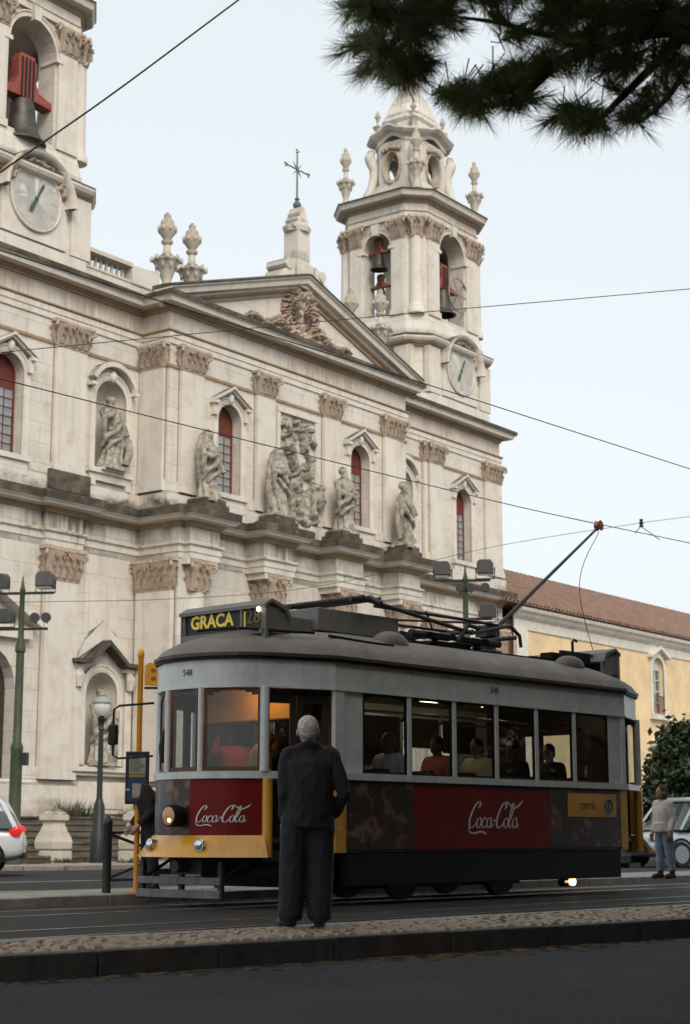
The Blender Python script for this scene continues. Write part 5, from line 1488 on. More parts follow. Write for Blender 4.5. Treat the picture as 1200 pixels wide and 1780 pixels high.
# floor, inside lining, bulkheads, seats
FLOOR=mat('tram_floor',(.05,.035,.025),.7)
mb=MB(); loft(mb,[(.70,ring_off(outline,-.07)),(.76,ring_off(outline,-.07))]); mb.build('floor',FLOOR,tram)
mb=MB(); loft(mb,[(2.58,ring_off(outline,-.08)),(2.62,ring_off(outline,-.08))]); mb.build('ceiling',T_CEIL,tram)
for s_ in (-.34,5.45):
    MB().box(s_-.02,s_+.02,.07,.75,.77,2.56).build('bulkhead',T_WOOD,tram); MB().box(s_-.02,s_+.02,1.65,WD-.07,.77,2.56).build('bulkhead',T_WOOD,tram); MB().box(s_-.02,s_+.02,.75,1.65,2.2,2.56).build('bulkhead',T_WOOD,tram)
seat_m=MB().box(0,.42,.0,.85,.36,.44).merge(MB().box(.38,.45,0,.85,.44,.80)).merge(MB().box(.05,.35,.1,.75,0,.36)).mesh('seat'); seat_m.materials.append(T_WOOD)
for k in range(6):
    inst('seat',seat_m,tram,(.15+.84*k,.1,.76)); inst('seat',seat_m,tram,(.15+.84*k,WD-.95,.76))
rail_=MB()
for y in (.75,1.65): rail_.tube([(-.2,y,2.3),(5.3,y,2.3)],.018,8)
rail_.build('grab_rail',CHROME,tram)
LAMP_W=mat('cabin_lamp',(.9,.8,.6),.4,emis=(1.0,.50,.14),estr=17.0)
LAMP_C=mat('saloon_or_added_lamp',(.9,.9,.8),.4,emis=(1.0,.86,.55),estr=10.0)
LAMP_D=mat('display_lamp',(.9,.95,1),.4,emis=(.85,.95,1.0),estr=4.0)
MB().box(-1.12,-.92,.5,1.05,2.50,2.53).build('cabin_lamp',LAMP_W,tram)
MB().box(-1.0,-.98,.36,.46,2.28,2.4).build('ticket_display',LAMP_D,tram)
MB().box(1.0,1.45,1.15,1.25,2.53,2.57).build('saloon_or_added_lamp',LAMP_C,tram); MB().box(2.5,2.9,1.15,1.25,2.53,2.57).build('saloon_or_added_lamp',LAMP_C,tram); MB().box(3.9,4.4,1.15,1.25,2.53,2.57).build('saloon_or_added_lamp',LAMP_C,tram)  # the middle lamp is added to light the passengers
MB().box(-.72,-.45,.35,2.0,2.10,2.5).build('sign_roller_box',T_CEIL,tram,bevel=.02)
mb=MB(); mb.box(-1.5,-1.1,.75,1.65,.77,1.35); mb.lathe([(.2,0),(.2,.12),(.05,.14)],(-1.25,1.15,1.36),14); mb.tube([(-1.25,1.15,1.5),(-1.05,1.0,1.55)],.02,6); mb.build('driver_desk',T_BLACK,tram)
# handset hanging in the left windscreen
MB().tube([(-1.45,1.75,2.0),(-1.42,1.8,1.8),(-1.45,1.78,1.62)],[.05,.09,.06],8).build('ticket_machine',T_BLACK,tram)
# head lamp, fog lamps, coupler, lifeguard
hl=MB().lathe([(0,0),(.115,0),(.125,.03),(.125,.12),(.10,.18),(0,.2)],(0,0,0),20); hl.xf(lambda p:(-1.90+p.z,1.2+p.x,1.0+p.y)); hlo=hl.build('headlamp',T_BLACK,tram,smooth=40)
HLAMP=mat('headlamp_glass',(.30,.16,.09),.12,emis=(1.0,.5,.2),estr=.12); HBULB=mat('headlamp_bulb',(1,.6,.3),.3,emis=(1.0,.55,.25),estr=4.0)
MB().ell((-1.915,1.17,.955),(.012,.03,.026),10,8).build('bulb',HBULB,hlo)
MB().lathe([(0,-.02),(.06,-.015),(.10,.0)],(0,0,0),20).xf(lambda p:(-1.905+p.z,1.2+p.x,1.0+p.y)).build('lens',HLAMP,hlo,smooth=60)
def foglamp(i,t,dz=.68):
    a,b_=ring_off(outline,.12)[i],ring_off(outline,.12)[i+1]; x,y=a[0]+(b_[0]-a[0])*t,a[1]+(b_[1]-a[1])*t
    d=Vector((b_[0]-a[0],b_[1]-a[1],0)).normalized(); n=Vector((d.y,-d.x,0)); n = n if n.x<0 else -n
    q=n.to_track_quat('Z','Y'); 
    m_=MB().lathe([(.0,-.05),(.062,-.05),(.068,0.03),(.075,.035),(.068,.045)],(0,0,0),18); m_.xf(lambda p:q@p+Vector((x,y,dz))); o=m_.build('fog_lamp',CHROME,tram,smooth=40)
    m_=MB().lathe([(.062,.035),(.04,.055),(0,.065)],(0,0,0),18); m_.xf(lambda p:q@p+Vector((x,y,dz))); m_.build('lens',mat('fog_lens',(.7,.75,.8),.05,metal=.8),o,smooth=60)
foglamp(3,.15); foglamp(5,.85)
mb=MB(); mb.box(-1.62,-1.3,.95,1.45,.36,.52); mb.tube([(-1.8,1.2,.45),(-1.3,1.2,.45)],.07,8); mb.build('coupler',T_IRON,tram)
WOODG=mat('weathered_plank',(.20,.17,.19),.8,var=.4,vscale=10)
lg=empty('lifeguard_dummy'); bpy.data.objects.remove(lg)
for k,(z0,z1) in enumerate(((.10,.19),(.25,.33))):
    MB().box(-1.66,-1.62,.62,2.0,z0,z1).build('lifeguard_plank',WOODG,tram,bevel=.006)
for y in (.66,1.3,1.96): MB().box(-1.62,-1.57,y-.03,y+.03,.08,.5).build('lifeguard_strut',T_IRON,tram)
for y in (.66,1.96): MB().tube([(-1.6,y,.3),(-1.25,y-.06,.5)],.02,6).build('lifeguard_arm',T_IRON,tram)
# truck: frames, wheels, motors
for s_ in (1.55,3.55):
    for y in (.75,1.65):
        mb=MB().lathe([(.0,-.05),(.30,-.05),(.33,-.05),(.345,.02),(.33,.04),(.30,.06),(.28,.03),(.0,.03)],(0,0,0),28); mb.xf(lambda p:(s_+p.x,y+p.z,.338+p.y)); mb.build('wheel',T_IRON,tram,smooth=40)
    MB().tube([(s_,.6,.338),(s_,1.8,.338)],.06,10).build('axle',T_IRON,tram)
for y in (.55,1.85): MB().box(.8,4.3,y-.04,y+.04,.3,.5).build('truck_frame',T_BLACK,tram)
MB().box(1.0,4.1,.8,1.6,.15,.55).build('motor_case',T_BLACK,tram)
MB().box(-.6,.6,.35,2.05,.2,.6).build('air_tank',T_BLACK,tram)
MB().box(4.4,5.6,.35,2.05,.22,.6).build('resistor_case',T_BLACK,tram)
MB().box(-1.2,-.6,.6,1.8,.42,.7).build('vestibule_frame',T_BLACK,tram); MB().box(5.6,6.3,.6,1.8,.42,.7).build('vestibule_frame',T_BLACK,tram)
GLOW=mat('ground_glint_glow',(1,.8,.6),.4,emis=(1.0,.62,.36),estr=3.0)
rl=MB().lathe([(0,-.03),(.05,-.03),(.055,.03),(0,.045)],(0,0,0),14); rl.xf(lambda p:(4.35+p.x,.12-p.z,.18+p.y)); rl.build('ground_glint',GLOW,tram)  # glowing disc imitates a glint of light under the tram
MB().tube([(4.35,.14,.18),(4.35,.3,.18)],.07,12).build('ground_glint_backing',T_IRON,tram)  # added backing for the glint disc, not a tram fitting
MB().box(4.20,4.25,.11,.13,.165,.195).build('ground_glint_side',mat('glint_dim',(.8,.6,.45),.3,emis=(1,.6,.35),estr=.8),tram)  # small glowing plate imitates a fainter glint beside the disc
# ---- roof gear
def Zr(y): return ZL1+.076+.42*(1-min(1,abs(y-1.2)/1.2)**2.3)**.62
SIGN=mat('sign_blind_cloth',(.012,.012,.012),.5); SIGN_Y=mat('sign_yellow',(.60,.48,.08),.6,emis=(.9,.68,.12),estr=.16)
def destbox(flip):
    sx=-1 if flip else 1
    def X(s_): return s_ if not flip else 2*SC-s_
    s_=-1.12
    sb=MB(); y0,y1=.52,1.88
    prof=[(s_,3.090),(s_,3.380),(s_+.10,3.440),(s_+.34,3.360),(s_+.42,3.260),(s_+.42,3.060)]
    for yy in (y0,y1): sb.prism([(X(a),b_) for a,b_ in prof],'y',yy-.02,yy+.02)
    sb.prism([(X(a),b_) for a,b_ in ((s_-.02,3.360),(s_-.02,3.400),(s_+.10,3.470),(s_+.36,3.390),(s_+.43,3.260),(s_+.40,3.240),(s_+.33,3.350),(s_+.10,3.430))],'y',y0-.05,y1+.05)
    sb.box(X(s_-.02),X(s_+.03),y0,y1,3.060,3.120)
    sb.box(X(s_),X(s_+.05),y0-.04,y0+.03,2.86,3.400); sb.box(X(s_),X(s_+.05),y1-.03,y1+.04,2.86,3.400)
    o=sb.build('destination_box',T_GREY,tram)
    MB().box(X(s_+.03),X(s_+.05),y0+.02,y1-.02,3.120,3.370).build('destination_blind',SIGN,o)
    MB().box(X(s_-.005),X(s_+.03),.87,.895,3.120,3.370).build('divider',T_GREY,o)
    return o,s_
db,s_=destbox(False)
# text faces the front (-x): reading direction runs from far side (+y) to near side
def put_text(me,loc,m,parent,name,rotz,tilt=math.pi/2):
    o=inst(name,me,parent,loc,(tilt,0,rotz)); o.data.materials.clear(); o.data.materials.append(m); return o
put_text(text_mesh('GRACA',.215,.003,bold=.006),(s_+.022,1.40,3.265),SIGN_Y,db,'lettering',-math.pi/2)
put_text(text_mesh('28',.24,.003,bold=.004),(s_+.022,.70,3.265),mat('sign_dim',(.10,.085,.045),.6),db,'lettering',-math.pi/2)
MB().box(s_+.015,s_+.03,.835,.85,3.150,3.340).build('lettering',SIGN_Y,db)
BULB=mat('bulb',(1,.9,.7),.4,emis=(1.0,.78,.5),estr=14.0)
b_=MB().ell((s_-.02,.575,3.340),(.022,.022,.028),10,8).build('bulb',BULB,db,smooth=60)
destbox(True)
# resistor box, lifeguard vents, trolley bases
MB().box(.05,1.55,.75,1.65,3.22,3.50).build('resistor_box',T_GREY,tram,bevel=.012)
for x in (.15,1.45): MB().box(x-.04,x+.04,.8,1.6,3.1,3.23).build('box_foot',T_BLACK,tram)
MB().box(-.55,.05,.85,1.55,3.14,3.36).build('cable_box',T_GREY,tram,bevel=.01)
def vent(s_,y): MB().ell((s_,y,Zr(y)-.03),(.30,.17,.16),14,8).build('roof_vent',T_ROOF,tram,smooth=60)
for s_ in (1.0,4.85):
    vent(s_,.42); vent(s_,WD-.42)
# trolley pole in use (rear) and spare bow collector (front, folded)
mb=MB(); mb.box(2.3,4.6,.85,1.55,3.19,3.25); mb.box(2.5,3.3,.95,1.45,3.25,3.32); mb.build('roof_plank',T_BLACK,tram)
tb=MB(); tb.lathe([(.22,0),(.2,.05),(.12,.08),(.1,.25),(.13,.27),(.13,.33),(0,.35)],(4.0,1.2,3.25),14); tb.box(3.85,4.15,1.1,1.3,3.5,3.66); tbo=tb.build('trolley_base',T_IRON,tram)
# pole head is found from where it meets the contact wire
head=at(1041,916,26.2); hl_=head-TR.o; hx,hy,hz=hl_.dot(TR.ex),hl_.dot(TR.ey),head.z
root_=Vector((4.05,1.2,3.55)); hd=Vector((hx,hy,hz))
MB().tube([root_,root_+(hd-root_)*.3,hd],[.035,.03,.018],8).build('trolley_pole',T_IRON,tram,smooth=60)
th=MB(); th.lathe([(.03,-.05),(.085,-.04),(.05,0),(.085,.04),(.03,.05)],(0,0,0),14); th.xf(lambda p:(hd.x+p.x,hd.y+p.z,hd.z+p.y+.02)); th.build('trolley_wheel',mat('worn_copper',(.28,.12,.06),.5,metal=.5),tram,smooth=60)
MB().tube(catmull([hd+Vector((0,0,-.08)),Vector((6.3,1.2,hd.z*.45+1.9)),Vector((6.95,1.2,2.9))],8),.006,5).build('trolley_rope',T_IRON,tram)
# folded pantograph frame
pg=MB()
for y in (.62,1.78):
    pg.tube([(2.9,y,3.42),(.9,y*.9+.12,3.66),(.55,y*.9+.12,3.64)],.028,7); pg.tube([(2.9,y,3.42),(3.9,y*.8+.24,3.62),(4.12,y*.8+.24,3.50),(4.15,y*.8+.24,3.34)],.026,7)
    pg.tube([(1.0,y*.9+.12,3.6),(2.7,y*.9+.12,3.60),(3.8,y*.8+.24,3.60)],.022,7); pg.tube([(2.6,y,3.30),(2.8,y,3.52),(3.05,y,3.5)],.03,7)
for s_ in (.6,.75,.9): pg.tube([(s_,.5,3.66),(s_,1.9,3.66)],.026,7)
pg.tube([(.75,.35,3.58),(.72,.5,3.66),(.72,1.9,3.66),(.75,2.05,3.58)],.03,7)
for s_ in (2.9,3.85): pg.tube([(s_,.6,3.44),(s_,1.8,3.44)],.03,7)
pg.tube([(2.0,.66,3.62),(3.4,1.7,3.60)],.016,6); pg.tube([(2.0,1.7,3.62),(3.4,.66,3.60)],.016,6)
pg.build('pantograph',T_IRON,tram,smooth=60)
sp=MB()
for y in (.85,1.55):
    sp.tube([(1.9,y,3.36),(2.7,y,3.36)],.05,8); sp.tube([(3.2,y,3.36),(3.8,y,3.36)],.05,8)
sp.build('pantograph_spring',T_IRON,tram)
for s_ in (2.4,3.3):
    for y in (.85,1.55): MB().lathe([(.07,0),(.04,.05),(.08,.07),(.04,.1),(.07,.13),(.03,.16)],(s_,y,3.2),10).build('insulator',T_BLACK,tram)
pf=MB(); pf.box(2.2,3.5,.8,.88,3.33,3.39); pf.box(2.2,3.5,1.52,1.6,3.33,3.39); pf.box(2.2,2.3,.8,1.6,3.32,3.4); pf.box(3.4,3.5,.8,1.6,3.32,3.4); pf.build('pantograph_base',T_BLACK,tram)
# rear roof clutter: planks, hook, bent pipe
mb=MB(); mb.box(4.35,5.35,.7,1.7,3.18,3.24); mb.box(4.9,5.7,.75,.95,3.24,3.34); mb.box(4.95,5.65,.6,.66,3.2,3.36); mb.build('walk_board',T_BLACK,tram)
mb=MB(); mb.tube([(5.35,.7,3.3),(5.35,.7,3.52),(5.4,.7,3.55),(5.46,.7,3.53)],.02,6); mb.build('pole_hook',T_BLACK,tram)
mb=MB(); mb.tube([(5.6,.7,3.34),(5.95,.7,3.36),(6.05,.7,3.33),(6.08,.7,3.26)],.018,6); mb.build('roof_pipe',T_BLACK,tram)
# thin brackets on the front dome
for pts in (((-1.28,.75),(-.95,.40),(-.5,.30)),((-1.46,1.25),(-1.40,.95),(-1.28,.78)),((-.3,.25),(.3,.2),(.8,.2))):
    q=[]
    for s_,y in catmull([(a,b_,0) for a,b_ in pts],6) and [(p.x,p.y) for p in catmull([(a,b_,0) for a,b_ in pts],6)]:
        kx=1
        q.append((s_,y,Zr(y)-.0+.02 - (.0 if s_>-.4 else .13*(max(0,(-.4-s_))/1.0)**1.5)))
    MB().tube(q,.018,6).build('drip_strip',T_BLACK,tram,smooth=60)
# mirror bracket and mirror on the far front corner
mb=MB(); mb.tube([(-1.45,2.0,2.32),(-1.62,2.42,2.30),(-1.62,2.52,2.26),(-1.62,2.52,1.72),(-1.62,2.42,1.68),(-1.45,2.0,1.70)],.014,6); mo=mb.build('mirror_bracket',T_BLACK,tram)
MB().box(-1.66,-1.60,2.44,2.58,1.84,2.08).build('mirror',T_BLACK,mo,bevel=.02)
# fleet numbers and script lettering
INK=mat('fleet_number_ink',(.05,.06,.09),.5); SCRIPT=mat('script_white',(.62,.60,.57),.5)
put_text(text_mesh('548',.115,.002),(2.55,-.003,2.60),INK,letter,'fleet_number',0)
P4,P5=outline[4],outline[5]
put_text(text_mesh('548',.105,.002),(-1.725,1.12,2.60),INK,letter,'fleet_number',-math.pi/2)
put_text(text_mesh('carris',.17,.002),(4.58,-.010,1.185),mat('operator_ink',(.12,.07,.015),.5),tram,'lettering',0)
lo=MB(); lo.lathe([(.0,0),(.12,0),(.12,.004),(0,.004)],(0,0,0),28); lo.xf(lambda p:(5.08+p.x,-.010-p.z,1.185+p.y)); lo.build('operator_emblem',mat('emblem_pale',(.40,.30,.16),.5),tram)
lo=MB(); lo.tube([(5.08+.075*math.cos(t),-.016,1.185+.075*math.sin(t)) for t in [2*math.pi*k/20 for k in range(20)]],.012,5,closed=True); lo.box(5.065,5.095,-.018,-.014,1.11,1.26); lo.build('operator_emblem',INK,tram)
def script_mesh():
    mb=MB()
    def stroke(pts,w0,w1=None,wt=.03,n=7):
        P=catmull([(x+.22*y,y,0) for x,y in pts],n); N=len(P)
        vs=[]
        for i,p in enumerate(P):
            d=(P[min(i+1,N-1)]-P[max(i-1,0)]); d=d.normalized() if d.length>1e-6 else Vector((1,0,0))
            t=i/(N-1); taper=min(1,t*5+.35)*min(1,(1-t)*5+.25)
            w=(wt+(w0-wt)*abs(d.y)**1.3)*taper if w1 is None else (w0+(w1-w0)*t)*taper
            nn=Vector((-d.y,d.x,0)); vs+=[p+nn*w,p-nn*w]
        b=len(mb.v); 
        mb.add([(v_.x,v_.y,0) for v_ in vs],[(2*i,2*i+1,2*i+3,2*i+2) for i in range(N-1)])
    # first capital with its under-flourish
    stroke([(1.45,2.05),(1.75,2.25),(1.85,2.6),(1.5,2.72),(.95,2.25),(.5,1.4),(.35,.6),(.6,.12),(1.1,.2),(1.65,.75)],.16)
    stroke([(.5,.55),(.35,.1),(.6,-.32),(1.4,-.45),(2.3,-.3),(3.1,-.42),(3.5,-.62)],.07,.10)
    def oo(cx,s=1): stroke([(cx+.15,1.12*s),(cx-.2,1.0*s),(cx-.36,.55*s),(cx-.15,.12),(cx+.18,.2),(cx+.36,.65*s),(cx+.2,1.1*s),(cx-.02,1.12*s)],.12)
    def cc(cx): stroke([(cx+.25,.85),(cx+.2,1.1),(cx-.1,1.08),(cx-.36,.6),(cx-.2,.14),(cx+.15,.16),(cx+.5,.55)],.12)
    def aa(cx): oo(cx); stroke([(cx+.36,1.15),(cx+.30,.5),(cx+.38,.14),(cx+.62,.3),(cx+.75,.55)],.11)
    oo(1.95); cc(2.85); aa(3.65)
    stroke([(4.35,.75),(4.65,.85),(4.95,.8)],.10,.10)
    # second capital with the ribbon over the following letters
    stroke([(6.05,2.0),(6.3,2.3),(6.2,2.68),(5.8,2.6),(5.3,1.95),(4.98,1.1),(5.0,.4),(5.35,.08),(5.85,.3),(6.2,.75)],.16)
    stroke([(5.75,2.55),(6.4,2.75),(7.0,2.45),(7.7,2.15),(8.5,2.45),(9.1,2.95)],.06,.13)
    oo(6.55)
    stroke([(7.05,.5),(7.45,1.4),(7.6,2.3),(7.45,2.65),(7.25,2.2),(7.15,1.2),(7.15,.4),(7.35,.1),(7.65,.4)],.12)
    aa(8.1)
    mb.xf(lambda p:((p.x-4.9)/9.6,(p.y-1.1)/9.6,0))
    me=bpy.data.meshes.new('script_lettering'); me.from_pydata([tuple(v_) for v_ in mb.v],[],mb.f); me.materials.append(SCRIPT)
    return me
SM=script_mesh()
inst('script_lettering',SM,tram,(2.52,-.006,1.0),(math.pi/2,0,0),(1.16,1.16,1.16))
# on the front: along the near curved panel, between outline points 2 and 4
fp_=[Vector((*outline[i],0)) for i in (1,2,3,4)]
lens=[0]; 
for i in range(3): lens.append(lens[-1]+(fp_[i+1]-fp_[i]).length)
def on_front(dist,z,off):
    dist=max(0,min(lens[-1]-1e-4,dist))
    for i in range(3):
        if lens[i]<=dist<=lens[i+1]:
            t=(dist-lens[i])/(lens[i+1]-lens[i]); p=fp_[i].lerp(fp_[i+1],t); d=(fp_[i+1]-fp_[i]).normalized(); n=Vector((d.y,-d.x,0)); n=n if n.x<0 or n.y<0 else -n
            return (p.x+n.x*off,p.y+n.y*off,z)
    return (0,0,0)
cm=MB(); sc=.66; cdist=.475
vs=[on_front(cdist-v_.co.x*sc, 1.0+v_.co.y*sc, .012) for v_ in SM.vertices]
me=bpy.data.meshes.new('script_lettering'); me.from_pydata(vs,[],[tuple(p.vertices) for p in SM.polygons]); me.materials.append(SCRIPT)
inst('script_lettering',me,tram)

# ================================================================ STREET FURNITURE
GREEN_P = mat('mast_green_paint', (0.05,0.068,0.03), .55, var=.35, vscale=4)
FLOOD = mat('floodlight_case', (0.075,0.072,0.07), .55, var=.25, vscale=5)
FLOODG = mat('floodlight_glass', (0.45,0.45,0.42), .15, spec=.7)
ORANGE = mat('stop_yellow_paint', (0.72,0.30,0.012), .4, var=.12, vscale=5, coat=.2)
BLACK_P = mat('street_black_paint', (0.016,0.018,0.017), .45, var=.3, vscale=8)
GREEN_BK = mat('lamp_green_black', (0.010,0.016,0.013), .45, var=.3, vscale=8)
LANT = mat('lantern_glass', (0.62,0.63,0.60), .3)

def flood(parent, x, z, s, tilt, side=1, name='floodlight', round_=False):
    if round_:
        m = MB().lathe([(0,-.16),(.1,-.15),(.17,-.02),(.19,.1),(.17,.13)],(0,0,0),16)
        q = Quaternion((1,0,0), rad(100+tilt))
        m.xf(lambda p: q@(p*s)+Vector((x,-.05,z)))
        o = m.build(name, FLOOD, parent, smooth=40)
        m = MB().lathe([(0,.12),(.165,.12)],(0,0,0),16); m.xf(lambda p: q@(p*s)+Vector((x,-.05,z))); m.build('glass', FLOODG, o)
        MB().tube([(x,0,z-.22*s),(x,0,z-.05)],.02,6).build('bracket', BLACK_P, o)
        return o
    m = MB().prism([(-.2,-.17),(.2,-.17),(.2,.10),(.14,.18),(-.14,.18),(-.2,.10)],'y',-.2,.16)
    q = Quaternion((1,0,0), rad(tilt))
    m.xf(lambda p: q@(p*s)+Vector((x,0,z)))
    o = m.build(name, FLOOD, parent, bevel=.02)
    m = MB().box(-.17,.17,-.16,.12,-.19,-.172); m.xf(lambda p: q@(p*s)+Vector((x,0,z))); m.build('glass', FLOODG, o)
    m = MB(); m.tube([(x-.23*s,0,z),(x-.23*s,0,z-.28*s),(x+.23*s,0,z-.28*s),(x+.23*s,0,z)],.018,6); m.build('bracket', BLACK_P, o)
    return o
def mast(loc, h, label, layout):
    r_ = empty('floodlight_mast', loc, rad(-8)); tag(r_, label, 'light mast', 'green floodlight masts')
    m = MB().lathe([(.20,0),(.20,.5),(.15,.6),(.14,2.6),(.15,2.65),(.15,2.75),(.105,2.85),(.095,h*.74),(.125,h*.745),(.125,h*.765),(.07,h*.79),(.06,h*.96),(.075,h*.965),(.045,h*.98),(.012,h+.12),(0,h+.14)],(0,0,0),16)
    m.build('pole', GREEN_P, r_, smooth=40)
    for (x0,x1,z) in layout['arms']: MB().box(x0,x1,-.035,.035,z-.03,z+.03).build('crossarm', BLACK_P, r_)
    for a in layout['floods']: flood(r_, *a[:4], round_=a[4])
    MB().box(.14,.28,-.08,.08,2.3,2.6).build('switch_box', BLACK_P, r_)
    return r_
LAY = {'arms':[(-.75,.78,6.42),(-.62,.66,5.55)], 'floods':[(.58,6.72,1.05,-6,False),(-.58,6.72,1.05,6,False),(.36,5.82,.66,0,True),(.64,5.82,.66,0,True),(-.40,5.88,1.0,8,False)]}
pL = at(24,1450,40.0); mast((pL.x,pL.y,.1), 6.72, 'green lighting mast with floodlights at the left edge of the picture', LAY)
pR = at(815,1450,41.0); mast((pR.x,pR.y,.0), 7.25, 'green lighting mast with floodlights rising behind the tram roof',
   {'arms':[(-.62,.62,6.98),(-.1,.65,6.02)], 'floods':[(-.56,7.28,1.0,0,False),(.50,7.3,1.0,0,False),(-.12,6.80,.62,0,True),(.14,6.80,.62,0,True),(.50,6.80,.62,0,True),(.56,6.22,1.0,5,False)]})

# black street lamp with lantern
pl = gnd(170,1500,.1)
lr = empty('street_lamp', (pl.x,pl.y,.1)); tag(lr,'slim black cast iron street lamp with white lantern before the church steps','street lamp')
MB().lathe([(.20,0),(.20,.7),(.16,.78),(.14,1.4),(.10,1.5),(.075,1.6),(.065,2.9),(.05,3.25),(.09,3.28),(.06,3.33),(.07,3.5),(.11,3.55),(.05,3.62)],(0,0,0),16).build('post',GREEN_BK,lr,smooth=40)
MB().lathe([(.12,3.62),(.20,3.72),(.21,3.9),(.2,3.93)],(0,0,0),12).build('lantern',LANT,lr,smooth=50)
MB().lathe([(.22,3.93),(.23,3.97),(.16,4.06),(.08,4.12),(.1,4.15),(0,4.22)],(0,0,0),12).build('lantern_cap',mat('lantern_cap_paint',(.3,.31,.29),.5),lr,smooth=50)

# carved stone bollards before the steps
def bollard(px, py, label, s=1.0):
    p = gnd(px,py,.1); b = empty('stone_bollard',(p.x,p.y,.1),CH.phi); tag(b,label,'bollard','stone bollards before the steps')
    def sq(pts): 
        m=MB(); loft(m,[(z*s,[(-a*s,-a*s),(a*s,-a*s),(a*s,a*s),(-a*s,a*s)]) for z,a in pts]); return m
    sq([(0,.34),(.28,.34),(.30,.31)]).build('base',STONE_U,b,bevel=.02)
    sq([(.30,.29),(.34,.33),(.5,.345),(.62,.32),(.78,.25),(.95,.2),(1.02,.2)]).build('shaft',STONE_U,b,bevel=.02)
    sq([(1.02,.24),(1.06,.27),(1.18,.27),(1.2,.24),(1.26,.2),(1.32,.12),(1.36,.0)]).build('head',STONE_U,b,bevel=.015)
bollard(92,1499,'carved stone bollard between the left mast and the street lamp'); bollard(238,1499,'carved stone bollard half hidden behind the yellow stop pole'); 

# tram stop pole with flag and timetable case
ps = gnd(236,1552,.1)
st = empty('tram_stop_sign',(ps.x,ps.y,.1),rad(4)); tag(st,'yellow tram stop pole with orange flag and blue timetable case','stop sign')
MB().lathe([(.10,0),(.10,.015),(.034,.03),(.034,2.86),(.042,2.87),(.042,2.93),(.02,2.97),(0,2.98)],(0,0,0),14).build('pole',ORANGE,st,smooth=40)
fl_ = MB().prism([(.05,2.52),(.05,2.76),(.10,2.80),(.52,2.80),(.52,2.50)],'y',-.02,.02).build('stop_flag',ORANGE,st,bevel=.006)
MB().box(.05,.52,-.024,.024,2.47,2.50).build('flag_strip',mat('flag_dark',(.03,.03,.035),.5),fl_)
icn = mat('flag_icon',(.20,.10,.03),.5)
for (x,z) in ((.16,2.60),(.16,2.70),(.30,2.69),(.40,2.72),(.30,2.60),(.42,2.61)):
    m = MB().lathe([(0,0),(.034,0),(.034,.003),(0,.003)],(0,0,0),14); m.xf(lambda p:(x+p.x,-.022-p.z,z+p.y*.8)); m.build('flag_icon',icn,fl_)
cs = MB().box(-.155,.135,-.075,-.03,1.06,1.70).build('timetable_case',mat('case_blue_black',(.014,.02,.032),.4),st,bevel=.01)
PAPER=mat('timetable_paper',(.36,.34,.29),.7,var=.25,vscale=18); PAPERB=mat('timetable_blue',(.02,.05,.10),.5)
MB().box(-.11,.09,-.081,-.076,1.43,1.64).build('timetable_sheet',PAPER,cs); MB().box(-.11,.09,-.081,-.076,1.385,1.42).build('yellow_strip',mat('timetable_yellow',(.30,.20,.05),.6),cs)
MB().box(-.12,.10,-.081,-.076,1.10,1.375).build('blue_sheet',PAPERB,cs); MB().box(-.065,.04,-.085,-.0815,1.14,1.31).build('notice',PAPER,cs)
prn=MB(); rr=random.Random(4)
for k in range(12): prn.box(-.10,-.10+rr.uniform(.10,.18),-.0835,-.082,1.625-.0155*k,1.631-.0155*k)
tag(prn.build('print_lines',mat('print_ink',(.08,.08,.08),.7),cs),kind='stuff')
MB().box(-.14,-.10,-.085,-.076,1.22,1.25).build('catch',CHROME,cs)

# pedestrian barrier: iron bollard post and rails
pb = gnd(185,1552,.1)
br = empty('pedestrian_barrier',(pb.x,pb.y,.1),TR.phi); tag(br,'black iron barrier with crossed rails beside the stop pole','barrier')
MB().lathe([(.055,0),(.055,.80),(.06,.81),(.06,.86),(.045,.88),(.02,.93),(0,.94)],(0,0,0),14).build('post',BLACK_P,br,smooth=40)
MB().lathe([(.055,0),(.055,.80),(.06,.81),(.06,.86),(.045,.88),(.02,.93),(0,.94)],(2.2,.35,0),14).build('post',BLACK_P,br,smooth=40)
for z0,z1 in ((.72,.72),(.15,.15),(.70,.18),(.18,.70)): MB().tube([(.04,.005,z0),(2.16,.345,z1)],.02,7).build('rail',BLACK_P,br)

# ================================================================ PEOPLE
SKIN = mat('skin', (0.42,0.24,0.16), .55, var=.1, vscale=10)
SKIN_D = mat('skin_tanned', (0.30,0.165,0.10), .55, var=.1, vscale=10)
def hand_to(mb, w, d, side, r=.0):
    """palm and five unequal, bent fingers from wrist w in direction d"""
    w = Vector(w); d = Vector(d).normalized(); ax = Vector((0,0,1)) if abs(d.z) < .8 else Vector((0,1,0))
    a = d.cross(ax).normalized(); b = a.cross(d).normalized()
    mb.tube([w, w+d*.045, w+d*.095],[.026,.036,.034],8)
    for k,(o,l) in enumerate(((-.028,.065),(-.009,.078),(.010,.072),(.027,.055))):
        p0 = w+d*.085+b*o; p1 = p0+d*l*.5+a*side*.006; p2 = p0+d*l*.85+a*side*.028
        mb.tube([p0,p1,p2],[.0105,.0098,.0085],6)
    t0 = w+d*.03+b*(-.03); mb.tube([t0,t0+d*.03-b*.025,t0+d*.058-b*.028+a*side*.012],[.013,.011,.009],6)
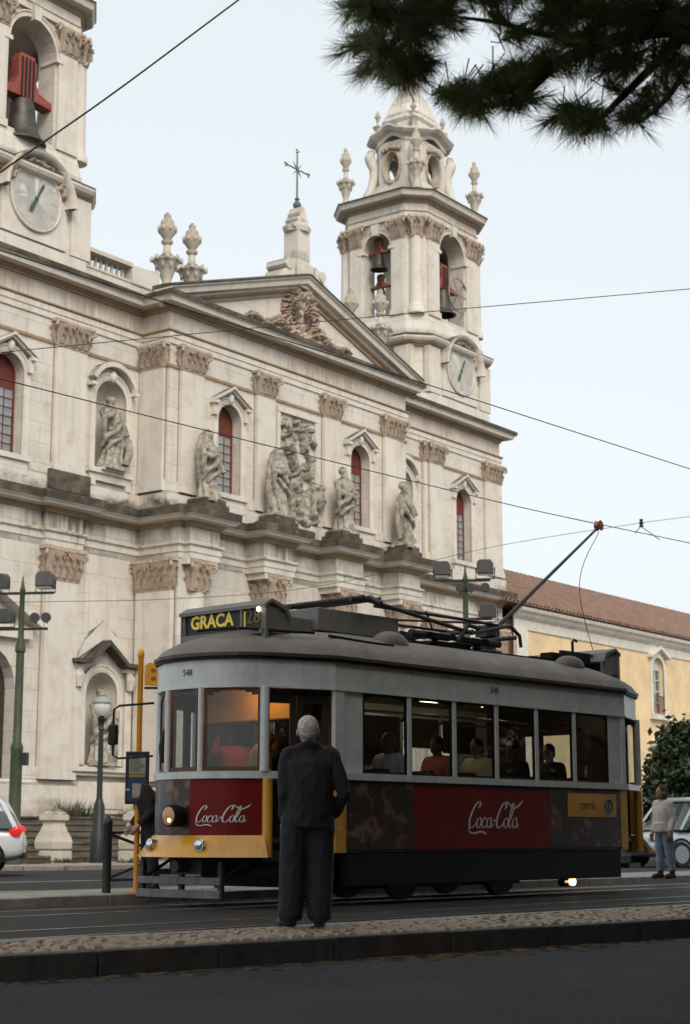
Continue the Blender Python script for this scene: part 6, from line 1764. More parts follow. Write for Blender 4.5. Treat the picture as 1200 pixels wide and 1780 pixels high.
def figure(J, girth=1.0, hips=1.0):
    """J: joints. Returns the body, top, trouser and shoe shapes."""
    body, top, tro, sho = MB(), MB(), MB(), MB()
    V = {k: Vector(v) for k,v in J.items()}
    g = girth
    def torso(m, f):
        pe, ch, nk = V['pelvis'], V['chest'], V['neck']
        n=18; secs=[]
        up=(nk-pe)
        prof=[(-.12,.155*hips,.115),(0.0,.165*hips,.125),(.2,.16*g,.125*g),(.42,.165*g,.13*g),(.62,.175*g,.125*g),(.78,.185*g,.115*g),(.9,.15*g,.09),(1.0,.075,.07)]
        vs=[];fs=[]
        xax=(V['shR']-V['shL']).normalized()
        for t,rx,ry in prof:
            c = pe.lerp(ch,min(1,t/.62)) if t<.62 else ch.lerp(nk,(t-.62)/.38)
            if t<0: c=pe+Vector((0,0,t*.5))
            u=up.normalized(); yax=u.cross(xax).normalized()
            for k in range(n):
                a=2*math.pi*k/n; vs.append(c+xax*math.cos(a)*rx*f+yax*math.sin(a)*ry*f)
        for i in range(len(prof)-1):
            for k in range(n): fs.append((i*n+k,i*n+(k+1)%n,(i+1)*n+(k+1)%n,(i+1)*n+k))
        fs.append(tuple(range(n-1,-1,-1))); fs.append(tuple((len(prof)-1)*n+k for k in range(n)))
        m.add(vs,fs)
    torso(body,.94); torso(top,1.06)
    h=V['head']
    body.tube([V['neck']-Vector((0,0,.04)),V['neck']+(h-V['neck'])*.6],[.058,.056],10)
    f = V['face'].normalized() if 'face' in V else Vector((0,-1,0))
    rq = Vector((0,-1,0)).rotation_difference(f)
    def H(p): return rq@Vector(p)+h
    body.ell(h,(.074,.092,.112),14,12,rq); body.ell(H((0,-.045,-.055)),(.052,.055,.06),10,8,rq)
    body.ell(H((0,-.098,-.012)),(.014,.02,.024),8,6,rq); body.ell(H((0,-.09,-.052)),(.024,.012,.008),8,6,rq); body.ell(H((0,-.088,-.064)),(.022,.011,.008),8,6,rq); body.ell(H((0,-.075,.03)),(.05,.018,.012),8,6,rq)
    for sx in (-1,1):
        body.ell(H((sx*.083,.008,-.012)),(.014,.022,.034),8,6,rq)
    for s in 'LR':
        sx = -1 if s=='L' else 1
        sh,el,wr = V['sh'+s],V['el'+s],V['wr'+s]
        body.tube([V['neck']-Vector((0,0,.07)),sh],[.06,.055],8)
        body.tube([sh,(sh+el)/2,el,(el+wr)/2,wr],[.052,.046,.038,.036,.026],10)
        top.tube([V['neck']-Vector((0,0,.045)),sh],[.07,.072],8); top.ell(sh,.07,10,8)
        top.tube([sh,(sh+el)/2,el,(el+wr)/2,wr-(wr-el)*.06],[.07*g**.5,.066*g**.5,.056,.052,.045],10)
        hand_to(body, wr, (wr-el)+Vector((0,0,-.05)), -sx)
        hp,kn,an = V['hip'+s],V['kn'+s],V['an'+s]
        body.tube([hp,(hp+kn)/2,kn,(kn+an)/2,an],[.085,.075,.055,.052,.038],10)
        tro.tube([hp+Vector((0,0,.03)),(hp+kn)/2,kn,(kn+an)/2,an+Vector((0,0,.03))],[.104*hips,.092*hips,.074,.072,.07],12)
        td = V['toe'+s]-an; td.z=0; td=td.normalized()
        body.tube([an,an+td*.08-Vector((0,0,.05)),an+td*.14-Vector((0,0,.06))],[.035,.035,.025],8)
        gz=J.get('gz',0)
        hl=Vector((an.x,an.y,gz+.04))-td*.055
        sho.tube([hl,hl+td*.09+Vector((0,0,.008)),hl+td*.19-Vector((0,0,.004)),hl+td*.235-Vector((0,0,.012))],[.044,.048,.046,.030],10)
        sho.tube([Vector((an.x,an.y,gz+.04)),Vector((an.x,an.y,gz+.12))],[.045,.05],10)
    tro.ell(V['pelvis']+Vector((0,0,-.02)),(.168*hips,.128,.12),14,10)
    return body, top, tro, sho, H, rq
from mathutils import noise as mnoise
def wrinkle(me, amp, sc, stretch=(1,1,.6)):
    """cloth folds: push vertices along their normals by ridged noise"""
    for v in me.vertices:
        p = Vector((v.co.x*sc*stretch[0], v.co.y*sc*stretch[1], v.co.z*sc*stretch[2]+.6*v.co.x*sc))
        k = (1-abs(mnoise.noise(p)))*1.4-1.0 + .5*mnoise.noise(p*2.3)
        v.co += v.normal*k*amp
    me.update()
def dress(root, parts, mats, voxel=.014):
    body, top, tro, sho = parts
    skin, tm, trm, shm = mats
    for nm,m_,mt,sm in (('body',body,skin,1),('jacket',top,tm,3),('trousers',tro,trm,3),('shoes',sho,shm,1)):
        me = remesh(m_, nm, voxel if nm!='body' else voxel*.72, sm, .5); me.materials.append(mt)
        if voxel < .018 and nm in ('jacket','trousers'): wrinkle(me, .011 if nm=='jacket' else .009, 9.0)
        o = inst(nm, me, root)
        if nm == 'shoes':
            pass
def hairmesh(root, H, rq, mt, spec, voxel=.012):
    m = MB()
    for c,r in spec: m.ell(H(c), r, 12, 10, rq)
    me = remesh(m,'hair',voxel,2,.5); me.materials.append(mt); (wrinkle(me, .006, 34.0, (1,1,.5)) if voxel < .014 else None); inst('hair',me,root)

def plaid(name,c1,c2,c3,scale):
    m = bpy.data.materials.new(name); m.use_nodes=True; t=m.node_tree; b=t.nodes['Principled BSDF']; b.inputs['Roughness'].default_value=.9
    tc=t.nodes.new('ShaderNodeTexCoord')
    def wave(d,s_):
        w=t.nodes.new('ShaderNodeTexWave'); w.wave_type='BANDS'; w.bands_direction=d; w.inputs['Scale'].default_value=s_; w.inputs['Distortion'].default_value=.6; w.inputs['Detail'].default_value=2; t.links.new(tc.outputs['Object'],w.inputs['Vector']); return w.outputs['Fac']
    def mx(f,a,c):
        x=t.nodes.new('ShaderNodeMix'); x.data_type='RGBA'; t.links.new(f,x.inputs['Factor'])
        if isinstance(a,tuple): x.inputs['A'].default_value=(*a,1)
        else: t.links.new(a,x.inputs['A'])
        x.inputs['B'].default_value=(*c,1); return x.outputs['Result']
    def pw(f):
        p=t.nodes.new('ShaderNodeMath'); p.operation='POWER'; p.inputs[1].default_value=4; t.links.new(f,p.inputs[0]); return p.outputs[0]
    c=mx(pw(wave('X',scale)),c1,c2); c=mx(pw(wave('Z',scale)),c,c3)
    t.links.new(c,b.inputs['Base Color'])
    n=t.nodes.new('ShaderNodeTexNoise'); n.inputs['Scale'].default_value=9; n.inputs['Detail'].default_value=4; t.links.new(tc.outputs['Object'],n.inputs['Vector'])
    bp=t.nodes.new('ShaderNodeBump'); bp.inputs['Strength'].default_value=.7; bp.inputs['Distance'].default_value=.03; t.links.new(n.outputs['Fac'],bp.inputs['Height']); t.links.new(bp.outputs['Normal'],b.inputs['Normal'])
    return m
JACKET = plaid('plaid_wool',(.013,.013,.016),(.036,.012,.012),(.022,.018,.019),7.0)
DENIM = mat('dark_denim',(.014,.016,.021),.85,var=.4,vscale=7,bump=.5,bscale=14)
SHOE = mat('black_shoe',(.018,.016,.015),.5)
WHITEHAIR = mat('white_hair',(.66,.64,.60),.8,var=.4,vscale=26,color2=(.42,.33,.27),bump=.9,bscale=90)
# --- the old man on the island, seen from behind
pm = gnd(536,1612,.083)
man = empty('person',(pm.x,pm.y,.083),rad(183)); tag(man,'white-haired man in dark plaid jacket and jeans watching the tram from the island','person')
J = dict(pelvis=(0.012,0,.90),chest=(.006,.01,1.17),neck=(-.004,-.02,1.40),head=(.006,-.055,1.53),face=(.04,-1,-.03),
  shL=(-.175,.0,1.335),shR=(.165,.0,1.335),elL=(-.285,.055,1.03),elR=(.19,.05,1.03),wrL=(-.2,-.12,.86),wrR=(.19,-.08,.82),
  hipL=(-.09,0,.86),hipR=(.10,0,.86),knL=(-.095,-.015,.47),knR=(.125,-.01,.47),anL=(-.085,.02,.09),anR=(.145,.02,.09),toeL=(-.11,-.2,0),toeR=(.24,-.17,0))
b_,t_,tr_,s_,H,rq = figure(J,1.12,1.02)
for pts_ in (((-.09,0,.84),(-.095,-.01,.47),(-.088,.015,.08)),((.10,0,.84),(.125,-.005,.47),(.142,.015,.08))): tr_.tube(pts_,[.122,.106,.098],12)
n=20; vs=[];fs=[]       # jacket skirt to below the hips
for i,(z,rx,ry) in enumerate(((.76,.19,.16),(.80,.196,.165),(.92,.198,.17),(1.05,.20,.17),(1.2,.205,.155))):
    for k in range(n):
        a=2*math.pi*k/n; f=1+.03*math.sin(5*a+i); vs.append((rx*f*math.cos(a),ry*f*math.sin(a)+.005,z+.012*math.sin(2*a)))
for i in range(4):
    for k in range(n): fs.append((i*n+k,i*n+(k+1)%n,(i+1)*n+(k+1)%n,(i+1)*n+k))
fs += [tuple(range(n-1,-1,-1)),tuple(4*n+k for k in range(n))]
t_.add(vs,fs)
t_.tube([(-.08,.02,1.40),(0,.055,1.43),(.08,.02,1.40)],[.035,.04,.035],8)      # collar
tr_.tube([(-.095,.02,.11),(-.095,.01,.05)],[.085,.088],10); tr_.tube([(.145,.02,.11),(.145,.01,.05)],[.085,.088],10)
dress(man,(b_,t_,tr_,s_),(SKIN,JACKET,DENIM,SHOE))
hairmesh(man,H,rq,WHITEHAIR,[((0,.008,.034),(.086,.096,.094)),((0,.05,-.015),(.074,.055,.058)),((0,.06,.02),(.075,.052,.065))])

# --- the young person in the grey hoodie beside the rear of the tram
pg_ = gnd(1157,1527,.105)
gi = empty('person',(pg_.x,pg_.y,.105),rad(-58)); gi.scale=(.95,.95,.95); tag(gi,'person in pale grey hoodie and light jeans standing behind the tram','person')
J = dict(pelvis=(0,0,.84),chest=(0,.0,1.08),neck=(0,.0,1.29),head=(0,-.03,1.43),face=(-.1,-1,.05),
  shL=(-.16,.0,1.235),shR=(.16,.0,1.235),elL=(-.215,.03,.98),elR=(.215,.03,.98),wrL=(-.21,-.06,.76),wrR=(.21,-.05,.76),
  hipL=(-.085,0,.80),hipR=(.085,0,.80),knL=(-.09,-.02,.43),knR=(.10,.02,.43),anL=(-.08,-.03,.085),anR=(.12,.05,.085),toeL=(-.09,-.25,0),toeR=(.15,-.2,0))
b_,t_,tr_,s_,H,rq = figure(J,1.05,.95)
t_.tube([(-.09,.03,1.27),(0,.10,1.25),(.09,.03,1.27)],[.05,.07,.05],8); t_.tube([(0,0,.92),(0,0,.76)],[.175,.17],14)
dress(gi,(b_,t_,tr_,s_),(SKIN_D,mat('grey_hoodie',(.55,.51,.49),.9,var=.15,vscale=6,bump=.5,bscale=12),mat('light_denim',(.20,.25,.31),.85,var=.35,vscale=6),SHOE))
hairmesh(gi,H,rq,mat('dark_brown_hair',(.028,.018,.013),.7,bump=.6,bscale=60),[((0,.02,.03),(.088,.098,.098)),((0,.06,-.05),(.08,.055,.09)),((-.06,.03,-.06),(.035,.06,.08)),((.06,.03,-.06),(.035,.06,.08))])

# --- dark figure with a bag on the far platform, left of the tram front
pp = at(262,1450,20.9)
pe = empty('person',(pp.x,pp.y,.105),rad(-70)); tag(pe,'dark-clothed person with a white bag half hidden by the tram front','person')
J = dict(pelvis=(0,0,.86),chest=(0,-.06,1.08),neck=(0,-.13,1.28),head=(0,-.2,1.40),face=(0,-1,-.25),
  shL=(-.17,-.10,1.225),shR=(.17,-.10,1.225),elL=(-.24,-.06,.97),elR=(.24,-.04,.97),wrL=(-.2,-.2,.80),wrR=(.2,-.2,.80),
  hipL=(-.09,0,.82),hipR=(.09,0,.82),knL=(-.09,-.03,.44),knR=(.10,.0,.44),anL=(-.09,.02,.085),anR=(.11,.04,.085),toeL=(-.09,-.2,0),toeR=(.13,-.2,0))
b_,t_,tr_,s_,H,rq = figure(J,1.2,1.0)
dress(pe,(b_,t_,tr_,s_),(SKIN,mat('black_coat',(.016,.015,.015),.9,bump=.4,bscale=12),mat('black_trousers',(.018,.018,.02),.9),SHOE))
hairmesh(pe,H,rq,mat('brown_hair',(.10,.045,.025),.7,bump=.6,bscale=60),[((0,.02,.03),(.088,.098,.098)),((0,.05,-.05),(.075,.05,.08))])
bgm = MB(); bgm.ell((.0,.16,1.02),(.15,.11,.2),12,10); bgm.box(-.11,.11,.1,.24,.86,1.14)
me = remesh(bgm,'shoulder_bag',.02,3); me.materials.append(mat('pale_canvas_bag',(.55,.53,.5),.9))
bo_=inst('shoulder_bag',me,None,(pp.x,pp.y,.105),(0,0,rad(-70))); tag(bo_,'pale canvas bag carried by the dark figure beside the tram front','bag')
bo_.location = Vector((pp.x,pp.y,.105)) + Vector((.05,-.05,0))

# --- passengers
def passenger(s, y, face_ang, shirt, hair, skin, label, h=1.0, standing=False, hairspec=None):
    w = TR.w(s,y,.765); r_ = empty('person',w,TR.phi+face_ang); tag(r_,label,'passenger','passengers inside the tram')
    if standing:
        J=dict(pelvis=(0,0,.86*h),chest=(0,0,1.10*h),neck=(0,0,1.31*h),head=(0,-.03,1.45*h),face=(0,-1,-.05),shL=(-.17,0,1.25*h),shR=(.17,0,1.25*h),elL=(-.22,-.05,.98*h),elR=(.26,-.14,1.2*h),wrL=(-.2,-.2,.82*h),wrR=(.2,-.2,1.42*h),
          hipL=(-.09,0,.82*h),hipR=(.09,0,.82*h),knL=(-.09,-.02,.44),knR=(.1,0,.44),anL=(-.09,.02,.085),anR=(.11,.02,.085),toeL=(-.09,-.2,0),toeR=(.11,-.2,0))
    else:
        z=.46
        J=dict(pelvis=(0,0,z+.10),chest=(0,-.02,z+.33),neck=(0,-.04,z+.54*h),head=(0,-.07,z+.68*h),face=(0,-1,-.1),shL=(-.17,-.03,z+.475*h),shR=(.17,-.03,z+.475*h),elL=(-.24,-.06,z+.24),elR=(.24,-.06,z+.24),wrL=(-.14,-.27,z+.2),wrR=(.14,-.27,z+.2),
          hipL=(-.09,-.02,z+.07),hipR=(.09,-.02,z+.07),knL=(-.1,-.38,z+.06),knR=(.1,-.38,z+.06),anL=(-.1,-.36,.085),anR=(.1,-.36,.085),toeL=(-.1,-.6,0),toeR=(.1,-.6,0))
    b_,t_,tr_,s_,H,rq=figure(J,1.08,1.0)
    dress(r_,(b_,t_,tr_,s_),(skin,shirt,mat('passenger_trousers',(.03,.032,.04),.9),SHOE),.02)
    hairmesh(r_,H,rq,hair,hairspec or [((0,.02,.03),(.086,.096,.096)),((0,.055,-.03),(.074,.05,.07))],.016)
DKH=mat('black_hair',(.012,.01,.009),.6); GRH=mat('grey_hair',(.35,.34,.33),.7)
FA=-math.pi/2       # facing the front of the tram
def shirt(n,c): return mat(n,c,.9,var=.12,vscale=6,bump=.3,bscale=14)
passenger(1.10,.50,FA,shirt('white_shirt',(.70,.74,.80)),GRH,SKIN,'grey-haired passenger in white shirt at the second side window')
passenger(1.62,1.75,FA,shirt('rust_shirt',(.28,.05,.03)),DKH,SKIN_D,'passenger in rust red top on the far seat, second window',1.06)
passenger(2.02,.48,FA,shirt('pink_shirt',(.60,.18,.15)),DKH,SKIN_D,'dark-haired passenger in salmon pink shirt at the third side window')
passenger(2.82,.46,FA,shirt('cream_shirt',(.72,.62,.46)),DKH,SKIN,'dark-haired passenger in cream sweater at the fourth side window')
passenger(3.70,.55,FA,shirt('navy_shirt',(.02,.022,.03)),DKH,SKIN_D,'dark-clothed passenger at the fifth side window')
passenger(4.55,.55,FA,shirt('charcoal_shirt',(.03,.03,.03)),DKH,SKIN_D,'dark-clothed passenger at the rearmost side window')
passenger(.25,1.7,FA,shirt('green_shirt',(.03,.05,.04)),DKH,SKIN_D,'passenger in dark green on the far seat at the first window')
passenger(-.55,1.5,rad(150),shirt('rose_shirt',(.30,.07,.09)),DKH,SKIN_D,'standing passenger in rose shirt behind the windscreen',.80,True)
passenger(-.72,.95,rad(40),shirt('tan_jacket',(.30,.17,.09)),DKH,SKIN_D,'standing passenger in tan jacket behind the windscreen',.80,True)

# ================================================================ CARS
TYRE=mat('tyre',(.014,.014,.014),.85); RIM=mat('alloy',(.35,.35,.36),.3,metal=.8); CARGL=mat('car_glass',(.03,.04,.045),.05,spec=.8)
TAIL=mat('tail_lamp_red',(.45,.012,.012),.2,emis=(1,.05,.03),estr=.35); PLATE=mat('number_plate',(.55,.55,.5),.5)
def car(name, loc, rz, paint, label, L=4.0, Wd=1.74, Hh=1.48, hatch=True, wagon=False):
    """nose towards -x; side profile lofted over the width with rounded shoulders"""
    r=empty(name,loc,rz); tag(r,label,'car')
    hw=Wd/2
    belt=.92; n=14
    # lower body: stations along x with (z_low, z_top, half width)
    st=[(0,.38,.55,.62),(.06,.30,.70,.74),(.3,.24,.80,hw*.97),(.9,.22,.90,hw),(1.3,.22,belt,hw),(2.4,.22,belt+.02,hw),(L-.75,.22,belt+.05,hw*.99),(L-.25,.27,belt+.04,hw*.95),(L-.05,.33,.88,hw*.86),(L,.42,.72,hw*.76)]
    mb=MB(); K=12; vs=[];fs=[]
    for x,z0,z1,w in st:
        zm=(z0+z1)/2; hz=(z1-z0)/2
        for k in range(K):
            a=2*math.pi*(k+.5)/K; c,s_=math.cos(a),math.sin(a)
            e=.42; cx=abs(c)**e*(1 if c>0 else -1); sz=abs(s_)**e*(1 if s_>0 else -1)
            vs.append((x,w*cx,zm+hz*sz))
    for i in range(len(st)-1):
        for k in range(K): fs.append((i*K+k,i*K+(k+1)%K,(i+1)*K+(k+1)%K,(i+1)*K+k))
    fs+=[tuple(range(K)),tuple((len(st)-1)*K+k for k in range(K))]
    mb.add(vs,fs)
    bo=mb.build('body',paint,r,smooth=50)
    s=bo.modifiers.new('sub','SUBSURF'); s.levels=2; s.render_levels=2
    # cabin
    xa,xb,xc,xd=(1.05,1.75,L-.75,L-.12) if hatch else (.75,1.45,L-.45,L-.08)
    gh=MB(); wt=hw*.80; wb=hw*.97
    rings=[(belt-.02,xa,xd,wb),(belt+.25,xa+.38,xd-.12,wb*.95),(Hh-.10,xb-.05,xc+.32,wt*1.03),(Hh,xb+.25,xc,wt*.88)]
    vs=[];fs=[]
    for z,x0,x1,w in rings:
        q=.10
        pl=[(x0,-w+q*1.5),(x0,w-q*1.5),(x0+q,w),(x1-q,w),(x1,w-q*1.5),(x1,-w+q*1.5),(x1-q,-w),(x0+q,-w)]
        vs+=[(a,b_,z) for a,b_ in pl]
    for i in range(3):
        for k in range(8): fs.append((i*8+k,i*8+(k+1)%8,(i+1)*8+(k+1)%8,(i+1)*8+k))
    fs.append(tuple(24+k for k in range(8)))
    gh.add(vs,fs); gh.build('greenhouse',CARGL,r,smooth=30)
    rf=MB(); pl0=[(xb-.1,-wt),(xb-.1,wt),(xc+.30,wt),(xc+.30,-wt)]
    loft(rf,[(Hh-.10,[(a,b_*1.045) for a,b_ in pl0]),(Hh-.03,[(a,b_) for a,b_ in pl0]),(Hh+.015,[(SCX+(a-SCX)*.9,b_*.86) for SCX in [(xb+xc)/2] for a,b_ in pl0])]); rf.build('roof_panel',paint,r,smooth=40,bevel=.02)
    for sy in (-1,1):
        pm_=MB()
        pm_.tube([(xa+.05,sy*(wb-.02),belt-.02),(xb-.08,sy*(wt+.02),Hh-.08)],.035,8); pm_.build('pillar',paint,r)
        pm_=MB().tube([(xd-.06,sy*(wb-.05),belt),(xc+.30,sy*(wt+.0),Hh-.08)],.06,8); pm_.build('pillar',paint,r)
        xm=(xb+xc)/2+.1; MB().tube([(xm,sy*(wb-.0),belt-.02),(xm-.03,sy*(wt+.03),Hh-.08)],.03,8).build('pillar',T_BLACK,r)
        MB().ell((xa+.42,sy*(hw+.08),belt+.08),(.07,.10,.07),10,8).build('wing_mirror',paint,r,smooth=60)
        for xh in (xm-.35,xm+.75): MB().box(xh,xh+.16,sy*hw-.02,sy*hw+.02,.78,.81).build('door_handle',T_BLACK if paint is None else CHROME,r)
        for xw in (.78,L-.72):
            w=MB().lathe([(.0,-.1),(.22,-.1),(.29,-.1),(.315,-.06),(.315,.06),(.29,.1),(.22,.1),(.21,.07),(0,.07)],(0,0,0),26)
            w.xf(lambda p:(xw+p.x,sy*(hw-.1)+sy*p.z,.315+p.y)); wo=w.build('wheel',TYRE,r,smooth=40)
            w=MB().lathe([(.0,.075),(.06,.085),(.2,.08),(.215,.095)],(0,0,0),20); w.xf(lambda p:(xw+p.x,sy*(hw-.1)+sy*p.z,.315+p.y)); w.build('rim',RIM,wo,smooth=40)
            ar=MB(); ar.tube([(xw+.36*math.cos(t),sy*(hw-.02),.315+.36*math.sin(t)) for t in [math.pi*k/12 for k in range(13)]],.03,6); ar.build('wheel_arch',T_BLACK,r)
        tl=MB().ell((L-.16,sy*hw*.87,.86),(.13,.09,.12),12,8); tl.build('tail_lamp',TAIL,r,smooth=60)
        MB().ell((.16,sy*hw*.72,.68),(.14,.16,.09),10,8).build('headlamp',FLOODG,r,smooth=60)
    MB().box(L-.03,L+.02,-.26,.26,.58,.69).build('number_plate',PLATE,r)
    MB().box(L-.10,L+.01,-.6,.6,.34,.44).build('rear_diffuser',T_BLACK,r); MB().box(-.02,.08,-.55,.55,.36,.5).build('grille',T_BLACK,r)
    return r
WHITEP=mat('car_white',(.62,.64,.66),.3,coat=.6); SILVP=mat('car_silver',(.42,.47,.50),.32,metal=.35,coat=.5)
# white hatchback at the left edge: only its tail is in the picture; tail at px 45, heading left
tail=at(37,1450,32.5); aL=rad(8)
car('parked_car',(tail.x-4.0*math.cos(aL)-.05,tail.y-4.0*math.sin(aL)+.75,.004),aL,WHITEP,'white hatchback with red tail lamp at the left edge of the picture')
pc_=at(1100,1450,41.5); car('parked_car',(pc_.x,pc_.y,.004),rad(28),SILVP,'silver people carrier parked behind the person in the hoodie',L=4.3,Wd=1.8,Hh=1.68,hatch=False)

# ================================================================ TREES
NEED=mat('pine_needles',(.052,.075,.028),.65,var=.4,vscale=2.5,color2=(.030,.042,.016)); 
_t=NEED.node_tree; _b=_t.nodes['Principled BSDF']; _o=_t.nodes['Material Output']; _tr=_t.nodes.new('ShaderNodeBsdfTranslucent'); _tr.inputs['Color'].default_value=(.22,.23,.07,1); _mx=_t.nodes.new('ShaderNodeMixShader'); _mx.inputs[0].default_value=.5
_t.links.new(_b.outputs[0],_mx.inputs[1]); _t.links.new(_tr.outputs[0],_mx.inputs[2]); _t.links.new(_mx.outputs[0],_o.inputs['Surface'])
BARK=mat('pine_bark',(.11,.07,.05),.9,var=.5,vscale=5,bump=.9,bscale=9)
def tuft_arrays(n_need, rs, ln, wd, shoot):
    """one brush of needles round a short shoot along +z: returns vertices (triangles)"""
    V_=[]
    for k in range(n_need):
        t=rs.rand(); a=rs.rand()*2*math.pi; el=rad(20+50*rs.rand()) if t<.8 else rad(5+35*rs.rand())
        base=np.array([0,0,t*shoot]); d=np.array([math.sin(el)*math.cos(a),math.sin(el)*math.sin(a),math.cos(el)])
        L_=ln*(.7+.5*rs.rand()); side=np.cross(d,[.3,.5,.8]); side/=np.linalg.norm(side)
        tip=base+d*L_+np.array([0,0,-.12*L_*rs.rand()])
        V_+= [base-side*wd/2, base+side*wd/2, tip]
    return np.array(V_)
def rot_to(d):
    q=Vector((0,0,1)).rotation_difference(Vector(d)); return np.array(q.to_matrix())
def foliage(name, pts, dirs, mat_, parent, variants, scale_rng, seed=1):
    rs=np.random.RandomState(seed); all_=[]
    for p,d in zip(pts,dirs):
        v=variants[rs.randint(len(variants))]; s_=scale_rng[0]+(scale_rng[1]-scale_rng[0])*rs.rand()
        a=rs.rand()*6.28; ca,sa=math.cos(a),math.sin(a); Rz=np.array([[ca,-sa,0],[sa,ca,0],[0,0,1]])
        all_.append((v*s_)@Rz.T@rot_to(d).T+np.array(p))
    A=np.concatenate(all_); n=len(A)//3
    me=bpy.data.meshes.new(name); me.vertices.add(len(A)); me.vertices.foreach_set('co',A.astype(np.float32).ravel())
    me.loops.add(n*3); me.loops.foreach_set('vertex_index',np.arange(n*3,dtype=np.int32))
    me.polygons.add(n); me.polygons.foreach_set('loop_start',np.arange(0,n*3,3,dtype=np.int32)); me.polygons.foreach_set('loop_total',np.full(n,3,dtype=np.int32))
    me.update(); me.validate(); me.materials.append(mat_)
    o=bpy.data.objects.new(name,me); col.objects.link(o); o.parent=parent; return o
rs=np.random.RandomState(3)
VAR_F=[tuft_arrays(85,rs,.17,.0048,.15) for k in range(5)]
VAR_C=[tuft_arrays(26,rs,.55,.055,.45) for k in range(4)]
# --- the pine whose bough hangs into the top of the picture
T0=Vector((5.6,6.6,0)); 
pine=empty('pine_tree',(T0.x,T0.y,-.13)); tag(pine,'dark pine with needle boughs hanging into the top right corner','tree')
def loc(p): return Vector(p)-Vector((T0.x,T0.y,-.13))
def limb(px_pts, dep, r0, r1, name='limb', start=None):
    P=[at(x,y,d) for (x,y),d in zip(px_pts,dep)]
    if start is not None: P=[start]+P
    C_=catmull(P,6); n=len(C_); MB().tube([loc(p) for p in C_],[r0+(r1-r0)*i/(n-1) for i in range(n)],7).build(name,BARK,pine,smooth=60); return C_
MB().tube([(0,0,-.1),(.05,.1,2.5),(-.05,.15,5.5),(.1,.1,9.0),(.05,.0,12.5)],[.34,.29,.25,.18,.06],12).build('trunk',BARK,pine,smooth=50)
D=8.6
hub=Vector((T0.x-.05,T0.y+.15,5.6))
L1=limb([(1400,40),(1150,50),(980,105),(900,170),(810,190)],[8.0,8.4,8.6,8.7,8.8],.07,.012,start=hub)
L2=limb([(1350,-60),(1050,-40),(860,-30),(730,20),(680,80),(640,130)],[8.0,8.3,8.6,8.6,8.7,8.8],.07,.012,start=hub+Vector((0,0,.3)))
L3=limb([(1180,70),(1100,150),(1040,210),(1010,235)],[8.4,8.6,8.6,8.7],.03,.008)
L4=limb([(1210,90),(1160,170),(1110,215)],[8.3,8.4,8.5],.025,.008)
L5=limb([(1050,60),(950,60),(870,40),(800,30)],[8.4,8.5,8.6,8.6],.025,.008)
pts=[];dirs=[]
rr=random.Random(21)
def spray(cx,cy,rx,ry,n,droop=.35,dd=.5):
    """needle brushes filling an ellipse of the bough, pointing outwards and down, each on its twig"""
    for k in range(n):
        a=rr.uniform(0,2*math.pi); q=math.sqrt(rr.random())
        x,y=cx+rx*q*math.cos(a),cy-14+ry*q*math.sin(a)
        p=at(x,y,D+rr.uniform(-dd,dd))
        d=Vector((math.cos(a)*.8+rr.uniform(-.4,.4),rr.uniform(-.7,.7),-math.sin(a)*.6-droop+rr.uniform(-.3,.4))).normalized()
        pts.append(tuple(loc(p)-d*.12)); dirs.append(tuple(d))
for a in ((655,40,80,40,38),(715,70,55,50,34),(655,100,42,40,20),(640,20,50,25,18),(745,25,55,30,26),(690,125,35,28,10),(640,140,18,14,4),(700,152,40,22,14),(735,130,35,24,12),(625,95,26,24,8),
          (820,15,55,20,14),(790,55,22,30,5),(930,5,110,22,34),(893,82,20,16,6),(868,50,18,22,4),
          (965,45,50,35,22),(1050,35,105,45,66),(1140,50,65,55,52),(1015,95,65,30,26),(960,125,40,25,16),(905,150,48,24,22),(850,168,42,20,20),(800,176,34,18,13),(832,205,36,16,12),(900,188,40,20,15),(772,182,18,12,4),
          (1100,125,60,25,22),(1170,130,32,45,20),(990,215,42,18,16),(1032,226,40,14,14),(1105,215,36,16,11),(1130,180,34,18,8),(1060,165,28,12,4),
          (1000,-60,260,55,110),(760,-50,160,45,60),(1240,30,60,100,50),(1235,150,40,55,16)): spray(*a)
foliage('crown',pts,dirs,NEED,pine,VAR_F,(.65,1.05),5)
# twigs
tw=MB(); 
for k in range(0,len(pts),3):
    p=Vector(pts[k]); d=Vector(dirs[k]); q=p-d*.10+Vector((.03,.0,.04)); tw.tube([q,p,p+d*.08],[.004,.0035,.002],4,cap=False)
tag(tw.build('twigs',mat('twig_bark',(.035,.024,.017),.9),pine),kind='stuff')
def canopy(parent, c, rx, ry, rz, n, seed, flat=.0):
    r=random.Random(seed); P=[];Dn=[]
    for k in range(n):
        while True:
            a=Vector((r.uniform(-1,1),r.uniform(-1,1),r.uniform(-1,1)))
            if a.length<1 and a.length>.35: break
        p=Vector((c[0]+a.x*rx,c[1]+a.y*ry,c[2]+a.z*rz)); P.append(tuple(p)); dd=(Vector((a.x,a.y,a.z+.5))+Vector((r.uniform(-.5,.5),r.uniform(-.5,.5),r.uniform(-.5,.5)))).normalized(); Dn.append(tuple(dd))
    return P,Dn
def in_view(p):       # keep crowns out of the picture and off the viewpoint
    if p.y > -2 and abs(p.x) < .25*max(p.y,0)+1.6 and p.z < .8+max(p.y,0)*.60+1.3: return True
    return (p-cam.location).length < 3.0
def clip(P,Dn,base):
    Q=[(p,d) for p,d in zip(P,Dn) if not in_view(Vector(p)+base)]; return [q[0] for q in Q],[q[1] for q in Q]
P,Dn=canopy(pine,(-1.5,-.5,11.0),6.0,6.5,3.0,1900,1); P,Dn=clip(P,Dn,Vector((T0.x,T0.y,-.13)))
foliage('crown',P,Dn,NEED,pine,VAR_C,(1.0,1.6),8)
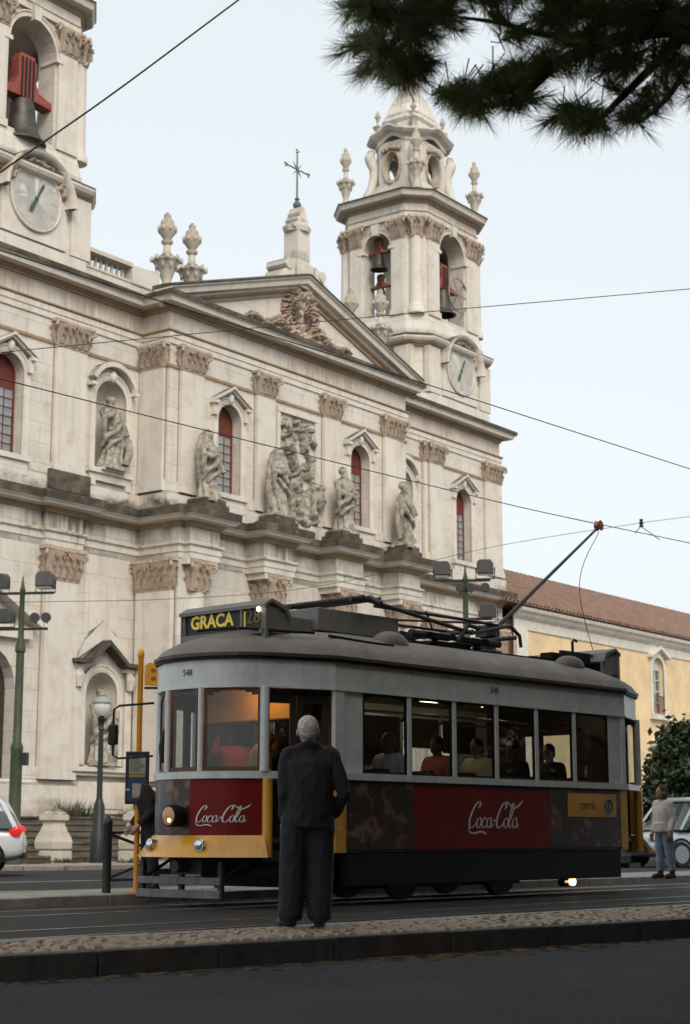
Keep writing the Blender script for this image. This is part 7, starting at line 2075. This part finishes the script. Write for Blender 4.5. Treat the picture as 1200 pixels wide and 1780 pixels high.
# --- other garden pines behind and to the right of the viewpoint, outside the picture, that shade the street
def shade_pine(x,y,h,label,rx,rz,n,seed,off=(0,0),zc=None):
    t=empty('pine_tree',(x,y,-.13)); tag(t,label,'tree','garden pines around the viewpoint')
    zc=zc or h-rz*.9
    MB().tube([(0,0,-.1),(.1,.1,h*.4),(off[0]*.4,off[1]*.4,h*.7),(off[0]*.7,off[1]*.7,h*.95)],[.38,.3,.2,.06],10).build('trunk',BARK,t,smooth=50)
    for k in range(5):
        a=k*1.26+seed; z0=zc-rz*.4+k*.5; MB().tube([(off[0]*.3,off[1]*.3,z0),(off[0]*.6+math.cos(a)*rx*.35,off[1]*.6+math.sin(a)*rx*.35,z0+.8),(off[0]+math.cos(a)*rx*.6,off[1]+math.sin(a)*rx*.6,z0+1.2)],[.14,.09,.03],7).build('limb',BARK,t,smooth=60)
    P,Dn=canopy(t,(off[0],off[1],zc),rx,rx,rz,n,seed); P,Dn=clip(P,Dn,Vector((x,y,-.13))); foliage('crown',P,Dn,NEED,t,VAR_C,(1.1,1.8),seed)
for k,(x,y,h,rx,rz,lab,off) in enumerate((
    (8.6,11.6,17,4.6,8.2,'tall garden pine nearest the tram on the right, outside the picture',(0,0)),
    (12.2,16.6,17,4.4,8.4,'tall garden pine, second along the road on the right',(0,0)),
    (16.0,21.6,17,4.4,8.4,'tall garden pine, third along the road on the right',(0,0)),
    (20.0,26.6,17,4.6,8.4,'tall garden pine, farthest along the road on the right',(0,0)),
    (10.5,2.0,16,5.5,7.8,'broad pine to the right of the viewpoint',(0,0)),
    (2.5,-8.5,16,6.5,7.8,'broad pine close behind the viewpoint',(0,0)),
    (-4.5,-10.5,13,5.0,6.0,'broad pine behind the viewpoint on the left',(0,0)),
    (16.5,8.5,17,5.5,8.3,'broad pine standing deeper in the garden on the right',(0,0)))):
    shade_pine(x,y,h,lab,rx,rz,2600,31+k,off)
# --- small leafy tree at the right edge in front of the yellow house
LEAF=mat('broad_leaves',(.028,.044,.015),.6,var=.5,vscale=3,color2=(.018,.03,.009))
tb_=at(1200,1450,48.0)
sm=empty('leafy_tree',(tb_.x,tb_.y,.1)); tag(sm,'dark green bushy tree at the right edge before the ochre house','tree')
MB().tube([(0,0,0),(.05,.02,1.0),(0,0,2.6)],[.14,.11,.05],9).build('trunk',BARK,sm,smooth=50)
for k in range(5):
    a=k*1.3; MB().tube([(0,0,.9+.2*k),(math.cos(a)*.6,math.sin(a)*.6,1.8+.2*k),(math.cos(a)*1.0,math.sin(a)*1.0,2.5+.15*k)],[.05,.035,.012],6).build('limb',BARK,sm)
rs2=np.random.RandomState(12); LV=[]
for k in range(3):
    v=[]
    for i in range(16):
        c=rs2.randn(3)*.13; a=rs2.randn(3); a/=np.linalg.norm(a); b_=np.cross(a,rs2.randn(3)); b_/=np.linalg.norm(b_); s_=.07+.05*rs2.rand()
        v+=[c-a*s_,c+b_*s_*.55,c+a*s_, c-a*s_,c+a*s_,c-b_*s_*.55]
    LV.append(np.array(v))
P=[];Dn=[]; r=random.Random(14)
for (cx,cy,cz,rx,rz,n) in ((0,0,2.1,1.2,1.1,260),(-.6,0,1.3,.9,.9,170),(.6,.2,3.0,1.0,.9,170),(-.3,-.2,3.1,.7,.7,90),(.2,0,1.0,1.3,.8,180),(1.3,.3,2.2,1.0,1.0,150)):
    for k in range(n):
        while True:
            a=Vector((r.uniform(-1,1),r.uniform(-1,1),r.uniform(-1,1)))
            if .25<a.length<1: break
        P.append((cx+a.x*rx,cy+a.y*rx,cz+a.z*rz)); Dn.append((r.uniform(-1,1),r.uniform(-1,1),r.uniform(.1,1)))
foliage('crown',P,Dn,LEAF,sm,LV,(.8,1.3),6)
# weeds along the foot of the church wall and by the bollards
WEED=mat('weeds',(.07,.07,.03),.8,var=.4,vscale=8)
mb=MB(); r=random.Random(18)
def weed(p,n,h,sp):
    for k in range(n):
        a=r.uniform(0,6.28); d=r.uniform(0,sp); x,y=p.x+math.cos(a)*d,p.y+math.sin(a)*d; hh=h*r.uniform(.5,1.1); b_=a+r.uniform(-1,1)
        dx,dy=math.cos(b_)*.02,math.sin(b_)*.02; mb.add([(x-dx,y-dy,p.z),(x+dx,y+dy,p.z),(x+math.cos(a)*hh*.4,y+math.sin(a)*hh*.4,p.z+hh)],[(0,1,2)])
for px,py in ((60,1502),(75,1500),(112,1500),(118,1500),(150,1499),(225,1500),(255,1499)): weed(gnd(px,py,.1),60,.14,.35)
for u,v,z,n,h in ((-3.6,-.5,1.27,120,.6),(-2.9,-.5,1.27,90,.5),(-1.0,-.5,1.27,60,.3),(-.2,-1.9,1.27,60,.3)): weed(CH.w(u,v,z),n,h,.4)
tag(mb.build('weeds',WEED),'dry weeds growing along the foot of the church and steps','weeds',kind='stuff')

# ================================================================ OVERHEAD WIRES
WIRE=mat('cable',(.02,.02,.022),.5)
def wire(pts, r, label, ext=(6,6), sag=0.0):
    P=[at(x,y,d) for x,y,d in pts]
    a=P[0]+(P[0]-P[1]).normalized()*ext[0]; b_=P[-1]+(P[-1]-P[-2]).normalized()*ext[1]
    C_=catmull([a]+P+[b_],8)
    o=MB().tube(C_,r,6).build('overhead_wire',WIRE); o.data.polygons.foreach_set('use_smooth',[True]*len(o.data.polygons)); tag(o,label,'wire','overhead wires'); return o
wire([(7,295,11.5),(200,160,12.4),(408,5,13.3)],.0075,'thick overhead cable crossing the top left corner',(4,4))
wire([(7,437,14.0),(350,546,16.3),(745,669,18.9),(1190,812,22.2)],.0065,'overhead wire running down from the left tower across the pediment',(10,25))
wire([(7,612,24.0),(330,581,24.5),(700,546,25.2),(1190,503,26.0)],.007,'overhead span wire rising to the right across the bell tower',(8,8))
wire([(7,660,17.9),(350,746,20.6),(860,871,24.8),(1041,911,26.3),(1190,942,27.6)],.007,'contact wire on which the trolley wheel runs',(10,30))
wire([(7,1047,36),(300,1041,36),(560,1018,36.5),(860,950,37),(1115,909,38),(1190,899,38.3)],.006,'thin faint wire passing behind the tram roof',(8,8))
wire([(1105,926,37.5),(1116,912,38)],.010,'short hanger wire beside the insulator at right',(.02,.02))
hang=MB(); c=at(1115,909,37.9); hang.lathe([(.03,-.10),(.06,-.08),(.03,-.04),(.06,0),(.03,.04),(.05,.08),(.0,.1)],(c.x,c.y,c.z),10); tag(hang.build('wire_insulator',WIRE,smooth=50),'small dark insulator on the wire at the right','insulator')
wire([(1116,916,37.9),(1145,937,37.4)],.010,'slanting stay wire below the insulator at right',(.02,.02))
